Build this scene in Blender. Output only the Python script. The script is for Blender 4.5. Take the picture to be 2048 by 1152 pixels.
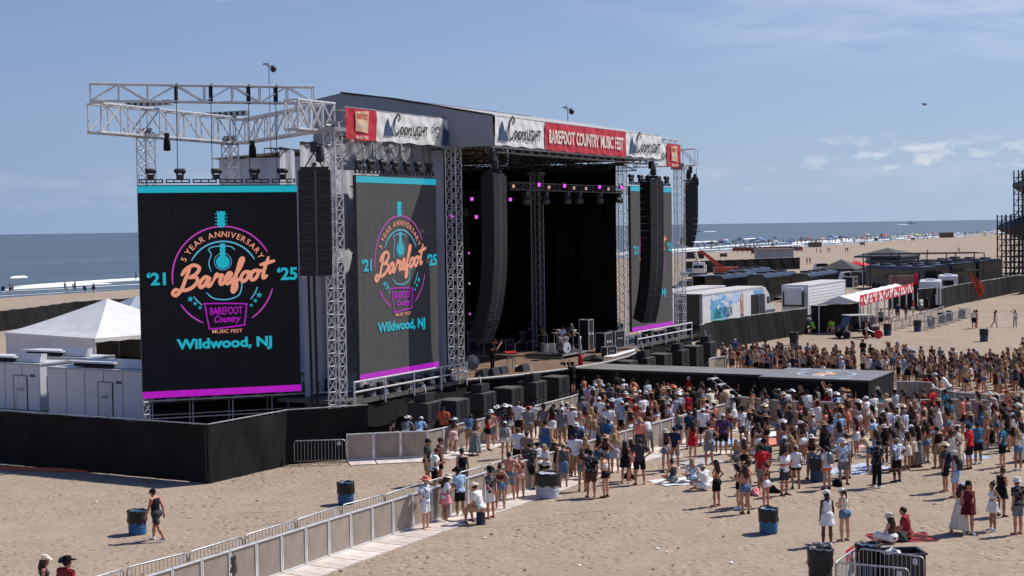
import bpy, math, random, numpy as np
from mathutils import Vector, Matrix
R = math.radians
for o in list(bpy.data.objects): bpy.data.objects.remove(o)
SC = bpy.context.scene; COL = SC.collection
# ---------------------------------------------------------------- camera
FPX, CAMH, ROLL = 2960.0, 10.2, 0.015
PITCH = math.atan(123 / FPX)
_F = np.array([0, math.cos(PITCH), -math.sin(PITCH)]); _U0 = np.array([0, math.sin(PITCH), math.cos(PITCH)]); _X = np.array([1., 0, 0])
_R = math.cos(ROLL) * _X - math.sin(ROLL) * _U0; _U = math.sin(ROLL) * _X + math.cos(ROLL) * _U0
_C = np.array([0, 0, CAMH])
cd = bpy.data.cameras.new('camera'); cam = bpy.data.objects.new('camera', cd); COL.objects.link(cam)
cd.sensor_width = 36; cd.lens = 36 * FPX / 2048; cd.clip_start = 1; cd.clip_end = 60000
M4 = Matrix.Identity(4)
for i in range(3):
    M4[i][0] = _R[i]; M4[i][1] = _U[i]; M4[i][2] = -_F[i]; M4[i][3] = _C[i]
cam.matrix_world = M4
SC.camera = cam
# ---------------------------------------------------------------- light
SUN_AZ, SUN_EL = R(63), R(50)          # azimuth clockwise from +Y
sd = Vector((math.sin(SUN_AZ) * math.cos(SUN_EL), math.cos(SUN_AZ) * math.cos(SUN_EL), math.sin(SUN_EL)))
sl = bpy.data.lights.new('sun', 'SUN'); so = bpy.data.objects.new('sun', sl); COL.objects.link(so)
sl.energy = 4.9; sl.angle = R(0.53); sl.color = (1, .95, .87)
so.rotation_euler = (-sd).to_track_quat('-Z', 'Y').to_euler()
W = bpy.data.worlds.new('World'); SC.world = W; W.use_nodes = True
N = W.node_tree.nodes; L = W.node_tree.links; N.clear()
sky = N.new('ShaderNodeTexSky'); sky.sky_type = 'NISHITA'; sky.sun_disc = False
sky.sun_elevation = SUN_EL; sky.sun_rotation = SUN_AZ; sky.altitude = 0; sky.air_density = 1.0; sky.dust_density = 0.4; sky.ozone_density = 3.0
bg = N.new('ShaderNodeBackground'); bg.inputs[1].default_value = 0.1
wo = N.new('ShaderNodeOutputWorld'); L.new(bg.outputs[0], wo.inputs[0])
tc = N.new('ShaderNodeTexCoord'); sep = N.new('ShaderNodeSeparateXYZ'); L.new(tc.outputs['Generated'], sep.inputs[0])
def wm(op, a, b=None, c=None, clamp=False):
    n = N.new('ShaderNodeMath'); n.operation = op; n.use_clamp = clamp
    for i, v in enumerate((a, b, c)):
        if v is None: continue
        if isinstance(v, (int, float)): n.inputs[i].default_value = v
        else: L.new(v, n.inputs[i])
    return n.outputs[0]
AZ = wm('ARCTAN2', sep.outputs[0], sep.outputs[1]); EL = sep.outputs[2]
def band(v, a, b, c, d):                 # smooth 0-1-1-0 over a..b, c..d
    up = wm('SMOOTH_MIN', wm('DIVIDE', wm('SUBTRACT', v, a), b - a, clamp=True), 1.0, 0.05)
    dn = wm('DIVIDE', wm('SUBTRACT', d, v), d - c, clamp=True)
    return wm('MULTIPLY', up, dn)
def wnoise(sx, sz, detail, rough, off, warp=0.0):
    cx = N.new('ShaderNodeCombineXYZ'); L.new(wm('MULTIPLY', AZ, sx), cx.inputs[0]); L.new(wm('MULTIPLY', EL, sz), cx.inputs[1]); cx.inputs[2].default_value = off
    n = N.new('ShaderNodeTexNoise'); n.inputs['Scale'].default_value = 1; n.inputs['Detail'].default_value = detail; n.inputs['Roughness'].default_value = rough
    n.inputs['Distortion'].default_value = warp
    L.new(cx.outputs[0], n.inputs[0]); return n.outputs[0]
def thr(v, a, b): return wm('DIVIDE', wm('SUBTRACT', v, a), b - a, clamp=True)
cir = wm('MULTIPLY', thr(wnoise(9, 62, 6, .58, 2.3, .6), .40, .80), band(AZ, .02, .30, .9, 1.2))
cir = wm('MULTIPLY', cir, band(EL, .092, .125, .165, .21))
wisp = wm('MULTIPLY', thr(wnoise(26, 80, 5, .6, 5.1, .5), .48, .8), wm('MULTIPLY', band(AZ, -.23, -.19, -.15, -.12), band(EL, .145, .155, .2, .25)))
cum_m = wm('MULTIPLY', band(AZ, .17, .215, .34, .38), band(EL, .030, .0345, .047, .058))
cum = wm('MULTIPLY', thr(wnoise(55, 120, 6, .55, 7.7, .3), .475, .68), cum_m)
haze2 = wm('MULTIPLY', thr(wnoise(30, 110, 5, .6, 1.7), .45, .85), band(EL, .012, .022, .034, .046))
cl = wm('MAXIMUM', wm('MULTIPLY', cir, .62), wm('MAXIMUM', wm('MULTIPLY', cum, .62), wm('MAXIMUM', wm('MULTIPLY', wisp, .5), wm('MULTIPLY', haze2, .22))))
mx = N.new('ShaderNodeMix'); mx.data_type = 'RGBA'; mx.clamp_factor = True
hz = N.new('ShaderNodeMix'); hz.data_type = 'RGBA'; L.new(wm('POWER', 2.718, wm('MULTIPLY', wm('MAXIMUM', EL, 0.0), -5.0)), hz.inputs[0])
tn = N.new('ShaderNodeMix'); tn.data_type = 'RGBA'; tn.blend_type = 'MULTIPLY'; tn.inputs[0].default_value = 1; L.new(sky.outputs[0], tn.inputs[6]); tn.inputs[7].default_value = (.62, .70, 1.0, 1)
L.new(tn.outputs[2], hz.inputs[6]); 
hc = N.new('ShaderNodeMix'); hc.data_type = 'RGBA'; L.new(thr(AZ, -.35, .35), hc.inputs[0]); hc.inputs[6].default_value = (2.85, 3.95, 6.0, 1); hc.inputs[7].default_value = (4.15, 5.4, 7.1, 1); L.new(hc.outputs[2], hz.inputs[7])   # pale sea air low in the sky
L.new(cl, mx.inputs[0]); L.new(hz.outputs[2], mx.inputs[6]); mx.inputs[7].default_value = (8.2, 8.4, 8.9, 1)
L.new(mx.outputs[2], bg.inputs[0])
SC.view_settings.view_transform = 'Standard'; SC.view_settings.look = 'None'; SC.view_settings.exposure = 0.0; SC.view_settings.gamma = 1
SC.view_settings.use_curve_mapping = False
SC.cycles.max_bounces = 6; SC.cycles.diffuse_bounces = 3; SC.cycles.caustics_reflective = False; SC.cycles.caustics_refractive = False
random.seed(7); RNG = np.random.default_rng(7)
# ---------------------------------------------------------------- helpers
def ray(x, y): return _F + _R * (x - 1024) / FPX - _U * (y - 576) / FPX
def at(x, y, z=0.0):                     # point at height z seen at photo pixel x, y
    d = ray(x, y); p = _C + d * (z - CAMH) / d[2]; return Vector(p)
def atY(x, y, Y):                        # point at depth Y seen at photo pixel x, y
    d = ray(x, y); return Vector(_C + d * Y / d[1])
TH = math.atan2(.8825, .4703)
US = Vector((.4703, .8825, 0)); NS = Vector((-.8825, .4703, 0))      # along the stage front, towards the back of the stage
SO = Vector((-7.45, 71.64, 0))
def sp(u, n, z=0.0): return SO + US * u + NS * n + Vector((0, 0, z))
def us(p): d = Vector(p) - SO; return d.dot(US), d.dot(NS)
def ua(px, n):                           # u on the stage line n at which photo column px is seen
    k = (px - 1024) / FPX; b = SO + NS * n
    return (k * b.y - b.x) / (US.x - k * US.y)
def link(o, parent=None):
    COL.objects.link(o)
    if parent is not None: o.parent = parent
    return o
def tag(o, label, cat, group=None, kind=None):
    o['label'] = label; o['category'] = cat
    if group: o['group'] = group
    if kind: o['kind'] = kind
    return o
def thing(name, label, cat, loc=(0, 0, 0), rz=0.0, group=None):
    o = bpy.data.objects.new(name, None); o.empty_display_size = .2; link(o)
    o.location = loc; o.rotation_euler = (0, 0, rz); return tag(o, label, cat, group)
def struct(o): o['kind'] = 'structure'; return o
def clone(root, loc, rz=None, label=None, scale=None):
    r = root.copy(); COL.objects.link(r); r.location = loc
    if rz is not None: r.rotation_euler = (0, 0, rz)
    if label: r['label'] = label
    if scale: r.scale = (scale,) * 3 if not hasattr(scale, '__len__') else scale
    for c in root.children:
        k = c.copy(); COL.objects.link(k); k.parent = r
        for g in c.children:
            h = g.copy(); COL.objects.link(h); h.parent = k
    return r
ORD = 'first second third fourth fifth sixth seventh eighth ninth tenth eleventh twelfth thirteenth fourteenth fifteenth sixteenth seventeenth eighteenth nineteenth twentieth'.split()
ORD += ['twenty-' + w for w in ORD[:9]] + ['thirtieth'] + ['thirty-' + w for w in ORD[:9]] + ['fortieth']
class MB:
    def __init__(s): s.v = []; s.f = []; s.m = []
    def add(s, vs, fs, m=0):
        k = len(s.v); s.v.extend([tuple(p) for p in vs]); s.f.extend([tuple(i + k for i in f) for f in fs]); s.m.extend([m] * len(fs)); return s
    def box(s, c, d, m=0, rz=0.0, rot=None):
        x, y, z = d[0] / 2, d[1] / 2, d[2] / 2
        P = [Vector(p) for p in ((-x, -y, -z), (x, -y, -z), (x, y, -z), (-x, y, -z), (-x, -y, z), (x, -y, z), (x, y, z), (-x, y, z))]
        if rz: rot = Matrix.Rotation(rz, 3, 'Z')
        if rot is not None: P = [rot @ p for p in P]
        c = Vector(c)
        return s.add([p + c for p in P], [(0, 3, 2, 1), (4, 5, 6, 7), (0, 1, 5, 4), (1, 2, 6, 5), (2, 3, 7, 6), (3, 0, 4, 7)], m)
    def b2(s, a, b, m=0):                # box from corner to corner
        return s.box([(a[i] + b[i]) / 2 for i in range(3)], [abs(b[i] - a[i]) for i in range(3)], m)
    def tube(s, p, q, r, n=6, m=0, r2=None):
        p, q = Vector(p), Vector(q); d = (q - p)
        if d.length < 1e-6: return s
        d.normalize(); a = d.orthogonal().normalized() if abs(d.z) > .99 else d.cross(Vector((0, 0, 1))).normalized(); b = d.cross(a); r2 = r if r2 is None else r2
        vs = []
        for c, rr in ((p, r), (q, r2)):
            vs += [c + (a * math.cos(2 * math.pi * (i + .5) / n) + b * math.sin(2 * math.pi * (i + .5) / n)) * rr for i in range(n)]
        fs = [(i, i + n, (i + 1) % n + n, (i + 1) % n) for i in range(n)] + [tuple(range(n)), tuple(range(2 * n - 1, n - 1, -1))]
        return s.add(vs, fs, m)
    def path(s, pts, r, n=6, m=0, close=False):
        pts = [Vector(p) for p in pts]; k = len(pts); vs = []
        for i, p in enumerate(pts):
            t = (pts[(i + 1) % k] - pts[i - 1]) if close or 0 < i < k - 1 else (pts[1] - pts[0] if i == 0 else pts[-1] - pts[-2])
            t.normalize(); a = t.cross(Vector((0, 0, 1)))
            a = a.normalized() if a.length > .05 else Vector((1, 0, 0)); b = t.cross(a).normalized()
            rr = r[i] if hasattr(r, '__len__') else r
            vs += [p + (a * math.cos(2 * math.pi * j / n) + b * math.sin(2 * math.pi * j / n)) * rr for j in range(n)]
        fs = []
        for i in range(k if close else k - 1):
            o, o2 = i * n, ((i + 1) % k) * n
            fs += [(o + j, o + (j + 1) % n, o2 + (j + 1) % n, o2 + j) for j in range(n)]
        if not close: fs += [tuple(range(n - 1, -1, -1)), tuple(range((k - 1) * n, k * n))]
        return s.add(vs, fs, m)
    def lathe(s, prof, n=16, m=0, c=(0, 0, 0), cap=True):
        c = Vector(c); vs = []; fs = []
        for r, z in prof: vs += [c + Vector((r * math.cos(2 * math.pi * j / n), r * math.sin(2 * math.pi * j / n), z)) for j in range(n)]
        for i in range(len(prof) - 1):
            o = i * n; fs += [(o + j, o + (j + 1) % n, o + n + (j + 1) % n, o + n + j) for j in range(n)]
        if cap: fs += [tuple(range(n - 1, -1, -1)), tuple(range((len(prof) - 1) * n, len(prof) * n))]
        return s.add(vs, fs, m)
    def prism(s, poly, d, m=0):          # poly: 3-D points, d: extrusion vector
        d = Vector(d); P = [Vector(p) for p in poly]; n = len(P)
        return s.add(P + [p + d for p in P], [tuple(range(n)), tuple(range(2 * n - 1, n - 1, -1))] + [(i, i + n, (i + 1) % n + n, (i + 1) % n) for i in range(n)], m)
    def quad(s, a, b, c, d, m=0): return s.add([a, b, c, d], [(0, 1, 2, 3)], m)
    def grid(s, fn, nu, nv, m=0):
        vs = [fn(i / nu, j / nv) for j in range(nv + 1) for i in range(nu + 1)]
        return s.add(vs, [(j * (nu + 1) + i, j * (nu + 1) + i + 1, (j + 1) * (nu + 1) + i + 1, (j + 1) * (nu + 1) + i) for j in range(nv) for i in range(nu)], m)
    def mesh(s, name, mats, smooth=False):
        me = bpy.data.meshes.new(name); me.from_pydata(s.v, [], s.f)
        for m in (mats if isinstance(mats, (list, tuple)) else [mats]): me.materials.append(m)
        if len(me.materials) > 1: me.polygons.foreach_set('material_index', s.m)
        if smooth: me.polygons.foreach_set('use_smooth', [True] * len(me.polygons))
        me.update(); return me
    def build(s, name, mats, parent=None, loc=None, rz=0.0, smooth=False, bevel=0):
        o = bpy.data.objects.new(name, s.mesh(name, mats, smooth)); link(o, parent)
        if loc is not None: o.location = loc
        if rz: o.rotation_euler = (0, 0, rz)
        if bevel: b = o.modifiers.new('bevel', 'BEVEL'); b.width = bevel; b.segments = 2; b.limit_method = 'ANGLE'
        return o
def part(name, me, parent, loc=(0, 0, 0), rz=0.0, rot=None):
    o = bpy.data.objects.new(name, me); link(o, parent); o.location = loc; o.rotation_euler = rot or (0, 0, rz); return o
# ---------------------------------------------------------------- materials
def srgb(r, g, b):
    f = lambda c: (c / 255 / 12.92) if c <= 10 else ((c / 255 + .055) / 1.055) ** 2.4
    return (f(r), f(g), f(b))
MATS = {}
def pm(name, rgb, rough=.6, metal=0.0, var=.15, scale=3.0, bump=0.0, bscale=25.0, spec=.4, detail=4, emit=None, estr=1.0, stretch=None, rand=0.0):
    """Principled material whose colour drifts with noise over the object; bump for cloth, tarp and worn paint."""
    if name in MATS: return MATS[name]
    m = bpy.data.materials.new(name); m.use_nodes = True; MATS[name] = m; n = m.node_tree.nodes; l = m.node_tree.links; b = n['Principled BSDF']
    b.inputs['Roughness'].default_value = rough; b.inputs['Metallic'].default_value = metal; b.inputs['Specular IOR Level'].default_value = spec
    b.inputs['Base Color'].default_value = (*rgb, 1)
    if var or bump:
        t = n.new('ShaderNodeTexCoord'); src = t.outputs['Object']
        if stretch:
            mp = n.new('ShaderNodeMapping'); mp.inputs['Scale'].default_value = stretch; l.new(src, mp.inputs[0]); src = mp.outputs[0]
    if var:
        x = n.new('ShaderNodeTexNoise'); x.inputs['Scale'].default_value = scale; x.inputs['Detail'].default_value = detail; l.new(src, x.inputs[0])
        r = n.new('ShaderNodeMapRange'); r.inputs[1].default_value = .3; r.inputs[2].default_value = .7; r.inputs[3].default_value = 1 - var; r.inputs[4].default_value = 1 + var; l.new(x.outputs[0], r.inputs[0])
        v = n.new('ShaderNodeVectorMath'); v.operation = 'SCALE'; v.inputs[0].default_value = rgb; l.new(r.outputs[0], v.inputs['Scale']); l.new(v.outputs[0], b.inputs['Base Color'])
        if rand:                         # every object of the kind a little lighter or darker than the next
            oi = n.new('ShaderNodeObjectInfo'); rr = n.new('ShaderNodeMapRange'); rr.inputs[3].default_value = 1 - rand; rr.inputs[4].default_value = 1 + rand; l.new(oi.outputs['Random'], rr.inputs[0]); mu = n.new('ShaderNodeMath'); mu.operation = 'MULTIPLY'; l.new(r.outputs[0], mu.inputs[0]); l.new(rr.outputs[0], mu.inputs[1]); l.new(mu.outputs[0], v.inputs['Scale'])
        q = n.new('ShaderNodeMapRange'); q.inputs[3].default_value = max(.05, rough - .12); q.inputs[4].default_value = min(1, rough + .12); l.new(x.outputs[0], q.inputs[0]); l.new(q.outputs[0], b.inputs['Roughness'])
    if bump:
        x = n.new('ShaderNodeTexNoise'); x.inputs['Scale'].default_value = bscale; x.inputs['Detail'].default_value = 3; l.new(src, x.inputs[0])
        k = n.new('ShaderNodeBump'); k.inputs['Strength'].default_value = bump; k.inputs['Distance'].default_value = .05; l.new(x.outputs[0], k.inputs['Height']); l.new(k.outputs[0], b.inputs['Normal'])
    if emit: b.inputs['Emission Color'].default_value = (*emit, 1); b.inputs['Emission Strength'].default_value = estr
    return m
ALU = pm('aluminium', (.66, .66, .67), .42, .35, .1, 6)
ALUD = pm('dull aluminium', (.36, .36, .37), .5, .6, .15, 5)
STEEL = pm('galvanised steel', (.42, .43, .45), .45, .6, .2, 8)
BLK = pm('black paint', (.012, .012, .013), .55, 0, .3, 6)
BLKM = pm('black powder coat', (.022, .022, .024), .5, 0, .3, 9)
BDRAPE = pm('black drape', (.010, .010, .011), .9, 0, .3, 1.5, .6, 3, .1, stretch=(3, 3, .4))
BFAB = pm('black windscreen fabric', (.0115, .011, .011), .8, 0, .35, 1.2, .4, 5, .18)
GREYTARP = pm('grey tarpaulin', srgb(150, 151, 158), .6, 0, .08, .8, .5, 1.6, .3)
PALETARP = pm('pale grey tarpaulin', srgb(196, 198, 206), .6, 0, .1, .8, .6, 1.4, .3)
LTTARP = pm('light grey roof vinyl', srgb(182, 180, 176), .5, 0, .08, .8, .4, 1.4, .4)
WVINYL = pm('white vinyl', (.74, .74, .72), .5, 0, .06, .9, .5, 2.2, .4)
WPAINT = pm('white paint', (.70, .70, .70), .45, 0, .08, 2.5)
GLASS = pm('dark glass', (.012, .014, .017), .08, 0, 0, spec=.8)
RUB = pm('black rubber', (.018, .018, .018), .8, 0, .2, 12)
CLOTHB = pm('black cloth', (.014, .014, .015), .85, 0, .25, 8, .4, 14, .15)
def emis(name, rgb, s=1.0):
    if name in MATS: return MATS[name]
    return pm(name, (.03, .03, .03), .6, 0, 0, emit=rgb, estr=s)
# ---------------------------------------------------------------- lettering
_TX = {}
def text2d(s, bold=0.0):
    k = (s, bold)
    if k in _TX: return _TX[k]
    cu = bpy.data.curves.new('lettering', 'FONT'); cu.body = s; cu.size = 1; cu.offset = bold; cu.resolution_u = 3; cu.fill_mode = 'FRONT'
    o = bpy.data.objects.new('lettering', cu); COL.objects.link(o)
    dg = bpy.context.evaluated_depsgraph_get(); me = bpy.data.meshes.new_from_object(o.evaluated_get(dg))
    v = np.array([tuple(p.co)[:2] for p in me.vertices]).reshape(-1, 2); f = [tuple(p.vertices) for p in me.polygons]
    bpy.data.objects.remove(o); bpy.data.curves.remove(cu); bpy.data.meshes.remove(me)
    _TX[k] = (v, f); return _TX[k]
def fit_text(s, cx, cy, w, h, bold=0.0, shear=0.0, rot=0.0):
    v, f = text2d(s, bold); lo, hi = v.min(0), v.max(0)
    p = (v - (lo + hi) / 2) / np.maximum(hi - lo, 1e-6) * (w, h); p = p + np.stack([p[:, 1] * shear, 0 * p[:, 1]], 1)
    c, q = math.cos(rot), math.sin(rot); p = np.stack([p[:, 0] * c - p[:, 1] * q, p[:, 0] * q + p[:, 1] * c], 1) + (cx, cy)
    return p, f
def arc_text(s, cx, cy, r, a0, a1, h, bold=0.0):
    """Letters one by one round a circle from angle a0 to a1 (degrees, clockwise)."""
    ws = []
    for ch in s:
        if ch == ' ': ws.append(.34); continue
        v, _ = text2d(ch, bold); ws.append(v[:, 0].max() - v[:, 0].min() + .14)
    tot = sum(ws); vs = []; fs = []; x = 0
    v, _ = text2d('E', bold); ch_h = v[:, 1].max() - v[:, 1].min()
    for ch, w in zip(s, ws):
        if ch != ' ':
            a = R(a0 + (a1 - a0) * (x + w / 2) / tot); v, f = text2d(ch, bold); mx_ = (v[:, 0].min() + v[:, 0].max()) / 2
            q = np.stack([(v[:, 0] - mx_), v[:, 1] - ch_h / 2], 1) * (h / ch_h)
            t = a - math.pi / 2; c, n = math.cos(t), math.sin(t)
            p = np.stack([q[:, 0] * c - q[:, 1] * n, q[:, 0] * n + q[:, 1] * c], 1) + (cx + r * math.cos(a), cy + r * math.sin(a))
            k = len(vs); vs += [tuple(z) for z in p]; fs += [tuple(i + k for i in g) for g in f]
        x += w
    return np.array(vs), fs
def catmull(pts, n=7, close=False):
    P = [np.array(p, float) for p in pts]; k = len(P); out = []
    for i in range(k if close else k - 1):
        p1, p2 = P[i], P[(i + 1) % k]; p0 = P[i - 1] if (close or i > 0) else 2 * p1 - p2; p3 = P[(i + 2) % k] if (close or i + 2 < k) else 2 * p2 - p1
        for j in range(n):
            t = j / n; out.append(.5 * (2 * p1 + (p2 - p0) * t + (2 * p0 - 5 * p1 + 4 * p2 - p3) * t * t + (3 * p1 - p0 - 3 * p2 + p3) * t ** 3))
    if not close: out.append(P[-1])
    return np.array(out)
def ribbon(pts, w, close=False, ends=.6):
    """Flat pen stroke along a polyline; w is the width."""
    P = np.array(pts); k = len(P); vs = []; fs = []
    for i in range(k):
        t = P[(i + 1) % k] - P[i - 1] if close or 0 < i < k - 1 else (P[1] - P[0] if i == 0 else P[-1] - P[-2])
        t = t / max(np.linalg.norm(t), 1e-9); nn = np.array([-t[1], t[0]]); e = 1 if close else min(1, ends + (1 - ends) * min(i, k - 1 - i) / 3)
        vs += [P[i] + nn * w * e / 2, P[i] - nn * w * e / 2]
    for i in range(k if close else k - 1): a, b = 2 * i, 2 * ((i + 1) % k); fs.append((a, b, b + 1, a + 1))
    return np.array(vs), fs
def circle_pts(cx, cy, r, a0=0, a1=360, n=64, ry=None):
    ry = r if ry is None else ry
    return [(cx + r * math.cos(R(a0 + (a1 - a0) * i / n)), cy + ry * math.sin(R(a0 + (a1 - a0) * i / n))) for i in range(n + (0 if a1 - a0 == 360 else 1))]
SCRIPT_BAREFOOT = [
    [(.75, 2.35), (.45, 1.3), (.15, .1), (-.35, -.45), (-.75, -.2), (-.55, .15), (-.1, .05)],
    [(-.1, 1.55), (.3, 2.2), (1.1, 2.5), (1.75, 2.1), (1.45, 1.5), (.7, 1.2)], [(.7, 1.2), (1.5, 1.2), (1.75, .65), (1.2, .1), (.5, -.05), (.1, .15)],
    [(2.95, .95), (2.5, 1.05), (2.05, .5), (2.2, .02), (2.6, .2), (2.95, .85), (3.02, .85), (2.92, .2), (3.15, .02), (3.5, .5)],
    [(3.5, .5), (3.8, 1.2), (3.95, .95), (4.4, 1.0), (4.25, .4), (4.45, .02), (4.8, .35)],
    [(4.8, .35), (5.25, .65), (5.4, 1.0), (5.1, 1.12), (4.8, .55), (5.05, .02), (5.45, .15), (5.75, .55)],
    [(5.75, .55), (6.3, 1.6), (6.5, 2.4), (6.2, 2.4), (6.0, 1.2), (5.75, -.5), (5.9, -1.0), (6.2, -.55), (6.1, .1), (6.5, .4)],
    [(7.15, 1.02), (6.75, .9), (6.55, .4), (6.8, 0), (7.2, .2), (7.35, .7), (7.1, 1.02), (7.4, .85), (7.65, .95)],
    [(8.2, 1.02), (7.8, .9), (7.6, .4), (7.85, 0), (8.25, .2), (8.4, .7), (8.15, 1.02), (8.45, .85), (8.75, .95)],
    [(9.3, 2.3), (9.0, .8), (9.05, .05), (9.5, .3)], [(8.4, 1.5), (9.2, 1.62), (10.1, 1.75)]]
SCRIPT_COORS = [[(1.15, 1.75), (1.5, 2.15), (1.15, 2.5), (.5, 2.2), (.08, 1.3), (.2, .3), (.8, 0), (1.35, .55)], [(.5, 2.2), (.15, 2.35), (-.1, 2.1)],
    [(1.9, 1.1), (1.5, .9), (1.4, .3), (1.75, 0), (2.15, .3), (2.2, .85), (1.9, 1.1), (2.25, .95), (2.5, 1.0)],
    [(2.95, 1.1), (2.55, .9), (2.45, .3), (2.8, 0), (3.2, .3), (3.25, .85), (2.95, 1.1), (3.3, .95), (3.6, 1.15)],
    [(3.6, 1.15), (3.8, 1.3), (3.85, 1.0), (4.3, 1.15), (4.1, .4), (4.25, .02), (4.55, .4)], [(4.55, .4), (5.0, 1.35), (5.05, .9), (5.35, .4), (5.1, -.02), (4.65, .1)]]
def script(strokes, cx, cy, w, pen, rot=0.0, shear=.18):
    allp = np.concatenate([np.array(s, float) for s in strokes]); allp = allp + np.stack([allp[:, 1] * shear, 0 * allp[:, 1]], 1)
    lo, hi = allp.min(0), allp.max(0); k = w / (hi[0] - lo[0]); mid = (lo + hi) / 2; out = []; c, q = math.cos(rot), math.sin(rot)
    for s in strokes:
        p = catmull(s, 6); p = (p + np.stack([p[:, 1] * shear, 0 * p[:, 1]], 1) - mid) * k
        p = np.stack([p[:, 0] * c - p[:, 1] * q, p[:, 0] * q + p[:, 1] * c], 1) + (cx, cy); out.append(ribbon(p, pen))
    return out
class Art:
    """Flat artwork laid on a face: local x across, z up, facing -y; every shape a hair in front of the one before."""
    def __init__(s, depth=None): s.mb = MB(); s.k = 0; s.depth = depth
    def put(s, vf, m, step=.0004):
        v, f = vf; s.k += 1; d = s.k * (.004 if s.depth else step) + .012
        s.mb.add([(p[0], -d + (s.depth(p[0], p[1]) if s.depth else 0), p[1]) for p in v], [tuple(g) for g in f], m); return s
    def poly(s, pts, m): return s.put((pts, [tuple(range(len(pts)))]), m)
    def patch(s, q, m, n=10):
        q = [np.array(p, float) for p in q]; v = [(q[0] * (1 - a) + q[1] * a) * (1 - b) + (q[3] * (1 - a) + q[2] * a) * b for b in np.linspace(0, 1, n + 1) for a in np.linspace(0, 1, n + 1)]
        return s.put((v, [(j * (n + 1) + i, j * (n + 1) + i + 1, (j + 1) * (n + 1) + i + 1, (j + 1) * (n + 1) + i) for j in range(n) for i in range(n)]), m)
    def ring(s, cx, cy, r, w, m, a0=0, a1=360, n=72, ry=None): return s.put(ribbon(circle_pts(cx, cy, r, a0, a1, n, ry), w, a1 - a0 == 360), m)
    def text(s, t, cx, cy, w, h, m, bold=0.0, shear=0.0, rot=0.0): return s.put(fit_text(t, cx, cy, w, h, bold, shear, rot), m)
    def script(s, strokes, cx, cy, w, pen, m, rot=0.0, shear=.18):
        for vf in script(strokes, cx, cy, w, pen, rot, shear): s.put(vf, m)
        return s
# ---------------------------------------------------------------- setting: sand, sea
def node_mat(name):
    m = bpy.data.materials.new(name); m.use_nodes = True; return m, m.node_tree.nodes, m.node_tree.links, m.node_tree.nodes['Principled BSDF']
def sand_mat():
    m, n, l, b = node_mat('beach sand')
    b.inputs['Roughness'].default_value = .95; b.inputs['Specular IOR Level'].default_value = .15
    g = n.new('ShaderNodeTexCoord').outputs['Object']
    def noise(sc, d, r=.55, src=g, dist=0):
        x = n.new('ShaderNodeTexNoise'); x.inputs['Scale'].default_value = sc; x.inputs['Detail'].default_value = d; x.inputs['Roughness'].default_value = r; x.inputs['Distortion'].default_value = dist
        l.new(src, x.inputs[0]); return x.outputs[0]
    def mr(v, a, b_, c, d):
        r = n.new('ShaderNodeMapRange'); [setattr(r.inputs[i + 1], 'default_value', q) for i, q in enumerate((a, b_, c, d))]; l.new(v, r.inputs[0]); return r.outputs[0]
    def mt(op, a, b_):
        r = n.new('ShaderNodeMath'); r.operation = op
        for i, q in enumerate((a, b_)):
            if isinstance(q, (int, float)): r.inputs[i].default_value = q
            else: l.new(q, r.inputs[i])
        return r.outputs[0]
    big = noise(.05, 4); mid = noise(.6, 5, .6); fine = noise(4.5, 4, .6)
    k = mt('MULTIPLY', mr(big, .3, .7, .93, 1.07), mt('MULTIPLY', mr(mid, .3, .7, .9, 1.1), mt('MULTIPLY', mr(fine, .3, .7, .84, 1.14), mr(noise(2.2, 5, .7), .30, .44, .72, 1.0))))
    v = n.new('ShaderNodeVectorMath'); v.operation = 'SCALE'; v.inputs[0].default_value = (.372, .292, .219); l.new(k, v.inputs['Scale']); l.new(v.outputs[0], b.inputs['Base Color'])
    # footprints and tyre ruts: real relief through bump
    vo = n.new('ShaderNodeTexVoronoi'); vo.inputs['Scale'].default_value = 2.2; vo.feature = 'F1'; vo.inputs['Randomness'].default_value = 1; l.new(g, vo.inputs[0])
    churn = mr(noise(.16, 3), .38, .62, .15, 1); foot = mt('MULTIPLY', mr(vo.outputs['Distance'], .06, .30, -1, 0), churn)
    sx = n.new('ShaderNodeSeparateXYZ'); l.new(g, sx.inputs[0])
    wob = mt('MULTIPLY', noise(.06, 3), 13.0)
    rut = mt('ADD', mt('ADD', mt('MULTIPLY', sx.outputs[1], .93), mt('MULTIPLY', sx.outputs[0], -.36)), wob)
    s_ = mt('ABSOLUTE', mt('SINE', mt('MULTIPLY', rut, 1.9), 0.0), 0.0)
    rutm = mt('MULTIPLY', mr(s_, 0, .16, 1, 0), mr(noise(.075, 3), .50, .60, 0, 1))
    hgt = mt('ADD', mt('ADD', mt('MULTIPLY', foot, .5), mt('MULTIPLY', mid, .45)), mt('SUBTRACT', mt('MULTIPLY', mt('MULTIPLY', fine, churn), .6), mt('MULTIPLY', mt('MULTIPLY', rutm, churn), .75)))
    bp = n.new('ShaderNodeBump'); bp.inputs['Strength'].default_value = .8; bp.inputs['Distance'].default_value = .2; l.new(hgt, bp.inputs['Height']); l.new(bp.outputs[0], b.inputs['Normal'])
    return m
SAND = sand_mat()
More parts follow.
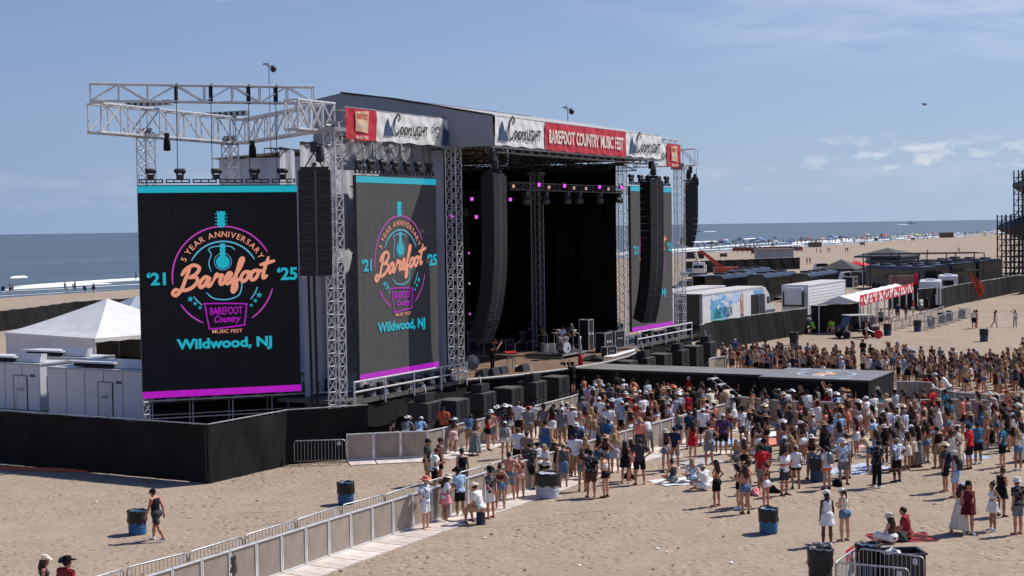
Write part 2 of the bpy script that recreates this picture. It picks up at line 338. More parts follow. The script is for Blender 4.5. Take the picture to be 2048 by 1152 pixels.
# the shore runs parallel to the stage front: w = distance out to sea measured from the stage line
SH0 = at(0, 588); SHN = -NS; SHU = US   # point on the waterline
SHD = (SH0 - SO).dot(NS)
mb = MB()                                # one sheet: level sand, then the foreshore sloping under the sea
ul = [-400, -100, 0, 60, 150, 400, 1000, 2500, 6000]; nl = [(-300, 0), (-60, 0), (60, 0), (SHD - 45, 0), (SHD - 12, -.15), (SHD + 4, -.7), (SHD + 60, -2.6), (SHD + 400, -6)]
vs = [(SO + US * u + NS * n_ + Vector((0, 0, z))) for n_, z in nl for u in ul]
mb.add(vs, [(j * len(ul) + i, j * len(ul) + i + 1, (j + 1) * len(ul) + i + 1, (j + 1) * len(ul) + i) for j in range(len(nl) - 1) for i in range(len(ul) - 1)])
struct(mb.build('ground', SAND))
# low sand ridges thrown up in the open foreground, real relief a few centimetres high
def sea_mat():
    m, n, l, b = node_mat('sea water')
    b.inputs['Roughness'].default_value = .32; b.inputs['Specular IOR Level'].default_value = .35
    g = n.new('ShaderNodeTexCoord').outputs['Object']
    mp = n.new('ShaderNodeMapping'); mp.inputs['Rotation'].default_value = (0, 0, -TH); l.new(g, mp.inputs[0]); g2 = mp.outputs[0]
    mp2 = n.new('ShaderNodeMapping'); mp2.inputs['Scale'].default_value = (.16, 1, 1); l.new(g2, mp2.inputs[0])
    x = n.new('ShaderNodeTexNoise'); x.inputs['Scale'].default_value = .035; x.inputs['Detail'].default_value = 8; x.inputs['Roughness'].default_value = .62; l.new(mp2.outputs[0], x.inputs[0])
    cr = n.new('ShaderNodeValToRGB'); cr.color_ramp.elements[0].position = .35; cr.color_ramp.elements[0].color = (.055, .078, .088, 1); cr.color_ramp.elements[1].position = .68; cr.color_ramp.elements[1].color = (.11, .135, .142, 1)
    l.new(x.outputs[0], cr.inputs[0]); l.new(cr.outputs[0], b.inputs['Base Color'])
    y = n.new('ShaderNodeTexNoise'); y.inputs['Scale'].default_value = .3; y.inputs['Detail'].default_value = 6; l.new(mp2.outputs[0], y.inputs[0])
    bp = n.new('ShaderNodeBump'); bp.inputs['Strength'].default_value = .7; bp.inputs['Distance'].default_value = 1.2; l.new(y.outputs[0], bp.inputs['Height']); l.new(bp.outputs[0], b.inputs['Normal'])
    return m
mb = MB(); zs = -.35
P = [sp(-3000, SHD - 20, zs), sp(30000, SHD - 20, zs), sp(30000, 40000, zs), sp(-3000, 40000, zs)]
mb.quad(*P); struct(mb.build('sea', sea_mat()))
FOAM = pm('sea foam', (.78, .80, .80), .8, 0, .1, .3, .5, 1.5)
def breaker(u0, u1, n0, w, h, seed):
    """A ragged rolling line of white water lying on the sea."""
    rg = np.random.default_rng(seed); mb = MB(); k = max(12, int((u1 - u0) / 4)); vs = []; ph = rg.random(6) * 6.28
    for i in range(k + 1):
        t = i / k; u = u0 + (u1 - u0) * t; e = min(1, 5 * t, 5 * (1 - t)) ** .6
        wob = w * (.35 * math.sin(u * .09 + ph[0]) + .25 * math.sin(u * .23 + ph[1])) ; ww = w * e * (.55 + .45 * math.sin(u * .13 + ph[2]) * math.sin(u * .41 + ph[3]) + .25 * rg.random())
        ww = max(ww, .05)
        for a, z in ((0, 0), (.3, h * e), (.55, h * .6 * e), (1, 0)): vs.append(sp(u, n0 + wob + (a - .5) * ww, zs + .012 + z))
    fs = [(i * 4 + j, (i + 1) * 4 + j, (i + 1) * 4 + j + 1, i * 4 + j + 1) for i in range(k) for j in range(3)]
    mb.add(vs, fs); return struct(mb.build('wave_foam', FOAM, smooth=True))
rg = np.random.default_rng(3)
breaker(-80, 150, SHD - 1, 2.2, .05, 1); breaker(140, 2600, SHD - 2, 4.5, .05, 5); breaker(120, 2600, SHD + 12, 5, .3, 2); breaker(-60, 70, SHD + 9, 1.2, .12, 3)
for i in range(30):
    u0 = rg.uniform(150, 1500); breaker(u0, u0 + rg.uniform(30, 120), SHD + rg.uniform(20, 55), rg.uniform(1.2, 3.5), rg.uniform(.25, .5), 10 + i)
for px, py, ln, w in ((38, 553, 6, .5), (120, 570, 30, .7), (230, 560, 16, .5), (1400, 483, 60, 5), (1497, 477, 46, 3), (1420, 463, 50, 2)):
    u, n_ = us(at(px, py)); breaker(u - ln / 2, u + ln / 2, n_, w, .5, 100 + px)
# ---------------------------------------------------------------- the stage
def truss_parts(L_, w, h, r=.03, seg=1.0, xbrace=False, axis='x'):
    """Box truss along local x from 0 to L_, section w (y) by h (z), origin on its lower centre line: four chords and the lacing."""
    ch = []
    for sy in (-1, 1):
        for z in (0, h):
            m = MB(); m.tube((0, sy * w / 2, z), (L_, sy * w / 2, z), r, 6); ch.append(m)
    lc = MB(); n = max(1, round(L_ / seg)); s = L_ / n; q = r * .78
    for i in range(n + 1):
        x = min(max(i * s, r), L_ - r)
        for sy in (-1, 1): lc.tube((x, sy * w / 2, 0), (x, sy * w / 2, h), q, 5)
        for z in (0, h): lc.tube((x, -w / 2, z), (x, w / 2, z), q, 5)
        if i < n:
            for sy in (-1, 1):
                a, b = ((0, h) if i % 2 == 0 else (h, 0)); lc.tube((i * s, sy * w / 2, a), (i * s + s, sy * w / 2, b), q, 5)
                if xbrace: lc.tube((i * s, sy * w / 2, b), (i * s + s, sy * w / 2, a), q, 5)
            for z in (0, h): lc.tube((i * s, -w / 2, z), (i * s + s, w / 2, z), q * .8, 5)
    return ch, lc
_TR = {}
def truss(label, p, q, w=.6, h=.8, r=.035, seg=1.3, mat_=None, cat='truss', group=None, roll=0, xb=False):
    """Horizontal box truss between the ground-plan points p and q (z of p = its underside)."""
    p, q = Vector(p), Vector(q); d = q - p; Ln = d.length; key = (round(Ln, 2), w, h, r, seg, xb, (mat_ or ALU).name)
    t = thing('box_truss', label, cat, p, math.atan2(d.y, d.x), group)
    if key not in _TR:
        ch, lc = truss_parts(Ln, w, h, r, seg, xb); _TR[key] = ([m.mesh('chord', mat_ or ALU) for m in ch], lc.mesh('lacing', mat_ or ALU))
    for me in _TR[key][0]: part('chord', me, t)
    part('lacing', _TR[key][1], t); return t
_TW = {}
def tower(label, loc, z0, z1, w=.62, mat_=None, rz=TH, group='lattice towers carrying the stage roof', r=.032):
    t = thing('truss_tower', label, 'tower', (loc[0], loc[1], z0), rz, group); H_ = z1 - z0; key = (round(H_, 1), w, (mat_ or ALU).name)
    if key not in _TW:
        ch, lc = [], MB(); n = max(1, round(H_ / .62)); s = H_ / n
        for sx in (-1, 1):
            for sy in (-1, 1): m = MB(); m.tube((sx * w / 2, sy * w / 2, 0), (sx * w / 2, sy * w / 2, H_), r); ch.append(m.mesh('upright', mat_ or ALU))
        c = [(-1, -1), (1, -1), (1, 1), (-1, 1)]
        for i in range(n + 1):
            for k in range(4):
                a, b = c[k], c[(k + 1) % 4]; z = min(max(i * s, .02), H_ - .02)
                lc.tube((a[0] * w / 2, a[1] * w / 2, z), (b[0] * w / 2, b[1] * w / 2, z), r * .55, 5)
                if i < n:
                    lc.tube((a[0] * w / 2, a[1] * w / 2, i * s), (b[0] * w / 2, b[1] * w / 2, i * s + s), r * .5, 5)
                    lc.tube((b[0] * w / 2, b[1] * w / 2, i * s), (a[0] * w / 2, a[1] * w / 2, i * s + s), r * .5, 5)
        bp = MB(); bp.box((0, 0, .06), (w * 1.6, w * 1.6, .12)); hd = MB(); hd.box((0, 0, H_ + .09), (w * 1.5, w * 1.5, .18)); hd.tube((-w * .9, 0, H_ + .25), (w * .9, 0, H_ + .25), .08, 8); hd.box((0, 0, H_ + .3), (.12, w * 1.2, .3))
        _TW[key] = (ch, lc.mesh('lacing', mat_ or ALU), bp.mesh('base_plate', STEEL), hd.mesh('head_block', ALUD))
    ch, lc, bp, hd = _TW[key]
    for m in ch: part('upright', m, t)
    part('lacing', lc, t); part('base_plate', bp, t); part('head_block', hd, t); return t
Q = lambda px, n: ua(px, n)
# --- platform and its skirts
Hd = 2.0
fr = [(9.2, -.6), (12, -1.9), (16, -3.0), (20.7, -3.5), (25, -3.2), (29, -2.3), (32.2, -.6)]      # front edge: u, N
pl = thing('stage_platform', 'wide stage platform with worn brown plywood floor under the roof', 'stage', sp(0, 0), TH)
PLY = pm('worn stage plywood', srgb(120, 98, 82), .6, 0, .25, 1.2, .1, 8)
m = MB(); m.prism([(u, n, Hd - .12) for u, n in fr] + [(32.2, 13, Hd - .12), (9.2, 13, Hd - .12)], (0, 0, .12)); m.build('floor_deck', PLY, pl)
m = MB()
for (a, b), (c, d) in zip(fr[:-1], fr[1:]): m.tube((a, b - .05, Hd - .03), (c, d - .05, Hd - .03), .06, 6)
m.build('edge_trim', ALUD, pl)
m = MB()
for (a, b), (c, d) in zip(fr[:-1], fr[1:]):
    m.grid(lambda s, t, a=a, b=b, c=c, d=d: (a + (c - a) * s, b + (d - b) * s + .06 + .05 * math.sin(s * (c - a) * 9 + t * 2), 0 + t * (Hd - .13)), 24, 4)
m.build('front_skirt', BDRAPE, pl, smooth=True)
def wing(u0, u1, label):
    t = thing('wing_platform', label, 'platform', sp(u0, 0), TH); L_ = u1 - u0
    m = MB(); m.box((L_ / 2, 1.6, Hd - .09), (L_, 4.4, .18)); m.build('deck', pm('grey deck ply', (.11, .10, .09), .7, 0, .3, 2), t)
    m = MB(); m.grid(lambda s, x: (L_ * s, -.52 - .16 * math.sin(s * 40 + 3 * x) * math.sin(x * 3) * (1 - .5 * x), x * (Hd - .2)), 60, 8); m.grid(lambda s, x: (L_ * s, -.62 - .12 * math.sin(s * 9) - .3 * (1 - x), .9 + x * .85 - .25 * abs(math.sin(s * 9))), 40, 4)
    m.build('skirt', BDRAPE, t, smooth=True)
    r = thing('guard_rail', 'silvery tubular guard rail along the front of the platform under the ' + ('clear lit' if u0 < 20 else 'partly hidden far') + ' screen', 'railing', sp(u0, -.75, Hd), TH)
    n = 4
    for i in range(n + 1): m = MB(); m.tube((L_ * i / n, 0, -.3), (L_ * i / n, 0, .95), .045); m.build('post', ALU, r)
    for z in (.45, .93): m = MB(); m.tube((-.05, 0, z), (L_ + .05, 0, z), .045); m.build('rail', ALU, r)
    return t
wing(-1.6, 9.1, 'dark platform with draped black skirt under the sunlit screen')
wing(32.4, 42.5, 'dark platform with draped skirt under the far screen beyond the stage')
# --- roof
RZ0, RZ1, RZ2 = 16.05, 17.75, 15.6
RU0 = Q(993.5, -2.85); rf = thing('stage_roof', 'huge grey vinyl stage roof with a low ridge above the stage', 'roof', sp(RU0, 0), TH); RL = Q(1326, -2.85) - RU0
prof = [(-2.82, RZ0), (-1.5, RZ0 + .27), (.5, RZ0 + .66), (3.2, RZ0 + 1.16), (6.8, RZ1), (8.7, RZ1 - .28)]
def roofz(N_):
    for (a, b), (c, d) in zip(prof[:-1], prof[1:]):
        if a <= N_ <= c: return b + (d - b) * (N_ - a) / (c - a)
m = MB()
def rfn(s, t):
    N_ = -2.82 + 11.52 * t; return (RL * s, N_, roofz(max(-2.82, min(8.7, N_))) - .10 * abs(math.sin(s * math.pi * 7)) * (1 if 0 < t < 1 else .2))
m.grid(rfn, 84, 30); m.grid(lambda s, t: tuple(np.array(rfn(s, t)) - (0, 0, .06)), 84, 12, 1)
m.build('roof_skin', [LTTARP, CLOTHB], rf, smooth=True)
for x, nm in ((-.03, 'gable_panel'), (RL + .03, 'gable_panel')):
    m = MB(); k = 30
    top = [(-2.80 + 11.48 * i / k, roofz(min(8.7, -2.80 + 11.48 * i / k)) - .03) for i in range(k + 1)]
    bot = lambda N_: 14.45
    vs = []
    for j in range(7):
        for i, (N_, z) in enumerate(top): vs.append((x + .05 * math.sin(N_ * 1.7 + j * .6), N_, bot(N_) + (z - bot(N_)) * j / 6))
    m.add(vs, [(j * (k + 1) + i, j * (k + 1) + i + 1, (j + 1) * (k + 1) + i + 1, (j + 1) * (k + 1) + i) for j in range(6) for i in range(k)])
    m.build(nm, GREYTARP, rf, smooth=True)
m = MB(); m.tube((0, 6.8, RZ1 + .02), (RL, 6.8, RZ1 + .02), .05); m.tube((-.05, -2.83, RZ0), (-.05, 3.2, RZ0 + 1.17), .05); m.tube((-.05, 3.2, RZ0 + 1.17), (-.05, 6.8, RZ1 + .02), .05)
m.build('edge_rope', BLK, rf)
m = MB(); m.grid(lambda s, t: (RL * s, 8.6 + 7.6 * t, 14.75 - .3 * t - .08 * abs(math.sin(s * 22))), 60, 6); m.grid(lambda s, t: (RL * s, 8.72, 14.6 + 2.85 * t), 20, 2); m.build('rear_roof', LTTARP, rf, smooth=True)
m = MB(); m.box((RL / 2, -2.7, 14.42), (RL, .12, .1)); m.build('fascia_frame', ALUD, rf)
# underside: dark rafters
for i, N_ in enumerate((-2.1, 1.6, 5.2, 9.0, 12.6)):
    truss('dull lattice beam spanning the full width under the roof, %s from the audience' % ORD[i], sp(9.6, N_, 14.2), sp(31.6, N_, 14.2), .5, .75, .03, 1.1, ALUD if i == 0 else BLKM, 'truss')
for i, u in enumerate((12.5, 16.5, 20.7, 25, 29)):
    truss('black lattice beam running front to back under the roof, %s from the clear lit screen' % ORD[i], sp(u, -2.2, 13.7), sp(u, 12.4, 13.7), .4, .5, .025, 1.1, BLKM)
# drapes: stage house walls
def drape(label, p, q, z0, z1, mat_, waves=.12, k=60, name='stage_drape', cat='drape'):
    p, q = Vector(p), Vector(q); d = (q - p); Ln = d.length; t = thing(name, label, cat, p, math.atan2(d.y, d.x))
    m = MB(); m.grid(lambda s, x: (Ln * s, waves * math.sin(s * Ln * 3.1) * .5 + waves * .5 * math.sin(s * Ln * 7 + x * 3) + .02, z0 + (z1 - z0) * x), k, 12); m.build('cloth', mat_, t, smooth=True)
    m = MB(); m.tube((0, 0, z1 + .03), (Ln, 0, z1 + .03), .05); m.build('hanging_pipe', BLKM, t); return t
drape('tall black backdrop drape closing the rear of the stage', sp(9.6, 12.6), sp(31.8, 12.6), 3.0, 14.3, BDRAPE, .14, 160)
drape('black side drape hiding the wing at the near end of the stage', sp(10.0, 1.5), sp(10.0, 12.6), Hd + .02, 14.2, BDRAPE)
drape('black side drape at the far end of the stage, behind the right tower', sp(31.6, .35), sp(31.6, 12.6), Hd + .02, 14.2, BDRAPE)
drape('grey tarpaulin wall hanging behind the two nearest screens', sp(9.35, .6), sp(9.35, 16), .2, 14.4, PALETARP, .10, 80, 'tarp_wall', 'tarpaulin')
drape('narrow grey tarpaulin wing wall behind the sunlit screen', sp(-.9, 2.6), sp(9.2, 2.6), 0.6, 14.4, PALETARP, .08, 60, 'tarp_wall', 'tarpaulin')
drape('grey tarpaulin valance under the banner of the near wing', sp(.2, 1.2), sp(9.2, 1.2), 13.1, 14.7, GREYTARP, .10, 60, 'tarp_valance', 'tarpaulin')
# --- towers
tower('lattice tower at the near front corner of the stage, beside the sunlit screen', sp(9.15, -.1), 0, 14.4)
tower('tallest bright lattice tower between the hanging speakers and the sunlit screen', sp(-1.9, 0), 0, 14.8)
tower('lattice tower at the outer end of the screen rig, partly hidden by the black screen', (-17.75, 72.4), 0, 14.8)
tower('lattice tower standing behind the black screen, near its far corner', (-14.9, 79), 0, 14.8)
tower('lattice tower at the far front corner of the stage, before the far screen', sp(32.0, .2), 0, 14.2)
tower('farthest lattice tower beyond the far screen', sp(42.2, 0), 0, 14.2)
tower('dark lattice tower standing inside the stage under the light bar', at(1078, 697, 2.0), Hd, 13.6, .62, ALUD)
# --- wing rig around the black screen
S1 = Vector((-17.4, 69.19, 0)); D1 = Vector((7.05, 2.36, 0)).normalized(); TH1 = math.atan2(D1.y, D1.x); N1 = Vector((-D1.y, D1.x, 0))
def s1(s, b=0.0, z=0.0): return S1 + D1 * s + N1 * b + Vector((0, 0, z))
truss('topmost bright truss above the black screen', s1(-2.05, 0, 16.28), s1(8.4, 0, 16.28), .5, .78, .045, 1.32)
truss('thick open truss running from the overhanging front end to the back tower', (-19.3, 69.0, 14.86), (-14.5, 79.9, 14.86), .75, 1.34, .055, 1.45)
truss('short bright truss end standing over the hanging speakers', sp(-3.9, .9, 14.86), sp(-.9, .9, 14.86), .75, 1.34, .055, 1.0, xb=True)
truss('cross truss between the back tower and the bright tower', (-14.3, 79.2, 14.86), (-9.2, 70.6, 14.86), .7, 1.2, .052, 1.4)
truss('truss carrying the near wing banner', sp(-.9, .35, 14.9), sp(9.1, .35, 14.9), .5, 1.0, .035, 1.25, ALUD)
truss('truss carrying the far wing banner', sp(32.4, .45, 14.5), sp(43.0, .45, 14.5), .5, 1.1, .035, 1.25)
truss('slanting truss sticking up above the far wing banner', sp(38.5, .9, 15.75), sp(44.4, .9, 15.75), .5, .7, .032, 1.1)
truss('truss running back from the far wing banner', sp(43.2, -1.0, 14.5), sp(43.2, 5.0, 14.5), .6, 1.2, .035, 1.2)
for i, (a, b) in enumerate((((-18.9, 73.6), (-16.6, 72.6)), ((-16.2, 79.6), (-13.6, 78.4)))):
    t = thing('roof_hoist_beam', 'stubby striped steel beam lying across the top of the ' + ('outer tower' if i == 0 else 'back tower'), 'beam', (a[0], a[1], 16.35 if i == 0 else 16.25), math.atan2(b[1] - a[1], b[0] - a[0]))
    m = MB(); m.box((1.3, 0, .15), (2.7, .28, .26)); m.build('beam', STEEL, t); m = MB()
    for k in range(7): m.box((.2 + k * .37, 0, .15), (.14, .30, .2))
    m.build('web_hole', BLKM, t)
# motor bags and chains
def chain_motor(label, p, ln, big=1.0):
    t = thing('chain_hoist', label, 'hoist', p, 0)
    m = MB(); m.lathe([(.10 * big, .55), (.17 * big, .3), (.19 * big, -.15), (.19 * big, -.5), (.05, -.55)], 12); m.build('chain_bag', CLOTHB, t, smooth=True)
    m = MB(); m.box((0, 0, .7), (.2, .16, .3)); m.build('motor_body', BLKM, t)
    m = MB(); m.tube((.1, 0, .9), (.1, 0, .9 + ln), .02, 5); m.build('chain', STEEL, t); t.scale = (1.15, 1.15, .62)
chain_motor('black chain bag hanging beneath the thick open truss by the outer tower', atY(334, 288, 72.0), .0, .8)
chain_motor('longer black chain bag hanging under the truss by the back tower', atY(505, 302, 76), .0, .9)
# --- banners
def banner(label, u0, u1, N_, z0, z1, mat_, art=None, seed=1, z0b=None, z1b=None):
    t = thing('banner', label, 'banner', sp(u0, N_), TH); Ln = u1 - u0; rg = np.random.default_rng(seed); a = rg.random(12) * 6.28
    def wr(x, z): return .6 * (.028 * math.sin(x * 3.3 + a[0] + 1.3 * math.sin(z * 2 + a[1])) + .022 * math.sin(x * 7.1 + z * 4 + a[2]) + .014 * math.sin(z * 9 + x * 2 + a[3]))
    m = MB(); m.grid(lambda s, x: (Ln * s, wr(Ln * s, z0 + (z1 - z0) * x), z0 + (z1 - z0) * x + .03 * math.sin(Ln * s * 3.3 + a[4]) * (1 - x) - .02 * abs(math.sin(Ln * s * 2.1)) * x), int(max(10, Ln * 9)), 14)
    m.build('vinyl_sheet', mat_, t, smooth=True)
    if art:
        A = Art(lambda x, z: wr(x, z) - .035); art(A, Ln, (z0 + z1) / 2, z1 - z0); A.mb.build('printed_lettering', ART, t)
    m = MB(); m.tube((0, .06, z1 + .02), (Ln, .06, z1 + .02), .03); m.build('top_pipe', ALUD, t); return t
INK = pm('dark print ink', (.028, .026, .026), .6, 0, .05); INKB = pm('navy print ink', srgb(52, 78, 110), .6, 0, .05); INKW = pm('cream print ink', srgb(226, 214, 200), .6, 0, .05)
INKC = pm('tan print ink', srgb(214, 176, 140), .6, 0, .05); INKG = pm('pale grey print ink', srgb(190, 196, 202), .6, 0, .05); INKR = pm('red print ink', srgb(196, 38, 52), .6, 0, .05)
ART = [INK, INKB, INKW, INKC, INKG, INKR]
REDV = pm('red banner vinyl', srgb(190, 42, 56), .5, 0, .08, 1, .3, 3)
def coors(A, cx, cz, w):                 # a mountain mark, a script word and a capital word
    k = w / 4.0
    A.poly([(cx - 2.0 * k, cz - .42 * k), (cx - 1.62 * k, cz + .5 * k), (cx - 1.42 * k, cz - .05 * k), (cx - 1.34 * k, cz + .12 * k), (cx - 1.1 * k, cz - .42 * k)], 1)
    A.put(ribbon(catmull([(cx - .62 * k, cz + .34 * k), (cx - .52 * k, cz + .52 * k), (cx - .72 * k, cz + .66 * k), (cx - .98 * k, cz + .35 * k), (cx - 1.06 * k, cz - .05 * k), (cx - .9 * k, cz - .33 * k), (cx - .62 * k, cz - .2 * k)]), .1 * k), 0)
    A.text('oors', cx + .02 * k, cz - .12 * k, 1.16 * k, .44 * k, 0, .015, .25); A.text('LIGHT', cx + 1.36 * k, cz - .07 * k, 1.36 * k, .52 * k, 0, .02)
banner('white banner with dark script and mountain mark, on the near wing above the sunlit screen', Q(759, 0), Q(905, 0), 0, 14.52, 15.98, WVINYL,
       lambda A, L_, c, h: (coors(A, L_ * .37, c, 4.1), A.script(SCRIPT_COORS, L_ * .79, c + .25, .55, .05, 0), A.text('LIGHT', L_ * .79, c - .2, .55, .28, 0),
                            A.poly([(L_ * .86, c - .71), (L_ * .895, c + .45), (L_ * .925, c), (L_ * .95, c + .2), (L_ * .985, c - .35), (L_ * .99, c - .71)], 1)), 2)
def crest(A, cx, cz, k, a=2, b=3):
    A.patch([(cx - .62 * k, cz + .5 * k), (cx + .6 * k, cz + .58 * k), (cx + .5 * k, cz - .5 * k), (cx - .55 * k, cz - .42 * k)], b)
    A.text('BAREFOOT', cx, cz + .28 * k, 1.0 * k, .28 * k, 5, .02); A.text('Country', cx, cz - .14 * k, .85 * k, .42 * k, 2, .01, .3); A.text('MUSIC FEST', cx, cz - .72 * k, 1.05 * k, .16 * k, a, .01)
banner('red banner with a tan badge at the outer end of the near wing', Q(698, -.06), Q(759, -.06), -.06, 14.48, 16.0, REDV, lambda A, L_, c, h: crest(A, L_ * .5, c + .1, 1.0), 3)
F0, F1, F2, F3 = Q(995, -2.88), Q(1093, -2.88), Q(1254.5, -2.88), Q(1325, -2.88)
banner('white banner with dark script at the near corner of the main roof', F0, F1, -2.88, 14.5, 16.02, WVINYL, lambda A, L_, c, h: coors(A, L_ * .47, c, L_ * .84), 4)
banner('long red banner with festival name in cream capitals across the roof front', F1, F2, -2.90, 14.46, 16.02, REDV, lambda A, L_, c, h: (A.text('BAREFOOT COUNTRY MUSIC FEST', L_ * .5, c, L_ * .92, h * .5, 2, .03)), 5)
banner('white banner with dark script at the far corner of the main roof', F2, F3, -2.88, 14.5, 16.02, WVINYL, lambda A, L_, c, h: coors(A, L_ * .52, c, L_ * .86), 6)
banner('white banner mostly hidden behind the roof corner on the far wing', Q(1319, 0), Q(1339, 0), 0, 14.4, 16.0, WVINYL, lambda A, L_, c, h: A.text('LIGHT', L_ * .55, c - .15, L_ * .6, .5, 0, .015), 7)
banner('small red banner with a tan badge at the end of the far wing', Q(1337.5, -.06), Q(1364, -.06), -.06, 14.3, 16.0, REDV, lambda A, L_, c, h: crest(A, L_ * .5, c + .1, L_ * .42), 8)
# --- LED screens
CY = emis('cyan light', srgb(12, 160, 182), 1.0); MG = emis('magenta light', srgb(168, 8, 178), 1.0); PE = emis('peach light', srgb(216, 142, 116), 1.0); MG2 = emis('violet light', srgb(172, 58, 168), 1.0); CY2 = emis('pale cyan light', srgb(84, 158, 190), 1.0); DK = emis('dark light', srgb(20, 20, 24), .5)
LEDM = pm('LED panel face', (.10, .098, .094), .62, 0, .06, 1.0, spec=.12)
LED_SHADE = pm('near LED panel face', (.03, .03, .032), .7, 0, .06, 1.0, spec=.1)  # darker copy of the panel face, shade on the unlit screen painted in
def seams(m):                            # LED wall built of half metre modules: hairline joints and slightly uneven tiles
    n, l = m.node_tree.nodes, m.node_tree.links; b = n['Principled BSDF']; src = b.inputs['Base Color'].links[0].from_socket; tcx = n.new('ShaderNodeTexCoord'); mp = n.new('ShaderNodeMapping'); mp.inputs['Rotation'].default_value = (R(-90), 0, 0); l.new(tcx.outputs['Object'], mp.inputs[0])
    br = n.new('ShaderNodeTexBrick'); br.offset = 0; br.inputs['Scale'].default_value = 1; br.inputs['Brick Width'].default_value = .5; br.inputs['Row Height'].default_value = 1.0; br.inputs['Mortar Size'].default_value = .009; br.inputs['Color1'].default_value = (1, 1, 1, 1); br.inputs['Color2'].default_value = (.92, .92, .93, 1); br.inputs['Mortar'].default_value = (.68, .68, .68, 1); l.new(mp.outputs[0], br.inputs[0])
    mx_ = n.new('ShaderNodeMix'); mx_.data_type = 'RGBA'; mx_.blend_type = 'MULTIPLY'; mx_.inputs[0].default_value = 1; l.new(src, mx_.inputs[6]); l.new(br.outputs[0], mx_.inputs[7]); l.new(mx_.outputs[2], b.inputs['Base Color'])
seams(LEDM); seams(LED_SHADE)
SCA = [CY, MG, PE, MG2, CY2, DK]
SW, SH = 7.47, 10.0
def star(A, x, z, r, m): A.poly([(x + (r if i % 2 == 0 else r * .42) * math.sin(i * math.pi / 5 + .1), z + (r if i % 2 == 0 else r * .42) * math.cos(i * math.pi / 5 + .1)) for i in range(10)], m)
def logo_art(A):
    cx, cz = 3.88, 5.64
    A.ring(cx, cz, 2.39, .07, 3, 28, 188, 60); A.ring(cx, cz, 2.39, .07, 3, 212, 245, 20); A.ring(cx, cz, 2.39, .07, 3, 303, 345, 20)
    A.ring(cx, cz, 1.68, .075, 4, 28, 152, 40); A.ring(cx, cz, 1.68, .06, 4, 212, 232, 12); A.ring(cx, cz, 1.68, .06, 4, 318, 342, 12)
    A.put(arc_text('5 YEAR ANNIVERSARY', cx, cz, 2.03, 158, 24, .27, .012), 2)
    # guitar: headstock, neck, rose, body line
    hx, hz = 3.82, 8.42
    A.poly([(hx - .2, hz + .36), (hx - .1, hz + .30), (hx, hz + .36), (hx + .1, hz + .30), (hx + .2, hz + .36), (hx + .16, hz), (hx + .19, hz - .3), (hx + .1, hz - .44), (hx - .1, hz - .44), (hx - .19, hz - .3), (hx - .16, hz)], 0)
    for k in range(4):
        for s_ in (-1, 1): A.put(ribbon([(hx + s_ * .17, hz + .2 - k * .16), (hx + s_ * .29, hz + .2 - k * .16)], .06), 0)
    A.poly([(3.74, 7.22), (3.98, 7.22), (4.0, 6.3), (3.72, 6.3)], 0)
    A.poly(circle_pts(3.86, 6.34, .32, n=28), 0); A.ring(3.86, 6.36, .40, .03, 4)
    A.put(ribbon(catmull([(3.3, 5.9), (3.2, 6.3), (3.32, 6.72), (3.2, 6.95), (3.5, 7.08), (4.2, 7.08), (4.45, 6.9)]), .05), 4)
    A.put(ribbon(catmull([(3.05, 4.9), (3.4, 4.62), (4.0, 4.55), (4.55, 4.72), (4.72, 5.1), (4.72, 5.4)]), .06), 4)
    A.script(SCRIPT_BAREFOOT, 3.92, 5.62, 5.0, .17, 2, R(7), .3)
    A.text('\u201821', .75, 5.62, .88, .62, 0, .035); A.text('\u201825', 6.92, 5.72, .98, .64, 0, .035)
    for x, z, r in ((2.3, 4.62, .16), (2.52, 4.4, .12), (2.74, 4.2, .1), (5.55, 4.72, .16), (5.36, 4.45, .12), (5.16, 4.24, .1)): star(A, x, z, r, 0)
    A.put(ribbon(catmull([(2.98, 4.28), (3.06, 4.38), (4.8, 4.32), (4.92, 4.2), (4.82, 3.42), (4.7, 3.3), (3.3, 3.18), (3.14, 3.3)], 8, True), .06, True), 1)
    A.text('BAREFOOT', 3.97, 4.02, 1.52, .36, 1, .012); A.text('Country', 4.0, 3.58, 1.25, .42, 1, .02, .35); A.text('MUSIC FEST', 4.0, 3.04, 1.42, .17, 2, .01)
    A.text('Wildwood, NJ', 3.86, 2.42, 4.5, .64, 0, .04)
ART_ME = None
def led_screen(label, loc, rz, z0, in_shade=False):
    global ART_ME
    t = thing('video_screen', label, 'screen', (loc[0], loc[1], z0), rz)
    m = MB(); m.box((SW / 2, .1, SH / 2), (SW, .2, SH)); m.build('display_panel', LED_SHADE if in_shade else LEDM, t)
    m = MB(); m.box((SW / 2, -.004, SH - .20), (SW, .012, .31)); m.build('cyan_strip', CY, t)
    m = MB(); m.box((SW / 2, -.004, .16), (SW, .012, .31)); m.build('magenta_strip', MG, t)
    if ART_ME is None: A = Art(); logo_art(A); ART_ME = A.mb.mesh('festival_logo', SCA)
    part('festival_logo', ART_ME, t)
    m = MB()
    for k in range(6): m.box((SW * (k + .5) / 6, .28, SH / 2), (.08, .16, SH))
    for k in range(9): m.box((SW / 2, .30, SH * (k + .5) / 9), (SW, .1, .07))
    m.build('support_frame', BLKM, t)
    m = MB()
    for k in range(6):
        a, b = SW * k / 6 + .06, SW * (k + 1) / 6 - .06
        m.box(((a + b) / 2, .1, SH + .12), (b - a, .12, .05)); m.box(((a + b) / 2, .1, SH + .26), (b - a, .12, .05))
        for x in np.linspace(a + .03, b - .03, 4): m.box((x, .1, SH + .18), (.05, .1, .16))
    m.build('hanging_bumper', BLKM, t); return t
led_screen('black video screen with coloured festival logo, turned to the camera', S1, TH1, 2.38, True)
led_screen('greyish sunlit video screen with festival logo and a diagonal shadow, beside the stage', sp(0, 0), TH, 2.8)
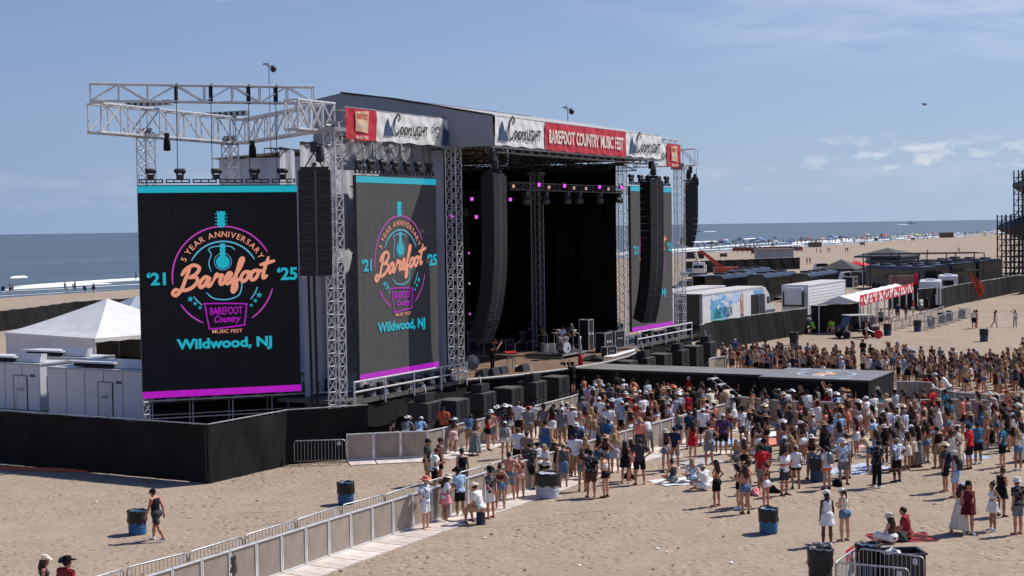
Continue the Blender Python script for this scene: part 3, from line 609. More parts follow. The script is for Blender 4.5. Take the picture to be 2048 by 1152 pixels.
led_screen('far video screen half hidden by a hanging speaker column', sp(33.2, 0), TH, 2.85)
# moving-head lights on the screens
def make_mover():
    t = thing('moving_light', 'x', 'stage light', (0, 0, 0)); m = MB(); m.box((0, 0, .12), (.40, .36, .24)); m.build('base', BLKM, t, bevel=.03)
    m = MB()
    for s in (-1, 1): m.box((s * .2, 0, .44), (.06, .2, .44))
    m.box((0, 0, .27), (.44, .24, .06)); m.build('yoke', BLKM, t)
    m = MB(); m.lathe([(.10, -.36), (.15, -.3), (.16, .0), (.17, .2), (.18, .32), (.15, .34)], 14); m.v = [(z, y, x + .52) for x, y, z in m.v]; m.build('head', BLKM, t, smooth=True)
    m = MB(); m.lathe([(.14, .345), (.02, .35)], 14); m.v = [(z, y, x + .52) for x, y, z in m.v]; m.build('lens', GLASS, t); return t
MV = make_mover(); first = True
for i, px in enumerate((305, 362, 434, 510, 567)):
    s = (px - 283) / 316 * SW + .1; p = s1(s, .1, 2.38 + SH + .28); lb = 'moving head light on top of the black screen, %s from its outer corner' % ORD[i]
    if first: MV.location = p; MV.rotation_euler = (0, 0, TH1 + (3.14 if i % 2 == 0 else 0)); MV['label'] = lb; MV['group'] = 'moving lights on top of the screens'; MV.scale = (.74,) * 3; first = False
    else: clone(MV, p, TH1 + (3.14 if i % 2 == 0 else 0.2), lb, .74)
for i in range(7): clone(MV, sp(.35 + i * 1.11, .1, 2.8 + SH + .3), TH + 2.9 + .05 * i, 'moving head light on top of the sunlit screen, %s from the bright tower' % ORD[i], .74)
for i in range(5): clone(MV, sp(33.6 + i * 1.6, .1, 2.85 + SH + .3), TH + 2.9, 'moving head light on top of the far screen, %s from the stage' % ORD[i], .74)
# suspension cables for the screens
def cable(label, p, q, r=.022, cat='cable', mat_=None, name='hanging_cable', group='thin cables the screens hang from'):
    m = MB(); m.tube((0, 0, 0), Vector(q) - Vector(p), r, 5); o = m.build(name, mat_ or BLK, None, p); tag(o, label, cat, group); return o
for i, px in enumerate((362, 430, 505, 560)):
    s = (px - 283) / 316 * SW; cable('thin dark cable between the black screen and its truss, %s from the outer tower' % ORD[i], s1(s, .1, 12.6), s1(s, 0, 16.3), .02)
    m = MB(); m.box((0, 0, 0), (.09, .56, .9)); o = m.build('strap', CLOTHB, None, s1(s, 0, 16.68), TH1 + .05); tag(o, 'black lifting strap wrapped round the topmost truss, %s from the outer end' % ORD[i], 'strap', 'black straps on the topmost truss')
for i in range(6): cable('thin cable above the sunlit screen, %s from the bright tower' % ORD[i], sp(.9 + i * 1.15, .1, 13.0), sp(.9 + i * 1.15, .3, 14.9), .02)
# --- line arrays
CABF = pm('speaker grille', (.034, .034, .036), .7, 0, .25, 40, .3, 160, .2)
CABS = pm('speaker shell', (.022, .022, .024), .6, 0, .3, 12)
def cab_mesh(w, h, d, lit):
    k = ('cab', w, h, d)
    if k not in _TR:
        a = MB(); a.prism([(-w / 2, d * .45, -h / 2), (-w / 2, -d / 2, -h / 2), (-w / 2, -d / 2, h / 2), (-w / 2, d * .5, h * .46), (-w / 2, d * .5, -h * .46)], (w, 0, 0))
        for sx in (-1, 1):
            for j in range(3): a.box((sx * (w / 2 + .006), -d * .3 + j * d * .26, 0), (.012, d * .1, h * .4))
        g = MB()
        g.box((0, -d / 2 - .015, 0), (w * .98, .03, h * .93))
        g2 = MB(); g2.box((0, -d / 2 - .034, 0), (w * .05, .012, h * .93)); g2.box((0, -d / 2 - .034, h * .47), (w * .98, .012, h * .04))
        _TR[k] = (a.mesh('shell', CABS), g.mesh('grille', CABF), g2.mesh('trim', pm('dull trim', (.12, .12, .125), .5, .2, .2, 8)))
    return _TR[k]
def line_array(label, loc, rz, ztop, n, w, h, d, curve, top=True):
    """A hung column of speakers: each box is a part, the lower ones tipping down and back."""
    t = thing('line_array', label, 'speakers', (loc[0], loc[1], ztop), rz, None); a, g, g2 = cab_mesh(w, h, d, True); y = z = 0.0; ang = 0.0
    for i in range(n):
        ang = curve * (max(0, i / n - .25) / .75) ** 2; y += math.sin(ang) * h; z -= math.cos(ang) * h
        c = part('speaker_cabinet', a, t, (0, y - math.sin(ang) * h / 2, z + math.cos(ang) * h / 2), rot=(ang, 0, 0)); part('grille', g, c); part('trim', g2, c)
    m = MB(); m.box((0, 0, .08), (w * .9, d * .8, .12)); m.box((0, 0, .25), (.12, d * 1.2, .16)); m.tube((-w * .3, 0, .1), (0, 0, .8), .03); m.tube((w * .3, 0, .1), (0, 0, .8), .03); m.build('rigging_frame', BLKM, t)
    m = MB(); m.box((0, 0, 1.05), (.3, .26, .5)); m.lathe([(.12, .9), (.2, .5), (.2, .2), (.05, .15)], 10, c=(.3, .1, .2)); m.build('motor', BLKM, t)
    m = MB(); m.tube((0, 0, 1.2), (0, 0, 2.2), .025, 5); m.build('chain', STEEL, t); return t
pA = atY(628, 340, 68.2); line_array('straight black column of stacked speakers hanging beside the black screen', pA, math.radians(14), pA.z, 12, 1.42, .405, .8, .0)
pA = atY(987, 352, 78.6); line_array('long curved black speaker column hanging at the near side of the stage', pA, TH - R(8), pA.z, 19, 1.18, .47, .8, R(33))
pA = atY(1303, 362, 97.6); line_array('long curved black speaker column hanging in front of the far screen', pA, TH - R(20), pA.z, 20, 1.3, .465, .9, R(22))
pA = atY(1381, 368, 110); line_array('short curved black speaker column hanging at the far end of the rig', pA, TH + R(28), pA.z, 11, 1.2, .42, .9, R(24))
chain_motor('black hoist bag hanging from the far end of the far wing truss', atY(1390, 362, 110.5), .7, 1.3)
# --- lighting bars
PINK = emis('magenta lamp', srgb(235, 90, 235), 1.5); WARM = emis('warm lamp', srgb(255, 206, 184), .75)
def make_panel_light(lit, lab):
    t = thing('stage_light', lab, 'stage light'); m = MB(); m.box((0, 0, 0), (.5, .22, .5)); m.build('housing', BLKM, t, bevel=.03)
    m = MB()
    for i in range(3):
        for j in range(3): m.box((-.15 + i * .15, -.118, -.15 + j * .15), (.12, .02, .12))
    m.build('lens', lit, t); m = MB(); m.box((-.29, 0, .12), (.04, .06, .5)); m.box((.29, 0, .12), (.04, .06, .5)); m.box((0, 0, .38), (.6, .08, .06)); m.build('yoke', BLKM, t); return t
BARN = .15
PL = make_panel_light(PINK, 'x'); WL = make_panel_light(WARM, 'x'); used = {}
def lamp(src, p, rz, label, group):
    if src.name not in used: used[src.name] = 1; src.location = p; src.rotation_euler = (0, 0, rz); src['label'] = label; src['group'] = group; src.scale = (.5,) * 3; return src
    o = clone(src, p, rz, label, .5); o['group'] = group; return o
def at_plane(px, py, n_): u = ua(px, n_); p = sp(u, n_); return atY(px, py, p.y)
a, b = at_plane(1015, 372, BARN), at_plane(1250, 377, BARN)
truss('silvery light bar hung across the stage mouth', (a.x, a.y, a.z - .2), (b.x, b.y, a.z - .2), .4, .42, .024, .8, pm('dark aluminium', (.13, .13, .135), .5, .3, .15, 6))
for i, (px, py) in enumerate(((1077, 369.5), (1128, 371.5), (1198, 374), (1242, 375))): lamp(PL, at_plane(px, py, BARN - .3), TH - R(25), 'glowing magenta lamp on the light bar, %s from its near end' % ORD[i], 'magenta lamps')
for i, (px, py) in enumerate(((943, 398), (1020, 399), (1067, 398), (903, 433), (952, 434))): lamp(PL, at_plane(px, py, 7.5), TH - R(35), 'small magenta lamp deep in the dark stage, ' + ('behind the near speaker column', 'just below the light bar end', 'left of the dark tower', 'behind the near front tower', 'lowest and deepest')[i], 'magenta lamps')
for i, (px, py) in enumerate(((1026, 372.5), (1097, 374.5), (1147, 376), (1171, 377), (1216, 378))): lamp(WL, at_plane(px, py, BARN - .25), TH - R(20), 'warm white four-eyed blinder lamp on the light bar, %s from its near end' % ORD[i], 'blinder lamps').scale = (.42,) * 3
for i, px in enumerate((1051, 1090, 1133, 1157, 1198, 1237)): clone(MV, at_plane(px, 382, BARN) - Vector((0, 0, .0)), TH, 'dark moving light hanging under the light bar, %s from its near end' % ORD[i], (1, 1, -1.2))
for py_, n_, lb in ((391, 7.9, 'upper'), (426, 7.9, 'lower')):
    a, b = at_plane(880, py_, n_), at_plane(1075, py_ + 3, n_); truss('black %s light truss deep in the dark stage, carrying small magenta lamps' % lb, (a.x, a.y, a.z - .1), (b.x, b.y, a.z - .1), .35, .4, .025, .8, BLKM)
# --- subwoofers along the stage front
def make_sub():
    t = thing('subwoofer_stack', 'x', 'speaker'); m = MB()
    for z in (0, .93): m.box((0, 0, z + .46), (1.36, 1.1, .90))
    m.build('cabinet', CABS, t, bevel=.02)
    for z in (.46, 1.39):
        for x in (-.46, .46): m = MB(); m.box((x, -.56, z), (.40, .03, .84)); m.build('grille', CABF, t)
    m = MB()
    for z in (.46, 1.39): m.box((0, -.555, z), (.38, .02, .7))
    m.build('port', BLK, t); m = MB(); m.box((0, 0, 1.85), (1.3, 1.05, .02)); m.build('lid', pm('dusty black lid', (.08, .075, .07), .8, 0, .3, 3), t); return t
def make_fill():
    t = thing('front_fill_speaker', 'x', 'speaker'); m = MB(); m.prism([(-.45, -.3, 0), (-.45, .3, 0), (-.45, .25, .38), (-.45, -.3, .42)], (.9, 0, 0)); m.build('cabinet', CABS, t, bevel=.02)
    m = MB(); m.box((0, -.31, .2), (.84, .02, .34)); m.build('grille', CABF, t); m = MB(); m.tube((.3, .1, .4), (.5, .3, .75), .02); m.build('handle', STEEL, t); return t
SUB = make_sub(); FIL = make_fill(); subs = []
for px, py in ((849, 803), (906, 798), (960, 784), (1016, 774), (1064, 762), (1110, 752), (1250, 721), (1286, 714), (1320, 707), (1355, 699), (1384, 691), (1412, 683)):
    u, n_ = us(at(px, py, 1.86)); subs.append((u, n_))
for i, (u, n_) in enumerate(subs):
    lb = 'black double subwoofer stack on the sand before the stage, %s from the near end' % ORD[i]
    if i == 0: SUB.location = sp(u, n_); SUB.rotation_euler = (0, 0, TH); SUB['label'] = lb; SUB['group'] = 'subwoofer stacks in front of the stage'
    else: clone(SUB, sp(u, n_), TH, lb)
for j, i in enumerate((0, 2, 4, 7, 9, 11)):
    u, n_ = subs[i]; lb = 'small wedge speaker on top of the %s subwoofer stack from the near end' % ORD[i]
    if j == 0: FIL.location = sp(u, n_, 1.87); FIL.rotation_euler = (0, 0, TH); FIL['label'] = lb; FIL['group'] = 'wedge speakers on the subwoofers'
    else: clone(FIL, sp(u, n_, 1.87), TH, lb)
# --- catwalk and B-stage
DECKG = pm('grey stage deck', srgb(128, 126, 124), .5, 0, .12, .7, .1, 6, .4)
cw = thing('catwalk', 'long low grey catwalk with black skirt running out into the crowd', 'catwalk', sp(16.8, -3.2), TH)
m = MB(); m.box((1.6, -5.8, Hd - .05), (3.2, 11.6, .10)); m.build('deck', DECKG, cw)
m = MB()
for x in (.02, 3.18): m.grid(lambda s, t, x=x: (x + .03 * math.sin(s * 50), -11.6 * s, t * (Hd - .11)), 60, 4)
m.build('skirt', BFAB, cw, smooth=True); m = MB(); m.box((-.02, -5.8, Hd - .05), (.04, 11.6, .12)); m.build('edge_strip', pm('dark edge', (.03, .03, .03)), cw)
bs = thing('b_stage', 'square grey end platform of the catwalk with pale printed logo on its floor', 'stage', sp(15.7, -14.85), TH)
m = MB(); m.box((2.65, -2.95, Hd - .03), (5.3, 5.9, .10)); m.build('deck', DECKG, bs)
m = MB(); pts = [(0, 0), (0, -5.9), (5.3, -5.9), (5.3, 0), (0, 0)]
for (a, b), (c, d) in zip(pts[:-1], pts[1:]): m.grid(lambda s, t, a=a, b=b, c=c, d=d: (a + (c - a) * s + .02 * math.sin(s * 30), b + (d - b) * s + .02 * math.sin(s * 34), t * (Hd - .09)), 30, 4)
m.build('skirt', BFAB, bs, smooth=True)
A = Art(); A.ring(0, 0, 1.5, .16, 0); A.ring(0, 0, 1.05, .1, 1); A.poly([(-.5, -.55), (.55, -.45), (.5, .5), (-.45, .55)], 2); A.put(ribbon([(-2.5, -1.3), (-1.4, -1.75)], .35), 0); A.put(ribbon([(1.5, 1.9), (2.6, 1.6)], .3), 0); A.script(SCRIPT_BAREFOOT, 0, .1, 2.6, .13, 3)
A.mb.v = [(x + 2.65, z - 2.95, Hd + .022 - y * .3) for x, y, z in A.mb.v]; A.mb.build('floor_print', [pm('pale blue floor print', srgb(166, 186, 205)), pm('grey floor print', srgb(96, 100, 108)), pm('orange floor print', srgb(214, 142, 100)), INKW], bs)
m = MB()
for (a, b), (c, d) in zip(pts[:-1], pts[1:]): m.tube((a, b, Hd - .02), (c, d, Hd - .02), .05)
m.build('edge_trim', BLKM, bs)
st = thing('metal_steps', 'silvery open steps leaning against the black side of the catwalk', 'steps', sp(15.55, -12.2), TH)
for k in range(6):
    m = MB(); m.box((-.1 - .0 * k, -2.3 + .42 * k, 1.85 - .3 * (5 - k)), (.9, .3, .05)); m.build('tread', ALU, st)
m = MB()
for x in (-.55, .35): m.tube((x, -2.5, .25), (x, -.1, 1.95), .04); m.tube((x, -2.3, 0), (x, -2.3, .4), .03); m.tube((x, -.3, 0), (x, -.3, 1.7), .03)
m.build('stringer', BLKM, st)
# ---------------------------------------------------------------- fences, barriers, bins, site kit
def fence(label, pts, h=2.42, name='privacy_fence', mat_=BFAB, sag=.05, step=3.0):
    """Chain-link fence with dark windscreen cloth along a ground polyline; posts are parts, one cloth per straight run."""
    pts = [Vector(p) for p in pts]; o = pts[0]; t = thing(name, label, 'fence', o)
    for a, b in zip(pts[:-1], pts[1:]):
        d = b - a; Ln = d.length; n = max(1, round(Ln / step)); nn = Vector((-d.y, d.x, 0)).normalized()
        m = MB(); rg = random.Random(int(a.x * 7)); ph = rg.random() * 6
        def fn(s, x): 
            p = a + d * s - o; w = .07 * math.sin(s * Ln * 1.7 + ph) * math.sin(x * 3.1) + .018 * math.sin(s * Ln * 4.3 + x * 4 + 2 * math.sin(s * Ln * .9)) + .015 * math.sin(s * Ln * 9 - x * 7)
            w *= min(1, s * Ln * .7, (1 - s) * Ln * .7)
            return p + nn * w + Vector((0, 0, .03 + (h - .06 - sag * abs(math.sin(math.pi * s * n)) ** 2) * x))
        m.grid(fn, max(8, int(Ln * 6)), 8); m.build('windscreen', mat_, t, smooth=True)
        m = MB(); m.tube(a - o + Vector((0, 0, h)), b - o + Vector((0, 0, h)), .025, 6); m.build('top_rail', STEEL, t)
        for i in range(n + 1):
            p = a + d * i / n - o + nn * .12; m = MB(); m.tube(p, p + Vector((0, 0, h + .04)), .035, 6); m.build('post', BLKM, t)
    return t
fl0, fl1 = at(-60, 923), at(418, 968); fl2 = at(577, 931); fl3 = at(737, 918)
fence('tall black windscreen fence with a sharp corner, in front of the black screen', [fl0, fl1, fl2, fl3])
m = MB()
for k in range(3): m.tube((0, k * .16, .05), (5.6, k * .16 + .1, .05), .05, 8)
p0 = at(-30, 939); p1 = at(97, 943); o = m.build('hose', pm('orange plastic', srgb(214, 96, 66), .5, 0, .1), None, p0, math.atan2((p1 - p0).y, (p1 - p0).x)); tag(o, 'orange plastic hoses lying on the sand along the black fence', 'hose')
# --- crowd barrier panels
SHEET = pm('brushed barrier sheet', srgb(158, 146, 134), .55, .2, .3, 1.4, .2, 3, stretch=(1, 1, .5), rand=.16); PLATE = pm('barrier floor plate', srgb(226, 214, 204), .5, .15, .2, 2.5, rand=.12)
def make_barrier():
    t = thing('crowd_barrier', 'x', 'barrier'); w = 1.18; m = MB(); m.box((0, 0, .62), (w - .06, .02, 1.1)); m.build('sheet', SHEET, t)
    m = MB()
    for x in (-w / 2 + .025, w / 2 - .025): m.box((x, 0, .6), (.05, .07, 1.2))
    m.box((0, 0, .08), (w, .05, .06)); m.build('frame', ALU, t)
    m = MB(); m.box((0, 0, 1.2), (w, .11, .045)); m.build('top_rail', ALU, t, bevel=.015)
    m = MB(); m.box((0, -.62, .025), (w - .04, 1.2, .035)); m.build('floor_plate', PLATE, t)
    m = MB()
    for x in (-w / 2 + .06, w / 2 - .06): m.tube((x, .04, 1.05), (x, .95, .05), .022, 6); m.tube((x, 0, .05), (x, .95, .05), .022, 6)
    m.build('brace', ALUD, t); return t
BAR = make_barrier(); BAR_used = False
def poly_walk(pts, step):
    pts = [Vector((p[0], p[1], 0)) for p in pts]; L_ = [0]
    for a, b in zip(pts[:-1], pts[1:]): L_.append(L_[-1] + (b - a).length)
    n = int(L_[-1] / step); out = []
    def pos(s):
        for i in range(len(pts) - 1):
            if s <= L_[i + 1] or i == len(pts) - 2: return pts[i] + (pts[i + 1] - pts[i]) * ((s - L_[i]) / (L_[i + 1] - L_[i]))
    for i in range(n):
        a, b = pos(i * step), pos((i + 1) * step); out.append(((a + b) / 2, math.atan2((b - a).y, (b - a).x)))
    return out
def barrier_row(pix, z, fmt, flip=0.0, group='grey metal crowd barriers'):
    global BAR_used
    pts = [at(x, y, z) for x, y in pix]
    for i, (p, a) in enumerate(poly_walk(pts, 1.2)):
        lb = fmt % ORD[min(i, len(ORD) - 1)]
        if not BAR_used: BAR.location = p; BAR.rotation_euler = (0, 0, a + flip); BAR['label'] = lb; BAR['group'] = group; BAR_used = True
        else: o = clone(BAR, p, a + flip, lb); o['group'] = group
barrier_row([(280, 1157), (304, 1150), (700, 1026), (821, 989.5), (924, 958.7), (972, 944.6), (1160, 887), (1300, 848), (1456, 806)], 1.2, 'grey barrier panel in the long near aisle row, %s from the near end')
barrier_row([(692, 869), (800, 864), (861, 862), (925, 846), (997, 830), (1080, 809), (1143, 792.6), (1166, 785)], 1.2, 'grey barrier panel in the row before the subwoofers, %s from the black fence')
barrier_row([(1440, 787), (1492, 795), (1580, 803), (1714, 804.5), (1776, 807)], 1.2, 'grey barrier panel along the near side of the catwalk, %s from the steps')
barrier_row([(1792, 763), (1862, 763.5), (1871, 778), (1921, 785.7), (1986, 789), (2060, 790)], 1.2, 'grey barrier panel in the curved rear row beyond the end platform, %s from it')
barrier_row([(1839, 800), (1892, 797.5), (1940, 800), (1986, 801), (2060, 802)], 1.2, 'grey barrier panel in the nearer row right of the end platform, %s from it')
barrier_row([(1418, 718), (1432, 714), (1455, 712)], 1.2, 'grey barrier panel by the far subwoofers, %s from them')
# --- interlocking steel barricades
def make_rack(w=2.3):
    t = thing('steel_barricade', 'x', 'barricade'); h = 1.08; r = .12; b = .2; x = w / 2
    pts = [(-x, 0, b)] + [(-x, 0, h - r), (-x + r * .3, 0, h - r * .3), (-x + r, 0, h), (x - r, 0, h), (x - r * .3, 0, h - r * .3), (x, 0, h - r), (x, 0, b), (-x, 0, b)]
    m = MB(); m.path(pts, .024, 7); m.build('hoop_frame', STEEL, t, smooth=True)
    m = MB(); k = 15
    for i in range(1, k): m.tube((-x + w * i / k, 0, b), (-x + w * i / k, 0, h), .0085, 5)
    m.build('bar_infill', STEEL, t)
    for s in (-1, 1):
        m = MB(); m.tube((s * x * .78, -.32, .02), (s * x * .78, .32, .02), .02); m.tube((s * x * .78, 0, .02), (s * x * .78, 0, b), .02); m.build('foot', STEEL, t)
    m = MB(); m.box((x - .3, -.02, h - .16), (.16, .01, .16)); m.build('tag_plate', pm('pale plate', (.5, .5, .52)), t); return t
RACK = make_rack(); RK = False
def rack(p, q, label, group='steel barricades', w=None):
    global RK
    c = (Vector(p) + Vector(q)) / 2; d = Vector(q) - Vector(p); c.z = 0; a = math.atan2(d.y, d.x); k = d.length / 2.3
    if not RK: RACK.location = c; RACK.rotation_euler = (0, 0, a); RACK['label'] = label; RACK['group'] = group; RACK.scale = (k, 1, 1); RK = True; return RACK
    o = clone(RACK, c, a, label, (k, 1, 1)); o['group'] = group; return o
hz_ = 1.08
for i, (a, b) in enumerate((((150, 1166), (247, 1138)), ((254, 1135), (374, 1105)), ((379, 1104), (485, 1072)), ((490, 1070.5), (590, 1040)), ((594, 1039), (680, 1012)), ((684, 1010.5), (768, 989)), ((771, 988.5), (840, 967)), ((843, 966.5), (916, 946)), ((919, 945), (981, 929)), ((983, 928), (1040, 909)))):
    rack(at(*a, hz_), at(*b, hz_), 'steel barricade behind the long aisle row, %s from the near end' % ORD[i])
rack(at(588, 882, hz_), at(691, 879, hz_), 'single steel barricade standing against the black fence')
rack(at(1671, 1125, hz_), at(1711, 1096, hz_), 'side barricade of the small pen, with a red sign on it'); rack(at(1718, 1097, hz_), at(1848, 1114, hz_), 'rear barricade of the small pen round the black crate'); rack(at(1673, 1125, hz_), at(1818, 1138, hz_), 'front barricade of the small pen round the black crate')
pa, pb = at(1671, 1125, 0.85), at(1711, 1096, .85); pc = pa.lerp(pb, .62); a_ = math.atan2((pb - pa).y, (pb - pa).x)
t = thing('warning_sign', 'red and white sign tied to the side barricade of the pen', 'sign', (pc.x, pc.y, .25), a_); m = MB(); m.box((0, -.05, .55), (.75, .02, .42)); m.build('red_panel', INKR, t); m = MB(); m.box((0, -.05, .15), (.75, .02, .36)); m.build('white_panel', WPAINT, t)
A = Art(); A.text('NO', 0, .62, .34, .13, 2); A.text('ENTRY', 0, .45, .5, .12, 2); A.mb.v = [(x, y - .05, z) for x, y, z in A.mb.v]; A.mb.build('sign_lettering', ART, t)
# --- bins
BAG = pm('black bin liner', (.014, .014, .015), .42, 0, .2, 5, .7, 9, .4)
def make_bin(name, col, label):
    t = thing('litter_bin', label, 'bin'); m = MB(); m.lathe([(.27, 0), (.29, .02), (.292, .28), (.302, .3), (.292, .32), (.292, .58), (.302, .6), (.292, .62), (.292, .86), (.30, .88)], 22, cap=True); m.build('drum', col, t)
    rg = random.Random(len(label)); m = MB(); n = 26; vs = []; prof = [(.312, .46), (.325, .56), (.315, .70), (.32, .84), (.325, .93), (.30, .945), (.25, .90), (.2, .80), (.02, .72)]
    for r, z in prof: vs += [((r + .016 * math.sin(j * 2.9 + z * 9) * (1 if z < .95 else 0)) * math.cos(j * 6.2832 / n), (r + .016 * math.sin(j * 2.3 + z * 7)) * math.sin(j * 6.2832 / n), z + .035 * math.sin(j * 1.7 + r * 20) * (1.2 if z < .5 else .5)) for j in range(n)]
    m.add(vs, [(i * n + j, i * n + (j + 1) % n, (i + 1) * n + (j + 1) % n, (i + 1) * n + j) for i in range(len(prof) - 1) for j in range(n)]); m.build('liner_bag', BAG, t, smooth=True)
    return t
BLUE = pm('blue drum plastic', srgb(38, 92, 138), .45, 0, .2, 4); NAVY = pm('dark blue drum', srgb(36, 66, 100), .5, 0, .2, 4); WDRUM = pm('white drum', srgb(178, 184, 198), .5, 0, .1, 4); KDRUM = pm('black drum', (.02, .02, .021), .55, 0, .3, 4)
BB = make_bin('b', BLUE, 'blue drum bin with black liner beside the walking man'); BB.location = at(275, 1068); BB.scale = (1.02, 1.02, .87)
BN = None
for px, py, lab in ((692, 1008, 'blue drum bin with black liner standing alone behind the aisle barricades'), (1537, 1066, 'blue drum bin with black liner alone on the open sand')):
    clone(BB, at(px, py), random.random() * 6, lab, (1.02, 1.02, .88))
BN = make_bin('n', NAVY, 'dark blue drum bin among people beside the orange shorts'); BN.location = at(1637, 962); BN.scale = (1.1, 1.1, 1.0)
for i, (px, py, lab) in enumerate(((1775, 671, 'blue drum bin next to the red fringed tent and the buggy'), (1835, 663, 'blue drum bin first in the row along the queue railings'), (1862, 655, 'blue drum bin second in the row along the queue railings'), (1899, 642, 'blue drum bin fourth in the row along the queue railings'), (1924, 637, 'blue drum bin last in the row along the queue railings'), (1968, 683, 'blue drum bin alone on the sand behind the far crowd'), (1736, 1160, 'blue drum bin inside the small barricade pen'))):
    clone(BN, at(px, py), i * 1.3, lab, 1.12)
BK = make_bin('k', KDRUM, 'black drum bin beside the dark fence near the far subwoofers'); BK.location = at(1588, 690); BK.scale = (1.2, 1.2, 1.15)
clone(BK, at(1883, 646), 1, 'dark grey drum bin third in the row along the queue railings', 1.1); clone(BK, at(1641, 1170), 2, 'black drum bin next to the small barricade pen', 1.12); clone(BK, at(449, 1182), 2, 'black drum bin just inside the near aisle barrier, only its rim showing', 1.1)
BW = make_bin('w', WDRUM, 'fat white drum bin with black liner by the barrier crowd'); BW.location = at(1095, 994); BW.scale = (1.5, 1.5, 1.0)
# black crate with a white bag in the pen
pcr = at(1802, 1166); t = thing('storage_crate', 'black open plastic crate inside the small barricade pen', 'crate', pcr, .05); m = MB()
for s in (-1, 1): m.box((s * .56, 0, .45), (.05, .8, .9)); m.box((0, s * .4, .45), (1.12, .05, .9))
m.box((0, 0, .04), (1.1, .78, .05)); m.build('shell', KDRUM, t, bevel=.02); m = MB()
for s in (-1, 1): m.box((s * .58, 0, .9), (.09, .9, .05)); m.box((0, s * .43, .9), (1.1, .09, .05))
m.build('rim', BLKM, t)
def blob(name, label, cat, mat_, loc, size, seed=1, group=None, tilt=0):
    rg = np.random.default_rng(seed); m = MB(); n, k = 14, 8; vs = []
    for i in range(k + 1):
        a = math.pi * i / k
        for j in range(n):
            b = 2 * math.pi * j / n; r = 1 + .3 * math.sin(3 * b + seed) * math.sin(a) + rg.normal() * .13; z = (max(-.45, math.cos(a)) + .45) * (.7 + .3 * math.sin(2 * b + seed * 2) + rg.normal() * .06)
            vs.append((size[0] * math.sin(a) * math.cos(b) * r, size[1] * math.sin(a) * math.sin(b) * r, size[2] * z))
    m.add(vs, [(i * n + j, i * n + (j + 1) % n, (i + 1) * n + (j + 1) % n, (i + 1) * n + j) for i in range(k) for j in range(n)])
    o = m.build(name, mat_, None, loc, tilt, smooth=True); tag(o, label, cat, group); return o
blob('rubbish_bag', 'crumpled white bag sticking out of the black crate', 'bag', WVINYL, pcr + Vector((-.2, .1, .6)), (.24, .2, .26), 4)
# --- white power containers, scaffold, tents on the left
WPNL = pm('white container panel', srgb(206, 207, 212), .45, 0, .05, .9)
def container(label, near, ln, dp, h, door):
    """Local x runs from the near right corner back along the shaded long side; y towards the stage front direction."""
    t = thing('power_container', label, 'container', near, TH + math.pi / 2)   # +x = away from the audience, +y = against the stage front
    m = MB(); m.box((ln / 2, -dp / 2, h / 2 + .12), (ln, dp, h - .1)); m.build('body', WPNL, t, bevel=.03)
    m = MB()
    for x in np.arange(.02, ln + .1, ln / 5): m.box((x, .012, h / 2 + .12), (.035, .03, h - .2))
    for y in np.linspace(-dp, 0, 3): m.box((-.012, y, h / 2 + .12), (.03, .06, h - .2))
    m.box((ln / 2, .02, h + .05), (ln + .04, .05, .1)); m.box((-.02, -dp / 2, h + .05), (.05, dp, .1)); m.box((ln / 2, -dp / 2, .07), (ln, dp, .14)); m.build('seam', pm('container seam', srgb(168, 170, 176), .5), t)
    for x in door:
        d = MB(); d.box((x, .03, 1.15), (.98, .03, 1.95)); q = d.build('door', pm('container door', srgb(198, 199, 204), .4), t)
        d = MB()
        for z in (.6, 1.75): d.box((x + .52, .05, z), (.14, .04, .09))
        d.build('hinge', STEEL, q); d = MB(); d.box((x, .05, 1.35), (.55, .008, .12)); d.build('name_plate', pm('grey plate', (.3, .3, .32)), q)
        d = MB()
        for z in (2.14, .17): d.box((x, .035, z), (1.04, .03, .03))
        for s in (-1, 1): d.box((x + s * .52, .035, 1.15), (.03, .03, 1.95))
        d.build('door_gasket', RUB, q); d = MB(); d.box((x - .95, .03, 2.15), (.34, .04, .14)); d.build('vent', pm('vent grey', (.08, .08, .085)), t)
    m = MB(); m.box((-.03, -dp * .75, 2.15), (.04, .3, .14)); m.build('vent', pm('vent grey', (.08, .08, .085)), t); m = MB(); m.box((-.03, -dp * .42, 1.2), (.04, .9, 1.9)); m.build('end_door', pm('container door', srgb(198, 199, 204), .4), t)
    m = MB(); m.box((ln * .58, -dp * .45, h + .22), (ln * .42, dp * .55, .16)); m.build('roof_plinth', RUB, t); m = MB(); m.box((ln * .58, -dp * .45, h + .36), (ln * .5, dp * .7, .1), rot=Matrix.Rotation(.03, 3, 'X')); m.build('roof_hatch', WPNL, t)
    m = MB(); m.prism([(.6, -.6, h + .1), (.6, -1.1, h + .1), (.6, -1.2, h + .55), (.6, -.75, h + .6)], (2.0, 0, 0)); m.build('roof_duct', WPNL, t); return t
cB = at(284, 745, 2.75); cB.z = 0
container('white container with a hinged side door, nearest to the black screen', cB, 6.8, 3.0, 2.75, (2.6,))
cA = at(79, 731, 2.75); cA.z = 0
container('white container at the outer edge, its bright end beside the second container', cA, 6.8, 2.4, 2.75, (1.5,))
cC = cA - US * -5.2 + NS * 1.5
container('white container mostly hidden behind the outer one, roof flap raised', cC, 6.8, 2.4, 2.6, (3.0,))
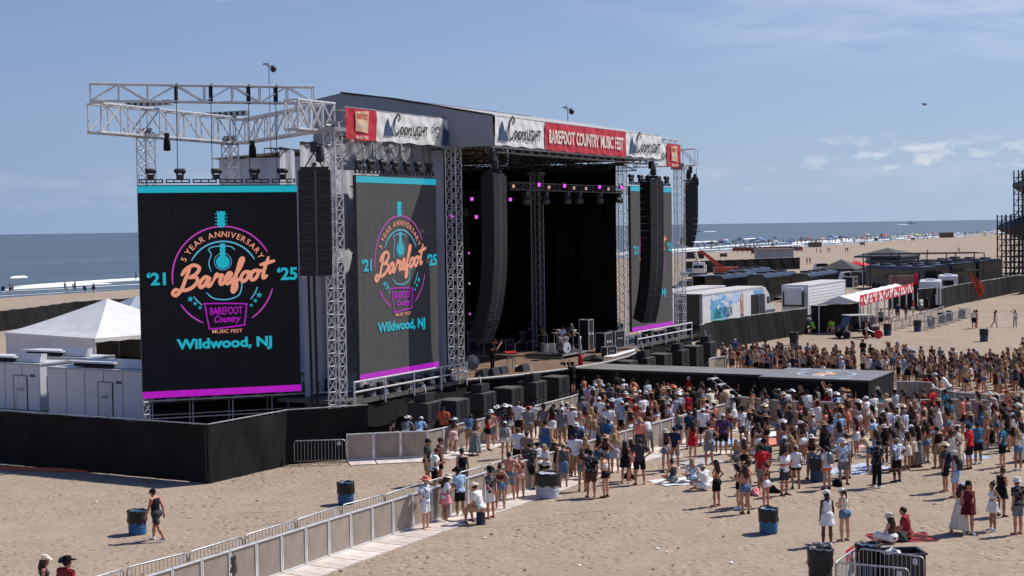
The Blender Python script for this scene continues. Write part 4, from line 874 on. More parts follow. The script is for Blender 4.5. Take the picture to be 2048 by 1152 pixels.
# scaffold bench under the black screen
t = thing('scaffold_bench', 'dark scaffold deck with rails beneath the black screen', 'scaffold', s1(.5, .9), TH1); 
for k in range(6):
    for y in (0, 1.4): m = MB(); m.tube((k * 1.9, y, 0), (k * 1.9, y, 2.2), .03); m.build('standard', STEEL, t)
for z in (.5, 1.3, 2.15):
    for y in (0, 1.4): m = MB(); m.tube((-.2, y, z), (9.7, y, z), .03 if z < 2 else .045); m.build('ledger', ALU if z > 1 else STEEL, t)
m = MB(); m.box((4.8, .7, 2.05), (9.8, 1.5, .05)); m.build('deck_board', BLKM, t); m = MB(); m.grid(lambda s, x: (9.8 * s, 1.45 + .05 * math.sin(s * 40), x * 2.0), 50, 3); m.build('black_cloth', BDRAPE, t, smooth=True)
for k in range(9):
    o = thing('road_case', 'small black road case on the scaffold deck, %s from the outer tower' % ORD[k], 'case', s1(.9 + k * 1.05, 1.4, 2.08), TH1 + .1 * (k % 3), 'road cases on the scaffold deck'); m = MB(); m.box((0, 0, .24 + .05 * (k % 3)), (.7, .6, .48 + .1 * (k % 3))); m.build('body', BLKM, o, bevel=.02)
    m = MB()
    for s in (-1, 1): m.box((s * .34, -.30, .24), (.03, .02, .48))
    m.box((0, -.305, .3), (.2, .02, .1)); m.build('metal_corner', ALU, o)
# backing cloths hanging loosely under the bright tower
drape('bluish grey tarpaulin stretched between the black screen and the bright tower', s1(8.0, 3.5), sp(-.7, 4.0), .3, 14.2, PALETARP, .16, 40, 'tarp_wall', 'tarpaulin')
for i, (px, y0, y1) in enumerate(((617, 546, 815), (628, 546, 818))): cable('thick black cable bundle hanging below the speaker column, ' + ('outer' if i == 0 else 'inner') + ' one', atY(px, y0, 69.2), atY(px + 8, y1, 69.6), .07, 'cable', BLK, 'cable_bundle', 'cable bundles')
# tents
def hip_tent(label, c, rz, w, d, eave, peak, walls, mat_=WVINYL, open_right=True):
    t = thing('marquee', label, 'tent', c, rz); m = MB(); n = 10
    def side(a, b, ap):
        for i in range(n):
            for j in range(6):
                def P(s, x):
                    e = Vector(a).lerp(Vector(b), s); q = e.lerp(Vector(ap), x); q.z = eave + (peak - eave) * (x ** 1.15) - .05 * abs(math.sin(s * math.pi * 3)) * (1 - x); return q
                s0, s1_, x0, x1 = i / n, (i + 1) / n, j / 6, (j + 1) / 6
                m.quad(P(s0, x0), P(s1_, x0), P(s1_, x1), P(s0, x1))
    k = [(-w / 2, -d / 2, eave), (w / 2, -d / 2, eave), (w / 2, d / 2, eave), (-w / 2, d / 2, eave)]
    ap = (0, 0, peak)
    for i in range(4): side(k[i], k[(i + 1) % 4], ap)
    m.build('roof_skin', mat_, t, smooth=False); m = MB()
    for i in range(4):
        a, b = Vector(k[i]), Vector(k[(i + 1) % 4]); m.grid(lambda s, x, a=a, b=b: tuple(a.lerp(b, s) + Vector((0, 0, -.28 * x - .03 * math.sin(s * 40) * x))), 30, 2)
    m.build('valance', mat_, t)
    for i in range(4): m = MB(); m.tube((k[i][0] * .98, k[i][1] * .98, 0), (k[i][0] * .98, k[i][1] * .98, eave), .05); m.build('pole', ALU, t)
    for i in walls:
        a, b = Vector(k[i]), Vector(k[(i + 1) % 4]); m = MB(); m.grid(lambda s, x, a=a, b=b: tuple(a.lerp(b, s) * .985 + Vector((.06 * math.sin(s * 18), .06 * math.cos(s * 15), -a.lerp(b, s).z * .985 + (eave - .2) * x))), 40, 4); m.build('side_curtain', mat_, t, smooth=True)
    return t
tc0 = at(190, 677, 2.6); tc0.z = 0
VN = Vector((-.75, .66, 0)); VU = Vector((.66, .75, 0)); TV = math.atan2(.75, .66)
hip_tent('white hip-roofed marquee with closed side curtains, behind the white containers', tc0 + VN * 6.2 + VU * 5.2, TV, 10.4, 12.4, 2.6, 5.1, (3, 1, 2), WVINYL)
hip_tent('second marquee in shade, pale blue grey, half behind the black screen', Vector((-32.3, 127, 0)), TV, 10, 9, 2.5, 4.75, (2,), pm('vinyl with painted shade', srgb(150, 160, 172), .5, 0, .06, .9, .4, 2))  # shade on this roof is mixed into its blue grey vinyl colour
for k, (a, b) in enumerate(((1.0, 1.0), (2.2, .8), (1.5, 2.5), (3.1, 2.2))):
    o = thing('folding_chair', 'dark folding chair under the marquee, %s from its open corner' % ORD[k], 'chair', tc0 + US * a + NS * b, k * .9, 'dark chairs under the marquee'); m = MB(); m.box((0, 0, .45), (.44, .42, .04)); m.build('seat', BLKM, o); m = MB(); m.box((0, .21, .75), (.44, .03, .4)); m.build('backrest', BLKM, o)
    for sx in (-1, 1): m = MB(); m.tube((sx * .2, -.2, 0), (sx * .2, .2, .9), .015); m.tube((sx * .2, .25, 0), (sx * .2, -.18, .45), .015); m.build('leg', STEEL, o)
fence('long dark fence on the beach beyond the marquee, near the water', [at(-40, 668, 0), at(60, 655, 0), at(150, 640, 0), at(300, 628, 0)], 2.2)
# camera poles on the roof
for i, (px, y0, y1, Y, nm) in enumerate(((541, 132, 275, 95, 'behind the topmost truss'), (1136, 218, 262, 108, 'above the main roof'))):
    b = atY(px, y1, Y); tp = atY(px, y0, Y); t = thing('camera_mast', 'slim mast topped by a dome camera ' + nm, 'mast', (b.x, b.y, 0)); m = MB(); m.tube((0, 0, 0), (0, 0, tp.z), .05, 8, r2=.035); m.build('pole', STEEL, t)
    m = MB(); m.lathe([(.16, 0), (.2, -.1), (.19, -.2), (.12, -.32), (.02, -.36)], 12, c=(.28, 0, tp.z - .05)); m.build('dome', BLKM, t, smooth=True); m = MB(); m.box((.1, 0, tp.z), (.5, .08, .08)); m.box((-.22, 0, tp.z + .12), (.3, .14, .12)); m.tube((-.05, 0, tp.z), (-.05, 0, tp.z + .35), .02); m.build('camera_head', ALUD, t)
# ---------------------------------------------------------------- gear on the stage
def ap(px, py, z=2.0): return at(px, py, z)
def box_thing(name, label, cat, loc, rz, size, mat_, parts=(), group=None, bevel=.02):
    t = thing(name, label, cat, loc, rz, group); m = MB(); m.box((0, 0, size[2] / 2), size); m.build('body', mat_, t, bevel=bevel)
    for nm, c, d, mm in parts: m = MB(); m.box(c, d); m.build(nm, mm, t)
    return t
rz0 = TH
t = thing('drum_riser', 'low black riser platform under the drum kit', 'platform', ap(1112, 713), TH); m = MB(); m.box((0, 0, .22), (3.4, 2.6, .1)); m.build('deck', BLKM, t); m = MB(); m.box((0, -1.31, .24), (3.42, .05, .12)); m.build('edge', ALUD, t)
for sx in (-1.5, 1.5): m = MB(); m.box((sx, 0, .09), (.12, 2.4, .17)); m.build('leg', STEEL, t)
CHROME = pm('chrome', (.6, .6, .6), .2, .9, .05); DRUMS = pm('silver drum shell', (.45, .45, .46), .25, .5, .2, 9); SKIN = pm('drum skin', (.66, .68, .72), .6, 0, .08, 3); BRASS = pm('cymbal brass', (.55, .5, .36), .3, .8, .1)
dk = thing('drum_kit', 'silver drum kit with a pale bass drum skin on the riser', 'drums', ap(1128, 707, 2.3), TH - R(18)); zb = .0
def drum(nm, c, r, h, tilt=0, ax='z', mat_=DRUMS):
    m = MB(); m.lathe([(r, 0), (r, h)], 18)
    if ax == 'y': m.v = [(x, z - h / 2, y) for x, y, z in m.v]
    elif tilt: q = Matrix.Rotation(tilt, 3, 'X'); m.v = [tuple(q @ Vector(p)) for p in m.v]
    m.v = [(x + c[0], y + c[1], z + c[2]) for x, y, z in m.v]; return m.build(nm, mat_, dk, smooth=False)
drum('bass_drum', (0, 0, .38), .36, .5, 0, 'y', DRUMS); m = MB(); m.lathe([(.33, 0), (.33, .01)], 20); m.v = [(x, -.26 - z, y + .38) for x, y, z in m.v]; m.build('drum_skin', SKIN, dk); m = MB(); m.lathe([(.07, 0), (.07, .015)], 14); m.v = [(x + .12, -.27 - z, y + .33) for x, y, z in m.v]; m.build('port', BLK, dk)
drum('tom', (-.28, .05, .78), .17, .24, .3); drum('tom', (.22, .05, .78), .17, .24, .3); drum('floor_tom', (-.85, .2, .2), .24, .48); drum('floor_tom', (-1.25, .35, .2), .26, .5); drum('snare', (.62, .5, .6), .18, .16)
for c in ((-.95, -.1, 1.35), (.95, .1, 1.4), (-.4, .2, 1.5), (.8, .45, 1.0)):
    m = MB(); m.lathe([(.01, .03), (.25, 0), (.26, -.01)], 18, c=c); m.build('cymbal', BRASS, dk, smooth=True); m = MB(); m.tube((c[0], c[1], 0), (c[0], c[1], c[2]), .015)
    for a in (0, 2.1, 4.2): m.tube((c[0], c[1], .45), (c[0] + .3 * math.cos(a), c[1] + .3 * math.sin(a), 0), .012)
    m.build('cymbal_stand', CHROME, dk)
AMPG = pm('amp grille cloth', (.05, .05, .055), .8, 0, .2, 20)
for i, (px, py, z, w, h, lb) in enumerate(((998, 668, 2.0, 1.0, 1.3, 'black guitar amplifier stack behind the guitarist'), (1022, 662, 2.0, 1.1, 1.9, 'tall black amplifier rack left of the dark tower'), (1043, 690, 2.0, 1.5, 1.0, 'wide black box in front of the amplifiers'), (1000, 632, 3.3, .9, .6, 'small pale topped amplifier on top of the stack'), (1060, 655, 2.0, .9, 1.5, 'black equipment rack next to the dark tower'))):
    t = thing('amplifier', lb, 'amplifier', ap(px, py, z), TH - R(10)); m = MB(); m.box((0, 0, h / 2), (w, .6, h)); m.build('cabinet', BLKM, t, bevel=.03); m = MB(); m.box((0, -.31, h * .42), (w * .86, .02, h * .68)); m.build('grille', AMPG, t); m = MB(); m.box((0, -.31, h * .9), (w * .86, .02, h * .12)); m.build('control_panel', STEEL, t)
for i, (px, py, h, w, lb) in enumerate(((1208, 704, 1.25, .95, 'black road case with bright metal edges near the far tower'), (1173, 700, 2.0, .6, 'tall dark case with a bright edge behind the drum kit'), (1222, 688, 1.0, .8, 'low dark case before the far tower'), (930, 690, 1.5, 1.0, 'black case stack behind the near front tower'), (947, 672, 1.8, 1.2, 'tall black case stack deep behind the near speaker column'))):
    t = thing('flight_case', lb, 'case', ap(px, py), TH - R(5)); m = MB(); m.box((0, 0, h / 2), (w, .7, h)); m.build('body', BLKM, t); m = MB()
    for sx in (-1, 1):
        for sy in (-1, 1): m.box((sx * w / 2, sy * .35, h / 2), (.05, .05, h + .03))
        m.box((sx * w / 2, 0, h), (.05, .72, .05)); m.box((0, sx * .35, h), (w, .05, .05))
    m.build('edge_profile', ALU, t); m = MB(); m.box((-.15, -.36, h * .55), (.2, .02, .16)); m.box((.2, -.36, h * .55), (.2, .02, .16)); m.build('latch', ALU, t)
FC = t
for i, (px, py, w_, h_) in enumerate(((938, 700, 1, 1.2), (952, 690, 1.2, 1.6), (962, 676, 1, 2.0), (975, 668, 1.3, 1.3), (1012, 655, 1.2, 1.5), (1033, 668, 1, 1.1), (1052, 676, 1.1, .9), (1075, 662, 1, 1.6), (1150, 690, .9, .9), (1190, 690, 1, .8), (1232, 694, .9, 1.1), (1218, 712, .7, .6), (1012, 700, .8, .7), (1068, 700, .7, .6))):
    clone(FC, ap(px, py), TH - R(5 + 7 * (i % 3)), 'black edged case among the stacked band gear, %s from the near end' % ORD[i], (w_, w_, h_ * .55))['group'] = 'gear cases stacked on the stage'
for i, (px, py, zt) in enumerate(((932, 690, 9), (1000, 640, 8), (1056, 655, 7))):
    q_ = tower('thin black ladder truss standing in the dark stage, %s from the near side' % ORD[i], ap(px, py), Hd, Hd + zt, .4, BLKM)
    for k in range(3): lamp(WL if k == 1 else PL, Vector(q_.location) + Vector((.3, -.45, 2.2 + 2.1 * k)), TH - R(30), 'small lamp on the %s ladder truss, %s from its foot' % (ORD[i], ORD[k]), 'lamps on the ladder trusses').scale = (.3,) * 3
drape('slack dark cloth hung low across the rear of the stage', sp(12, 11.6), sp(31.2, 11.6), 2.1, 4.6, pm('faded black cloth', (.03, .03, .031), .9, 0, .3, 1.5, .5, 3, .1), .4, 90)
t = thing('keyboard_stand', 'slim stand holding a small red board, beside the guitarist', 'stand', ap(1022, 742), TH - R(30)); m = MB(); m.box((0, 0, 1.05), (.75, .35, .07), rot=Matrix.Rotation(.25, 3, 'X')); m.build('red_board', pm('red lacquer', srgb(150, 40, 40), .4), t); m = MB()
for sx in (-.25, .25): m.tube((sx, -.25, 0), (sx * .6, 0, 1.0), .02); m.tube((sx, .25, 0), (sx * .6, 0, 1.0), .02)
m.build('leg', STEEL, t)
for i, (px, py) in enumerate(((1031, 737), (968, 715), (1095, 716), (1158, 712))):
    t = thing('microphone_stand', 'thin microphone stand on the stage, ' + ('beside the red board', 'behind the guitarist', 'left of the drum kit', 'right of the drum kit')[i], 'stand', ap(px, py), i * 1.0); m = MB(); m.tube((0, 0, 0), (0, 0, 1.45), .016); m.tube((0, 0, 1.4), (.35, 0, 1.6), .012)
    for a in (0, 2.1, 4.2): m.tube((0, 0, .2), (.3 * math.cos(a), .3 * math.sin(a), 0), .012)
    m.build('pole', STEEL, t); m = MB(); m.lathe([(.02, 0), (.03, .08), (.03, .14), (.01, .17)], 8, c=(.36, 0, 1.57)); m.build('microphone', BLK, t)
for i, (px, py) in enumerate(((966, 752), (986, 750), (1003, 747), (1045, 742))):
    t = thing('monitor_wedge', 'black monitor wedge along the stage front, %s from the near end' % ORD[i], 'speaker', ap(px, py), TH + math.pi, 'monitor wedges at the stage front'); m = MB(); m.prism([(-.4, -.3, 0), (-.4, .3, 0), (-.4, .18, .42), (-.4, -.3, .2)], (.8, 0, 0)); m.build('cabinet', BLKM, t, bevel=.02); m = MB(); m.quad((-.36, -.28, .225), (.36, -.28, .225), (.36, .16, .43), (-.36, .16, .43)); m.build('grille', CABF, t)
t = thing('wind_fan', 'round pale fan dish at the near front corner of the stage', 'fan', ap(944, 748), TH - R(35)); m = MB(); m.lathe([(.05, .1), (.36, .0), (.42, .06), (.4, .14), (.05, .2)], 24); m.v = [(x, -z, y + .65) for x, y, z in m.v]; m.build('dish', pm('pale dish', (.13, .135, .15), .5, .2, .4, 4), t); m = MB(); m.tube((-.4, 0, 0), (0, .1, .6), .03); m.tube((.4, 0, 0), (0, .1, .6), .03); m.build('stand', BLKM, t)
m = MB()
for k in range(5): m.tube((k * .05, -.1 - k * .12, .06), (5.4 - k * .3, .9 - k * .14, .1), .05)
o = m.build('scaffold_tube_pile', ALU, None, ap(1205, 716), TH - R(8)); tag(o, 'silvery loose tubes lying at the stage edge next to the catwalk', 'tubes')
blob('cable_coil', 'black heap of coiled cable where the catwalk meets the stage', 'cable coil', RUB, ap(1188, 722), (.7, .5, .28), 5)
t = thing('fire_extinguisher', 'red cylinder with pale top standing at the root of the catwalk', 'cylinder', ap(1161, 730), 0); m = MB(); m.lathe([(.14, 0), (.14, .55), (.1, .62)], 12); m.build('red_body', INKR, t, smooth=True); m = MB(); m.lathe([(.1, .62), (.1, 1.0), (.05, 1.3), (.04, 1.7)], 12); m.build('pale_top', STEEL, t, smooth=True)
# strobe lamps on the wing decks below the two side screens
def strobes(n, u0, du, nm):
    src = None
    for i in range(n):
        lb = 'twin floor lamp under the %s screen, %s from the near end' % (nm, ORD[i])
        if src is None:
            src = thing('floor_lamp', lb, 'stage light', sp(u0, -.2, Hd), TH, 'floor lamps below the side screens'); m = MB(); m.box((0, 0, .12), (.3, .3, .2)); m.lathe([(.14, .2), (.17, .5), (.16, .62)], 10); m.build('body', BLKM, src)
            m = MB(); m.box((.38, -.16, .12), (.06, .03, .22)); m.box((.50, -.16, .12), (.06, .03, .22)); m.build('lamp_tube', pm('white lamp glass', (.7, .7, .7), .3), src)
        else: clone(src, sp(u0 + du * i, -.2, Hd), None, lb)
strobes(8, .3, 1.12, 'sunlit'); strobes(7, 33.6, 1.15, 'far')
# ---------------------------------------------------------------- vehicles and back-of-house to the right
GLOSSK = pm('black coach paint', (.012, .012, .014), .12, 0, .1, 1, spec=.6); SILV = pm('silver coach roof', srgb(132, 138, 146), .35, .3, .15, 1.5); WGLOSS = pm('white vehicle paint', (.68, .68, .68), .25, 0, .05, 1, spec=.6); TRW = pm('white trailer side', (.72, .72, .73), .4, 0, .05, 1)
ORANGE = pm('orange machine paint', srgb(176, 74, 46), .45, 0, .12, 2); INNER_SHADE = pm('painted interior shade', (.05, .048, .046), .5, .2, .2, 3)
def wheels(t, xs, hw, r=.5, both=True):
    for x in xs:
        for sy in ((-1, 1) if both else (-1,)):
            m = MB(); m.lathe([(r * .6, -.13), (r * .95, -.14), (r, -.08), (r, .08), (r * .95, .14), (r * .6, .13)], 18); m.v = [(a + x, c + sy * (hw - .1), b + r) for a, b, c in m.v]; w = m.build('wheel', RUB, t)
            m = MB(); m.lathe([(r * .58, -.12), (r * .5, -.06), (r * .2, -.1), (r * .2, .1), (r * .5, .06), (r * .58, .12)], 14); m.v = [(a + x, c + sy * (hw - .1), b + r) for a, b, c in m.v]; m.build('rim', CHROME, w)
def trailer(label, near, ln, wd=2.6, h=4.1, mural=False, reefer=False, open_end=False, rz=TH):
    """Local x along the long side from the near end, y to the left of it (away from the stage crowd)."""
    t = thing('semi_trailer', label, 'trailer', near, rz); zb = 1.15
    m = MB(); m.box((ln / 2, wd / 2, h - .03), (ln, wd, .06)); m.build('roof', pm('trailer roof', srgb(206, 198, 192), .5), t); 
    m = MB(); m.box((ln / 2, .03, (h + zb) / 2), (ln, .06, h - zb - .07)); m.build('side', TRW, t); m = MB(); m.box((ln / 2, wd - .03, (h + zb) / 2), (ln, .06, h - zb - .07)); m.build('side', TRW, t)
    m = MB(); m.box((ln - .03, wd / 2, (h + zb) / 2), (.06, wd - .13, h - zb - .07)); m.build('end_wall', TRW, t)
    m = MB(); m.box((ln / 2, wd / 2, zb - .12), (ln, wd, .24)); m.build('chassis', BLKM, t); wheels(t, (1.5, 2.8) if not reefer else (ln - 1.6, ln - 2.9), wd / 2, .5); 
    for c in t.children:
        if c.name.startswith('wheel'): c.location.y = wd / 2
    m = MB()
    for z in (h - .1, zb + .08): m.box((ln / 2, -.02, z), (ln, .05, .12))
    for x in (.06, ln - .06): m.box((x, -.02, (h + zb) / 2), (.12, .05, h - zb))
    m.build('corner_rail', ALU, t)
    if open_end:
        m = MB(); m.box((.4, wd / 2, (h + zb) / 2), (.05, wd - .2, h - zb - .2)); m.build('interior_shade_sheet', INNER_SHADE, t); m = MB()  # dark sheet added just inside the open end, stands for the shade within
        for y in (.1, wd - .1): m.box((-.03, y, (h + zb) / 2), (.08, .18, h - zb))
        m.build('end_frame', ALUD, t); m = MB(); m.box((-.02, wd * .8, h - .4), (.05, .5, .3)); m.build('lamp_box', ALU, t)
    else:
        m = MB(); m.box((.03, wd / 2, (h + zb) / 2), (.06, wd - .13, h - zb - .07)); m.build('end_wall', TRW, t)
    if reefer:
        m = MB(); m.box((-.25, wd / 2, 2.9), (.5, 1.9, 1.9)); q = m.build('cooling_unit', WGLOSS, t, bevel=.12); m = MB(); m.box((-.51, wd / 2, 2.1), (.03, 1.7, .16)); m.build('grille_strip', BLK, q); m = MB()
        for y in (.35, wd - .35): m = MB(); m.box((-.35, y, 2.75), (.32, .14, 1.5)); m.build('side_louvre', BLK, q)
        m = MB()
        for k in range(9): m.box((ln / 2, -.012, zb + .35 + k * .3), (ln - .3, .02, .03))
        m.build('side_rib', pm('trailer rib', srgb(186, 188, 194)), t)
    if mural:
        A = Art(); b0 = emblem_mats
        x0, x1 = 2.2, ln - .2; w = x1 - x0; z0, z1 = zb + .1, h - .2
        A.poly([(x0, z0), (x1, z0), (x1, z1), (x0, z1)], 0); rgm = random.Random(4)
        A.poly([(x0, z0), (x0 + w * .3, z0), (x0 + w * .34, z0 + .9), (x0 + w * .2, z1 - .5), (x0, z1 - .3)], 2); A.poly([(x0, z0), (x0 + w * .25, z0), (x0 + w * .14, z0 + 1.7), (x0, z0 + 1.9)], 3)
        for k in range(26): x = x0 + rgm.uniform(.02, .6) * w; z = z0 + rgm.uniform(.5, .95) * (z1 - z0); A.poly([(x + .75 * math.cos(a) * rgm.uniform(.6, 1), z + .28 * math.sin(a)) for a in np.linspace(0, 6.28, 12)[:-1]], rgm.choice((0, 1, 1, 2)))
        A.poly([(x1 - .1, z1 - .1), (x1 - 2.6, z1 - .1), (x1 - 2.3, z1 - .8), (x1 - .1, z1 - 1.1)], 2)
        A.text('LAINEY WILSON', x0 + w * .22, z0 + .95, w * .34, .95, 4, .02)
        fx = x0 + w * .58                                               # a long-haired figure in a pinkish top and jeans
        A.poly([(fx - .5, z0), (fx + .5, z0), (fx + .45, z0 + .55), (fx - .4, z0 + .55)], 7); A.poly([(fx - .42, z0 + .5), (fx + .46, z0 + .5), (fx + .55, z0 + 1.0), (fx + .3, z0 + 1.55), (fx - .3, z0 + 1.55), (fx - .5, z0 + 1.0)], 6)
        A.poly([(fx - .45, z0 + 1.1), (fx + .1, z0 + .9), (fx + .36, z0 + 1.5), (fx + .36, z0 + 2.2), (fx + .1, z0 + 2.5), (fx - .3, z0 + 2.4), (fx - .52, z0 + 1.8)], 5); A.poly(circle_pts(fx - .02, z0 + 1.95, .2, n=14, ry=.28), 8); A.poly([(fx - .5, z0 + 2.25), (fx + .5, z0 + 2.3), (fx + .25, z0 + 2.42), (fx + .2, z0 + 2.62), (fx - .2, z0 + 2.6), (fx - .25, z0 + 2.4)], 9)
        A.mb.build('side_mural', b0, t); m = MB(); m.box((x1 - w * .16, -.03, zb + 1.15), (w * .15, .04, 2.2)); d = m.build('side_door', BLK, t); m = MB(); m.box((x1 - w * .06, -.30, zb + 1.15), (.06, .55, 2.2)); m.build('door_leaf', ALUD, d)
    return t
emblem_mats = [pm('mural white', (.66, .68, .70)), pm('mural pale blue', srgb(176, 200, 226)), pm('mural blue', srgb(112, 164, 212)), pm('mural turquoise', srgb(70, 176, 190)), pm('mural ink', srgb(36, 84, 104)), pm('mural tan hair', srgb(176, 128, 96)), pm('mural pink', srgb(196, 132, 116)), pm('mural denim', srgb(64, 80, 112)), pm('mural skin', srgb(222, 178, 150)), pm('mural hat', srgb(196, 170, 140))]
def gz(px, py, z): p = at(px, py, z); p.z = 0; return p
trailer('white semi trailer with a blue mural of a singer and an open side door', gz(1403.5, 588, 4.1), 16.5, mural=True, open_end=True)
p = gz(1365, 585, 4.0); trailer('plain white semi trailer parked just left of the mural trailer', p + NS * .6 - US * 3, 16.0)
trailer('ribbed white refrigerated trailer with a cooling unit on its nose', gz(1615, 570, 4.1), 13.5, reefer=True)
def truck_cab(label, near, rz, col=WGLOSS):
    t = thing('truck_cab', label, 'truck', near, rz); m = MB(); prof = [(0, .9), (0, 3.9), (.6, 3.95), (1.9, 3.2), (2.3, 2.3), (3.4, 2.0), (3.7, 1.5), (3.7, .7), (0, .7)]
    m.prism([(x, -1.2, z) for x, z in prof], (0, 2.4, 0)); m.build('cab_body', col, t, bevel=.08); m = MB()
    m.prism([(1.0, -1.22, 2.35), (1.0, -1.22, 3.0), (1.75, -1.22, 3.0), (2.05, -1.22, 2.35)], (0, .02, 0)); m.prism([(1.0, 1.22, 2.35), (2.05, 1.22, 2.35), (1.75, 1.22, 3.0), (1.0, 1.22, 3.0)], (0, -.02, 0)); m.quad((1.93, -1.05, 3.15), (1.93, 1.05, 3.15), (2.32, 1.05, 2.36), (2.32, -1.05, 2.36)); m.build('window', GLASS, t); wheels(t, (2.7, -.2), 1.25, .5)
    m = MB(); m.box((3.75, 0, .85), (.15, 2.4, .4)); m.build('bumper', CHROME, t); return t
truck_cab('white sleeper truck cab coupled to the mural trailer', gz(1403.5, 588, 4.1) + US * 17.0 + NS * 1.3, TH)
def bus(label, near, ln, rz, h=3.6, body=GLOSSK, roof=SILV, ends=True):
    t = thing('tour_bus', label, 'bus', near, rz); w = 2.55; m = MB(); sec = [(-w / 2, .45), (-w / 2, h - .45), (-w / 2 + .12, h - .18), (-w / 2 + .4, h), (w / 2 - .4, h), (w / 2 - .12, h - .18), (w / 2, h - .45), (w / 2, .45)]
    m.prism([(0, y, z) for y, z in sec], (ln, 0, 0)); m.build('body', body, t, bevel=.1)
    m = MB(); m.box((ln / 2, 0, h + .012), (ln - .5, w - .8, .03)); m.build('roof_panel', roof, t)
    m = MB()
    for s in (-1, 1):
        for k in range(int(ln / 2)): m.box((1.3 + k * (ln - 2) / int(ln / 2) + .45, s * (w / 2 + .006), 2.35), ((ln - 2) / int(ln / 2) - .12, .02, .95))
    m.box((-.012, 0, 2.35), (.03, w - .5, 1.3)); m.box((ln + .012, 0, 2.3), (.03, w - .4, 1.5)); m.build('window', GLASS, t)
    for k in range(3): m = MB(); m.box((ln * (.2 + .28 * k), 0, h + .14), (1.3, 1.3, .26)); m.build('roof_unit', BLKM, t, bevel=.06)
    wheels(t, (2.6, ln - 3.2, ln - 2.1), w / 2, .5); return t
for i, (px, py, ln, lb) in enumerate(((1428, 551, 13.5, 'black tour bus at the near end of the bus row, behind the trailers'), (1512, 549, 13.5, 'black tour bus second in the row behind the ribbed trailer'), (1600, 547, 13.5, 'black tour bus with roof units, third in the row'), (1466, 541, 13.5, 'black tour bus further back beside the orange boom lift'))):
    bus(lb, gz(px, py, 3.6), ln, TH)
for i in range(6):
    px, py = 1862 + 27 * i - (i % 2) * 4, 533 + [0, -3, -6, -9, -12, -15][i]
    bus('dark tour bus with pale roof in the far bus park, %s from the feather flag' % ORD[i], gz(px, py, 3.6), 13.5, TH + .9, 3.6, GLOSSK if i % 3 else pm('graphite coach paint', (.06, .065, .07), .2))
def rv(label, near, ln, rz, h=3.2, col=WGLOSS):
    t = thing('motorhome', label, 'motorhome', near, rz); m = MB(); m.box((ln / 2, 0, h / 2 + .25), (ln, 2.4, h - .5)); m.build('body', col, t, bevel=.1); m = MB()
    for k in range(3): m.box((ln * (.2 + .28 * k), -1.205, 2.1), (ln * .14, .02, .6))
    m.box((-.005, 0, 2.1), (.02, 1.4, .7)); m.build('window', GLASS, t); m = MB(); m.box((ln * .5, 0, h + .1), (1, 1, .2)); m.build('roof_unit', WGLOSS, t); m = MB(); m.box((ln / 2, -1.21, 1.2), (ln - .2, .02, .12)); m.build('side_stripe', pm('grey stripe', (.2, .22, .26)), t); wheels(t, (1.2, ln - 1.3), 1.2, .38); return t
rv('white office trailer with square windows beside the feather flag', gz(1860, 563, 3.2), 7.0, TH + .2); rv('grey motorhome under the black lighting frame', gz(1735, 512, 3.4), 10, TH - 1.0, 3.4, pm('grey blue paint', srgb(96, 108, 124), .4)); rv('white van body behind the office trailer', gz(1896, 552, 3.0), 6, TH + .2, 3.0)
def car(label, loc, rz, col, suv=False):
    t = thing('parked_car', label, 'car', loc, rz); hh = 1.75 if suv else 1.45; m = MB(); L_ = 4.7
    prof = [(-L_ / 2, .35), (-L_ / 2, .85), (-L_ / 2 + .15, .95), (-L_ / 2 + (.1 if suv else .7), 1.0), (-L_ / 2 + (.35 if suv else 1.1), hh - .05), (-L_ / 2 + 1.5, hh), (.35, hh), (1.1, 1.0), (L_ / 2 - .15, .82), (L_ / 2, .6), (L_ / 2, .35)]
    m.prism([(x, -.9, z) for x, z in prof], (0, 1.8, 0)); m.build('body', col, t, bevel=.08); m = MB()
    a, b = -L_ / 2 + (.4 if suv else 1.1), .95
    for s in (-.906, .906): m.add([(a, s, 1.02), (b, s, 1.02), (.35, s, hh - .1), (a + .25, s, hh - .1)], [(0, 1, 2, 3)])
    m.quad((.42, -.78, hh - .05), (.42, .78, hh - .05), (1.12, .82, 1.02), (1.12, -.82, 1.02)); m.build('window', GLASS, t); wheels(t, (-1.4, 1.45), .92, .34)
    for s in (-.62, .62): m = MB(); m.box((L_ / 2 - .02, s, .72), (.06, .32, .14)); m.build('headlight', pm('lamp glass', (.7, .7, .7), .15), t)
    return t
car('black saloon car parked left of the dark awning', gz(1372, 562, 1.4), TH + 2.9, GLOSSK); car('silver car next to the black saloon', gz(1412, 560, 1.4), TH + 2.9, SILV)
car('black pickup like car with a white roof, behind the third bus', gz(1662, 536, 1.6), TH - 1.2, GLOSSK, True); car('white utility car near the grey motorhome', gz(1707, 545, 1.6), TH - 1.0, WGLOSS, True)
PKC = [o for o in SC.objects if o.get('category') == 'car']
for i, (px, py, k_, rz_) in enumerate(((1690, 551, 0, -.9), (1722, 549, 3, -1.0), (1742, 552, 2, .5), (1760, 556, 0, .6), (1650, 543, 3, -1.2), (1383, 553, 1, 2.8), (1806, 553, 3, .4))):
    clone(PKC[k_], at(px, py), TH + rz_, ('dark' if k_ in (0, 2) else 'pale') + ' car parked in the back compound, %s of the extra row' % ORD[i])
for i, (px, py) in enumerate(((1700, 574), (1722, 570), (1745, 566), (1762, 561), (1840, 575), (1852, 571), (1866, 566), (1795, 549), (1818, 547), (1841, 546))):
    o_ = clone(FC, at(px, py), TH + i, 'dark equipment crate in the back compound behind the fringed tent, %s along' % ORD[i], (2.2, 2.4, .9 + .3 * (i % 3))); o_['group'] = 'crates in the back compound'
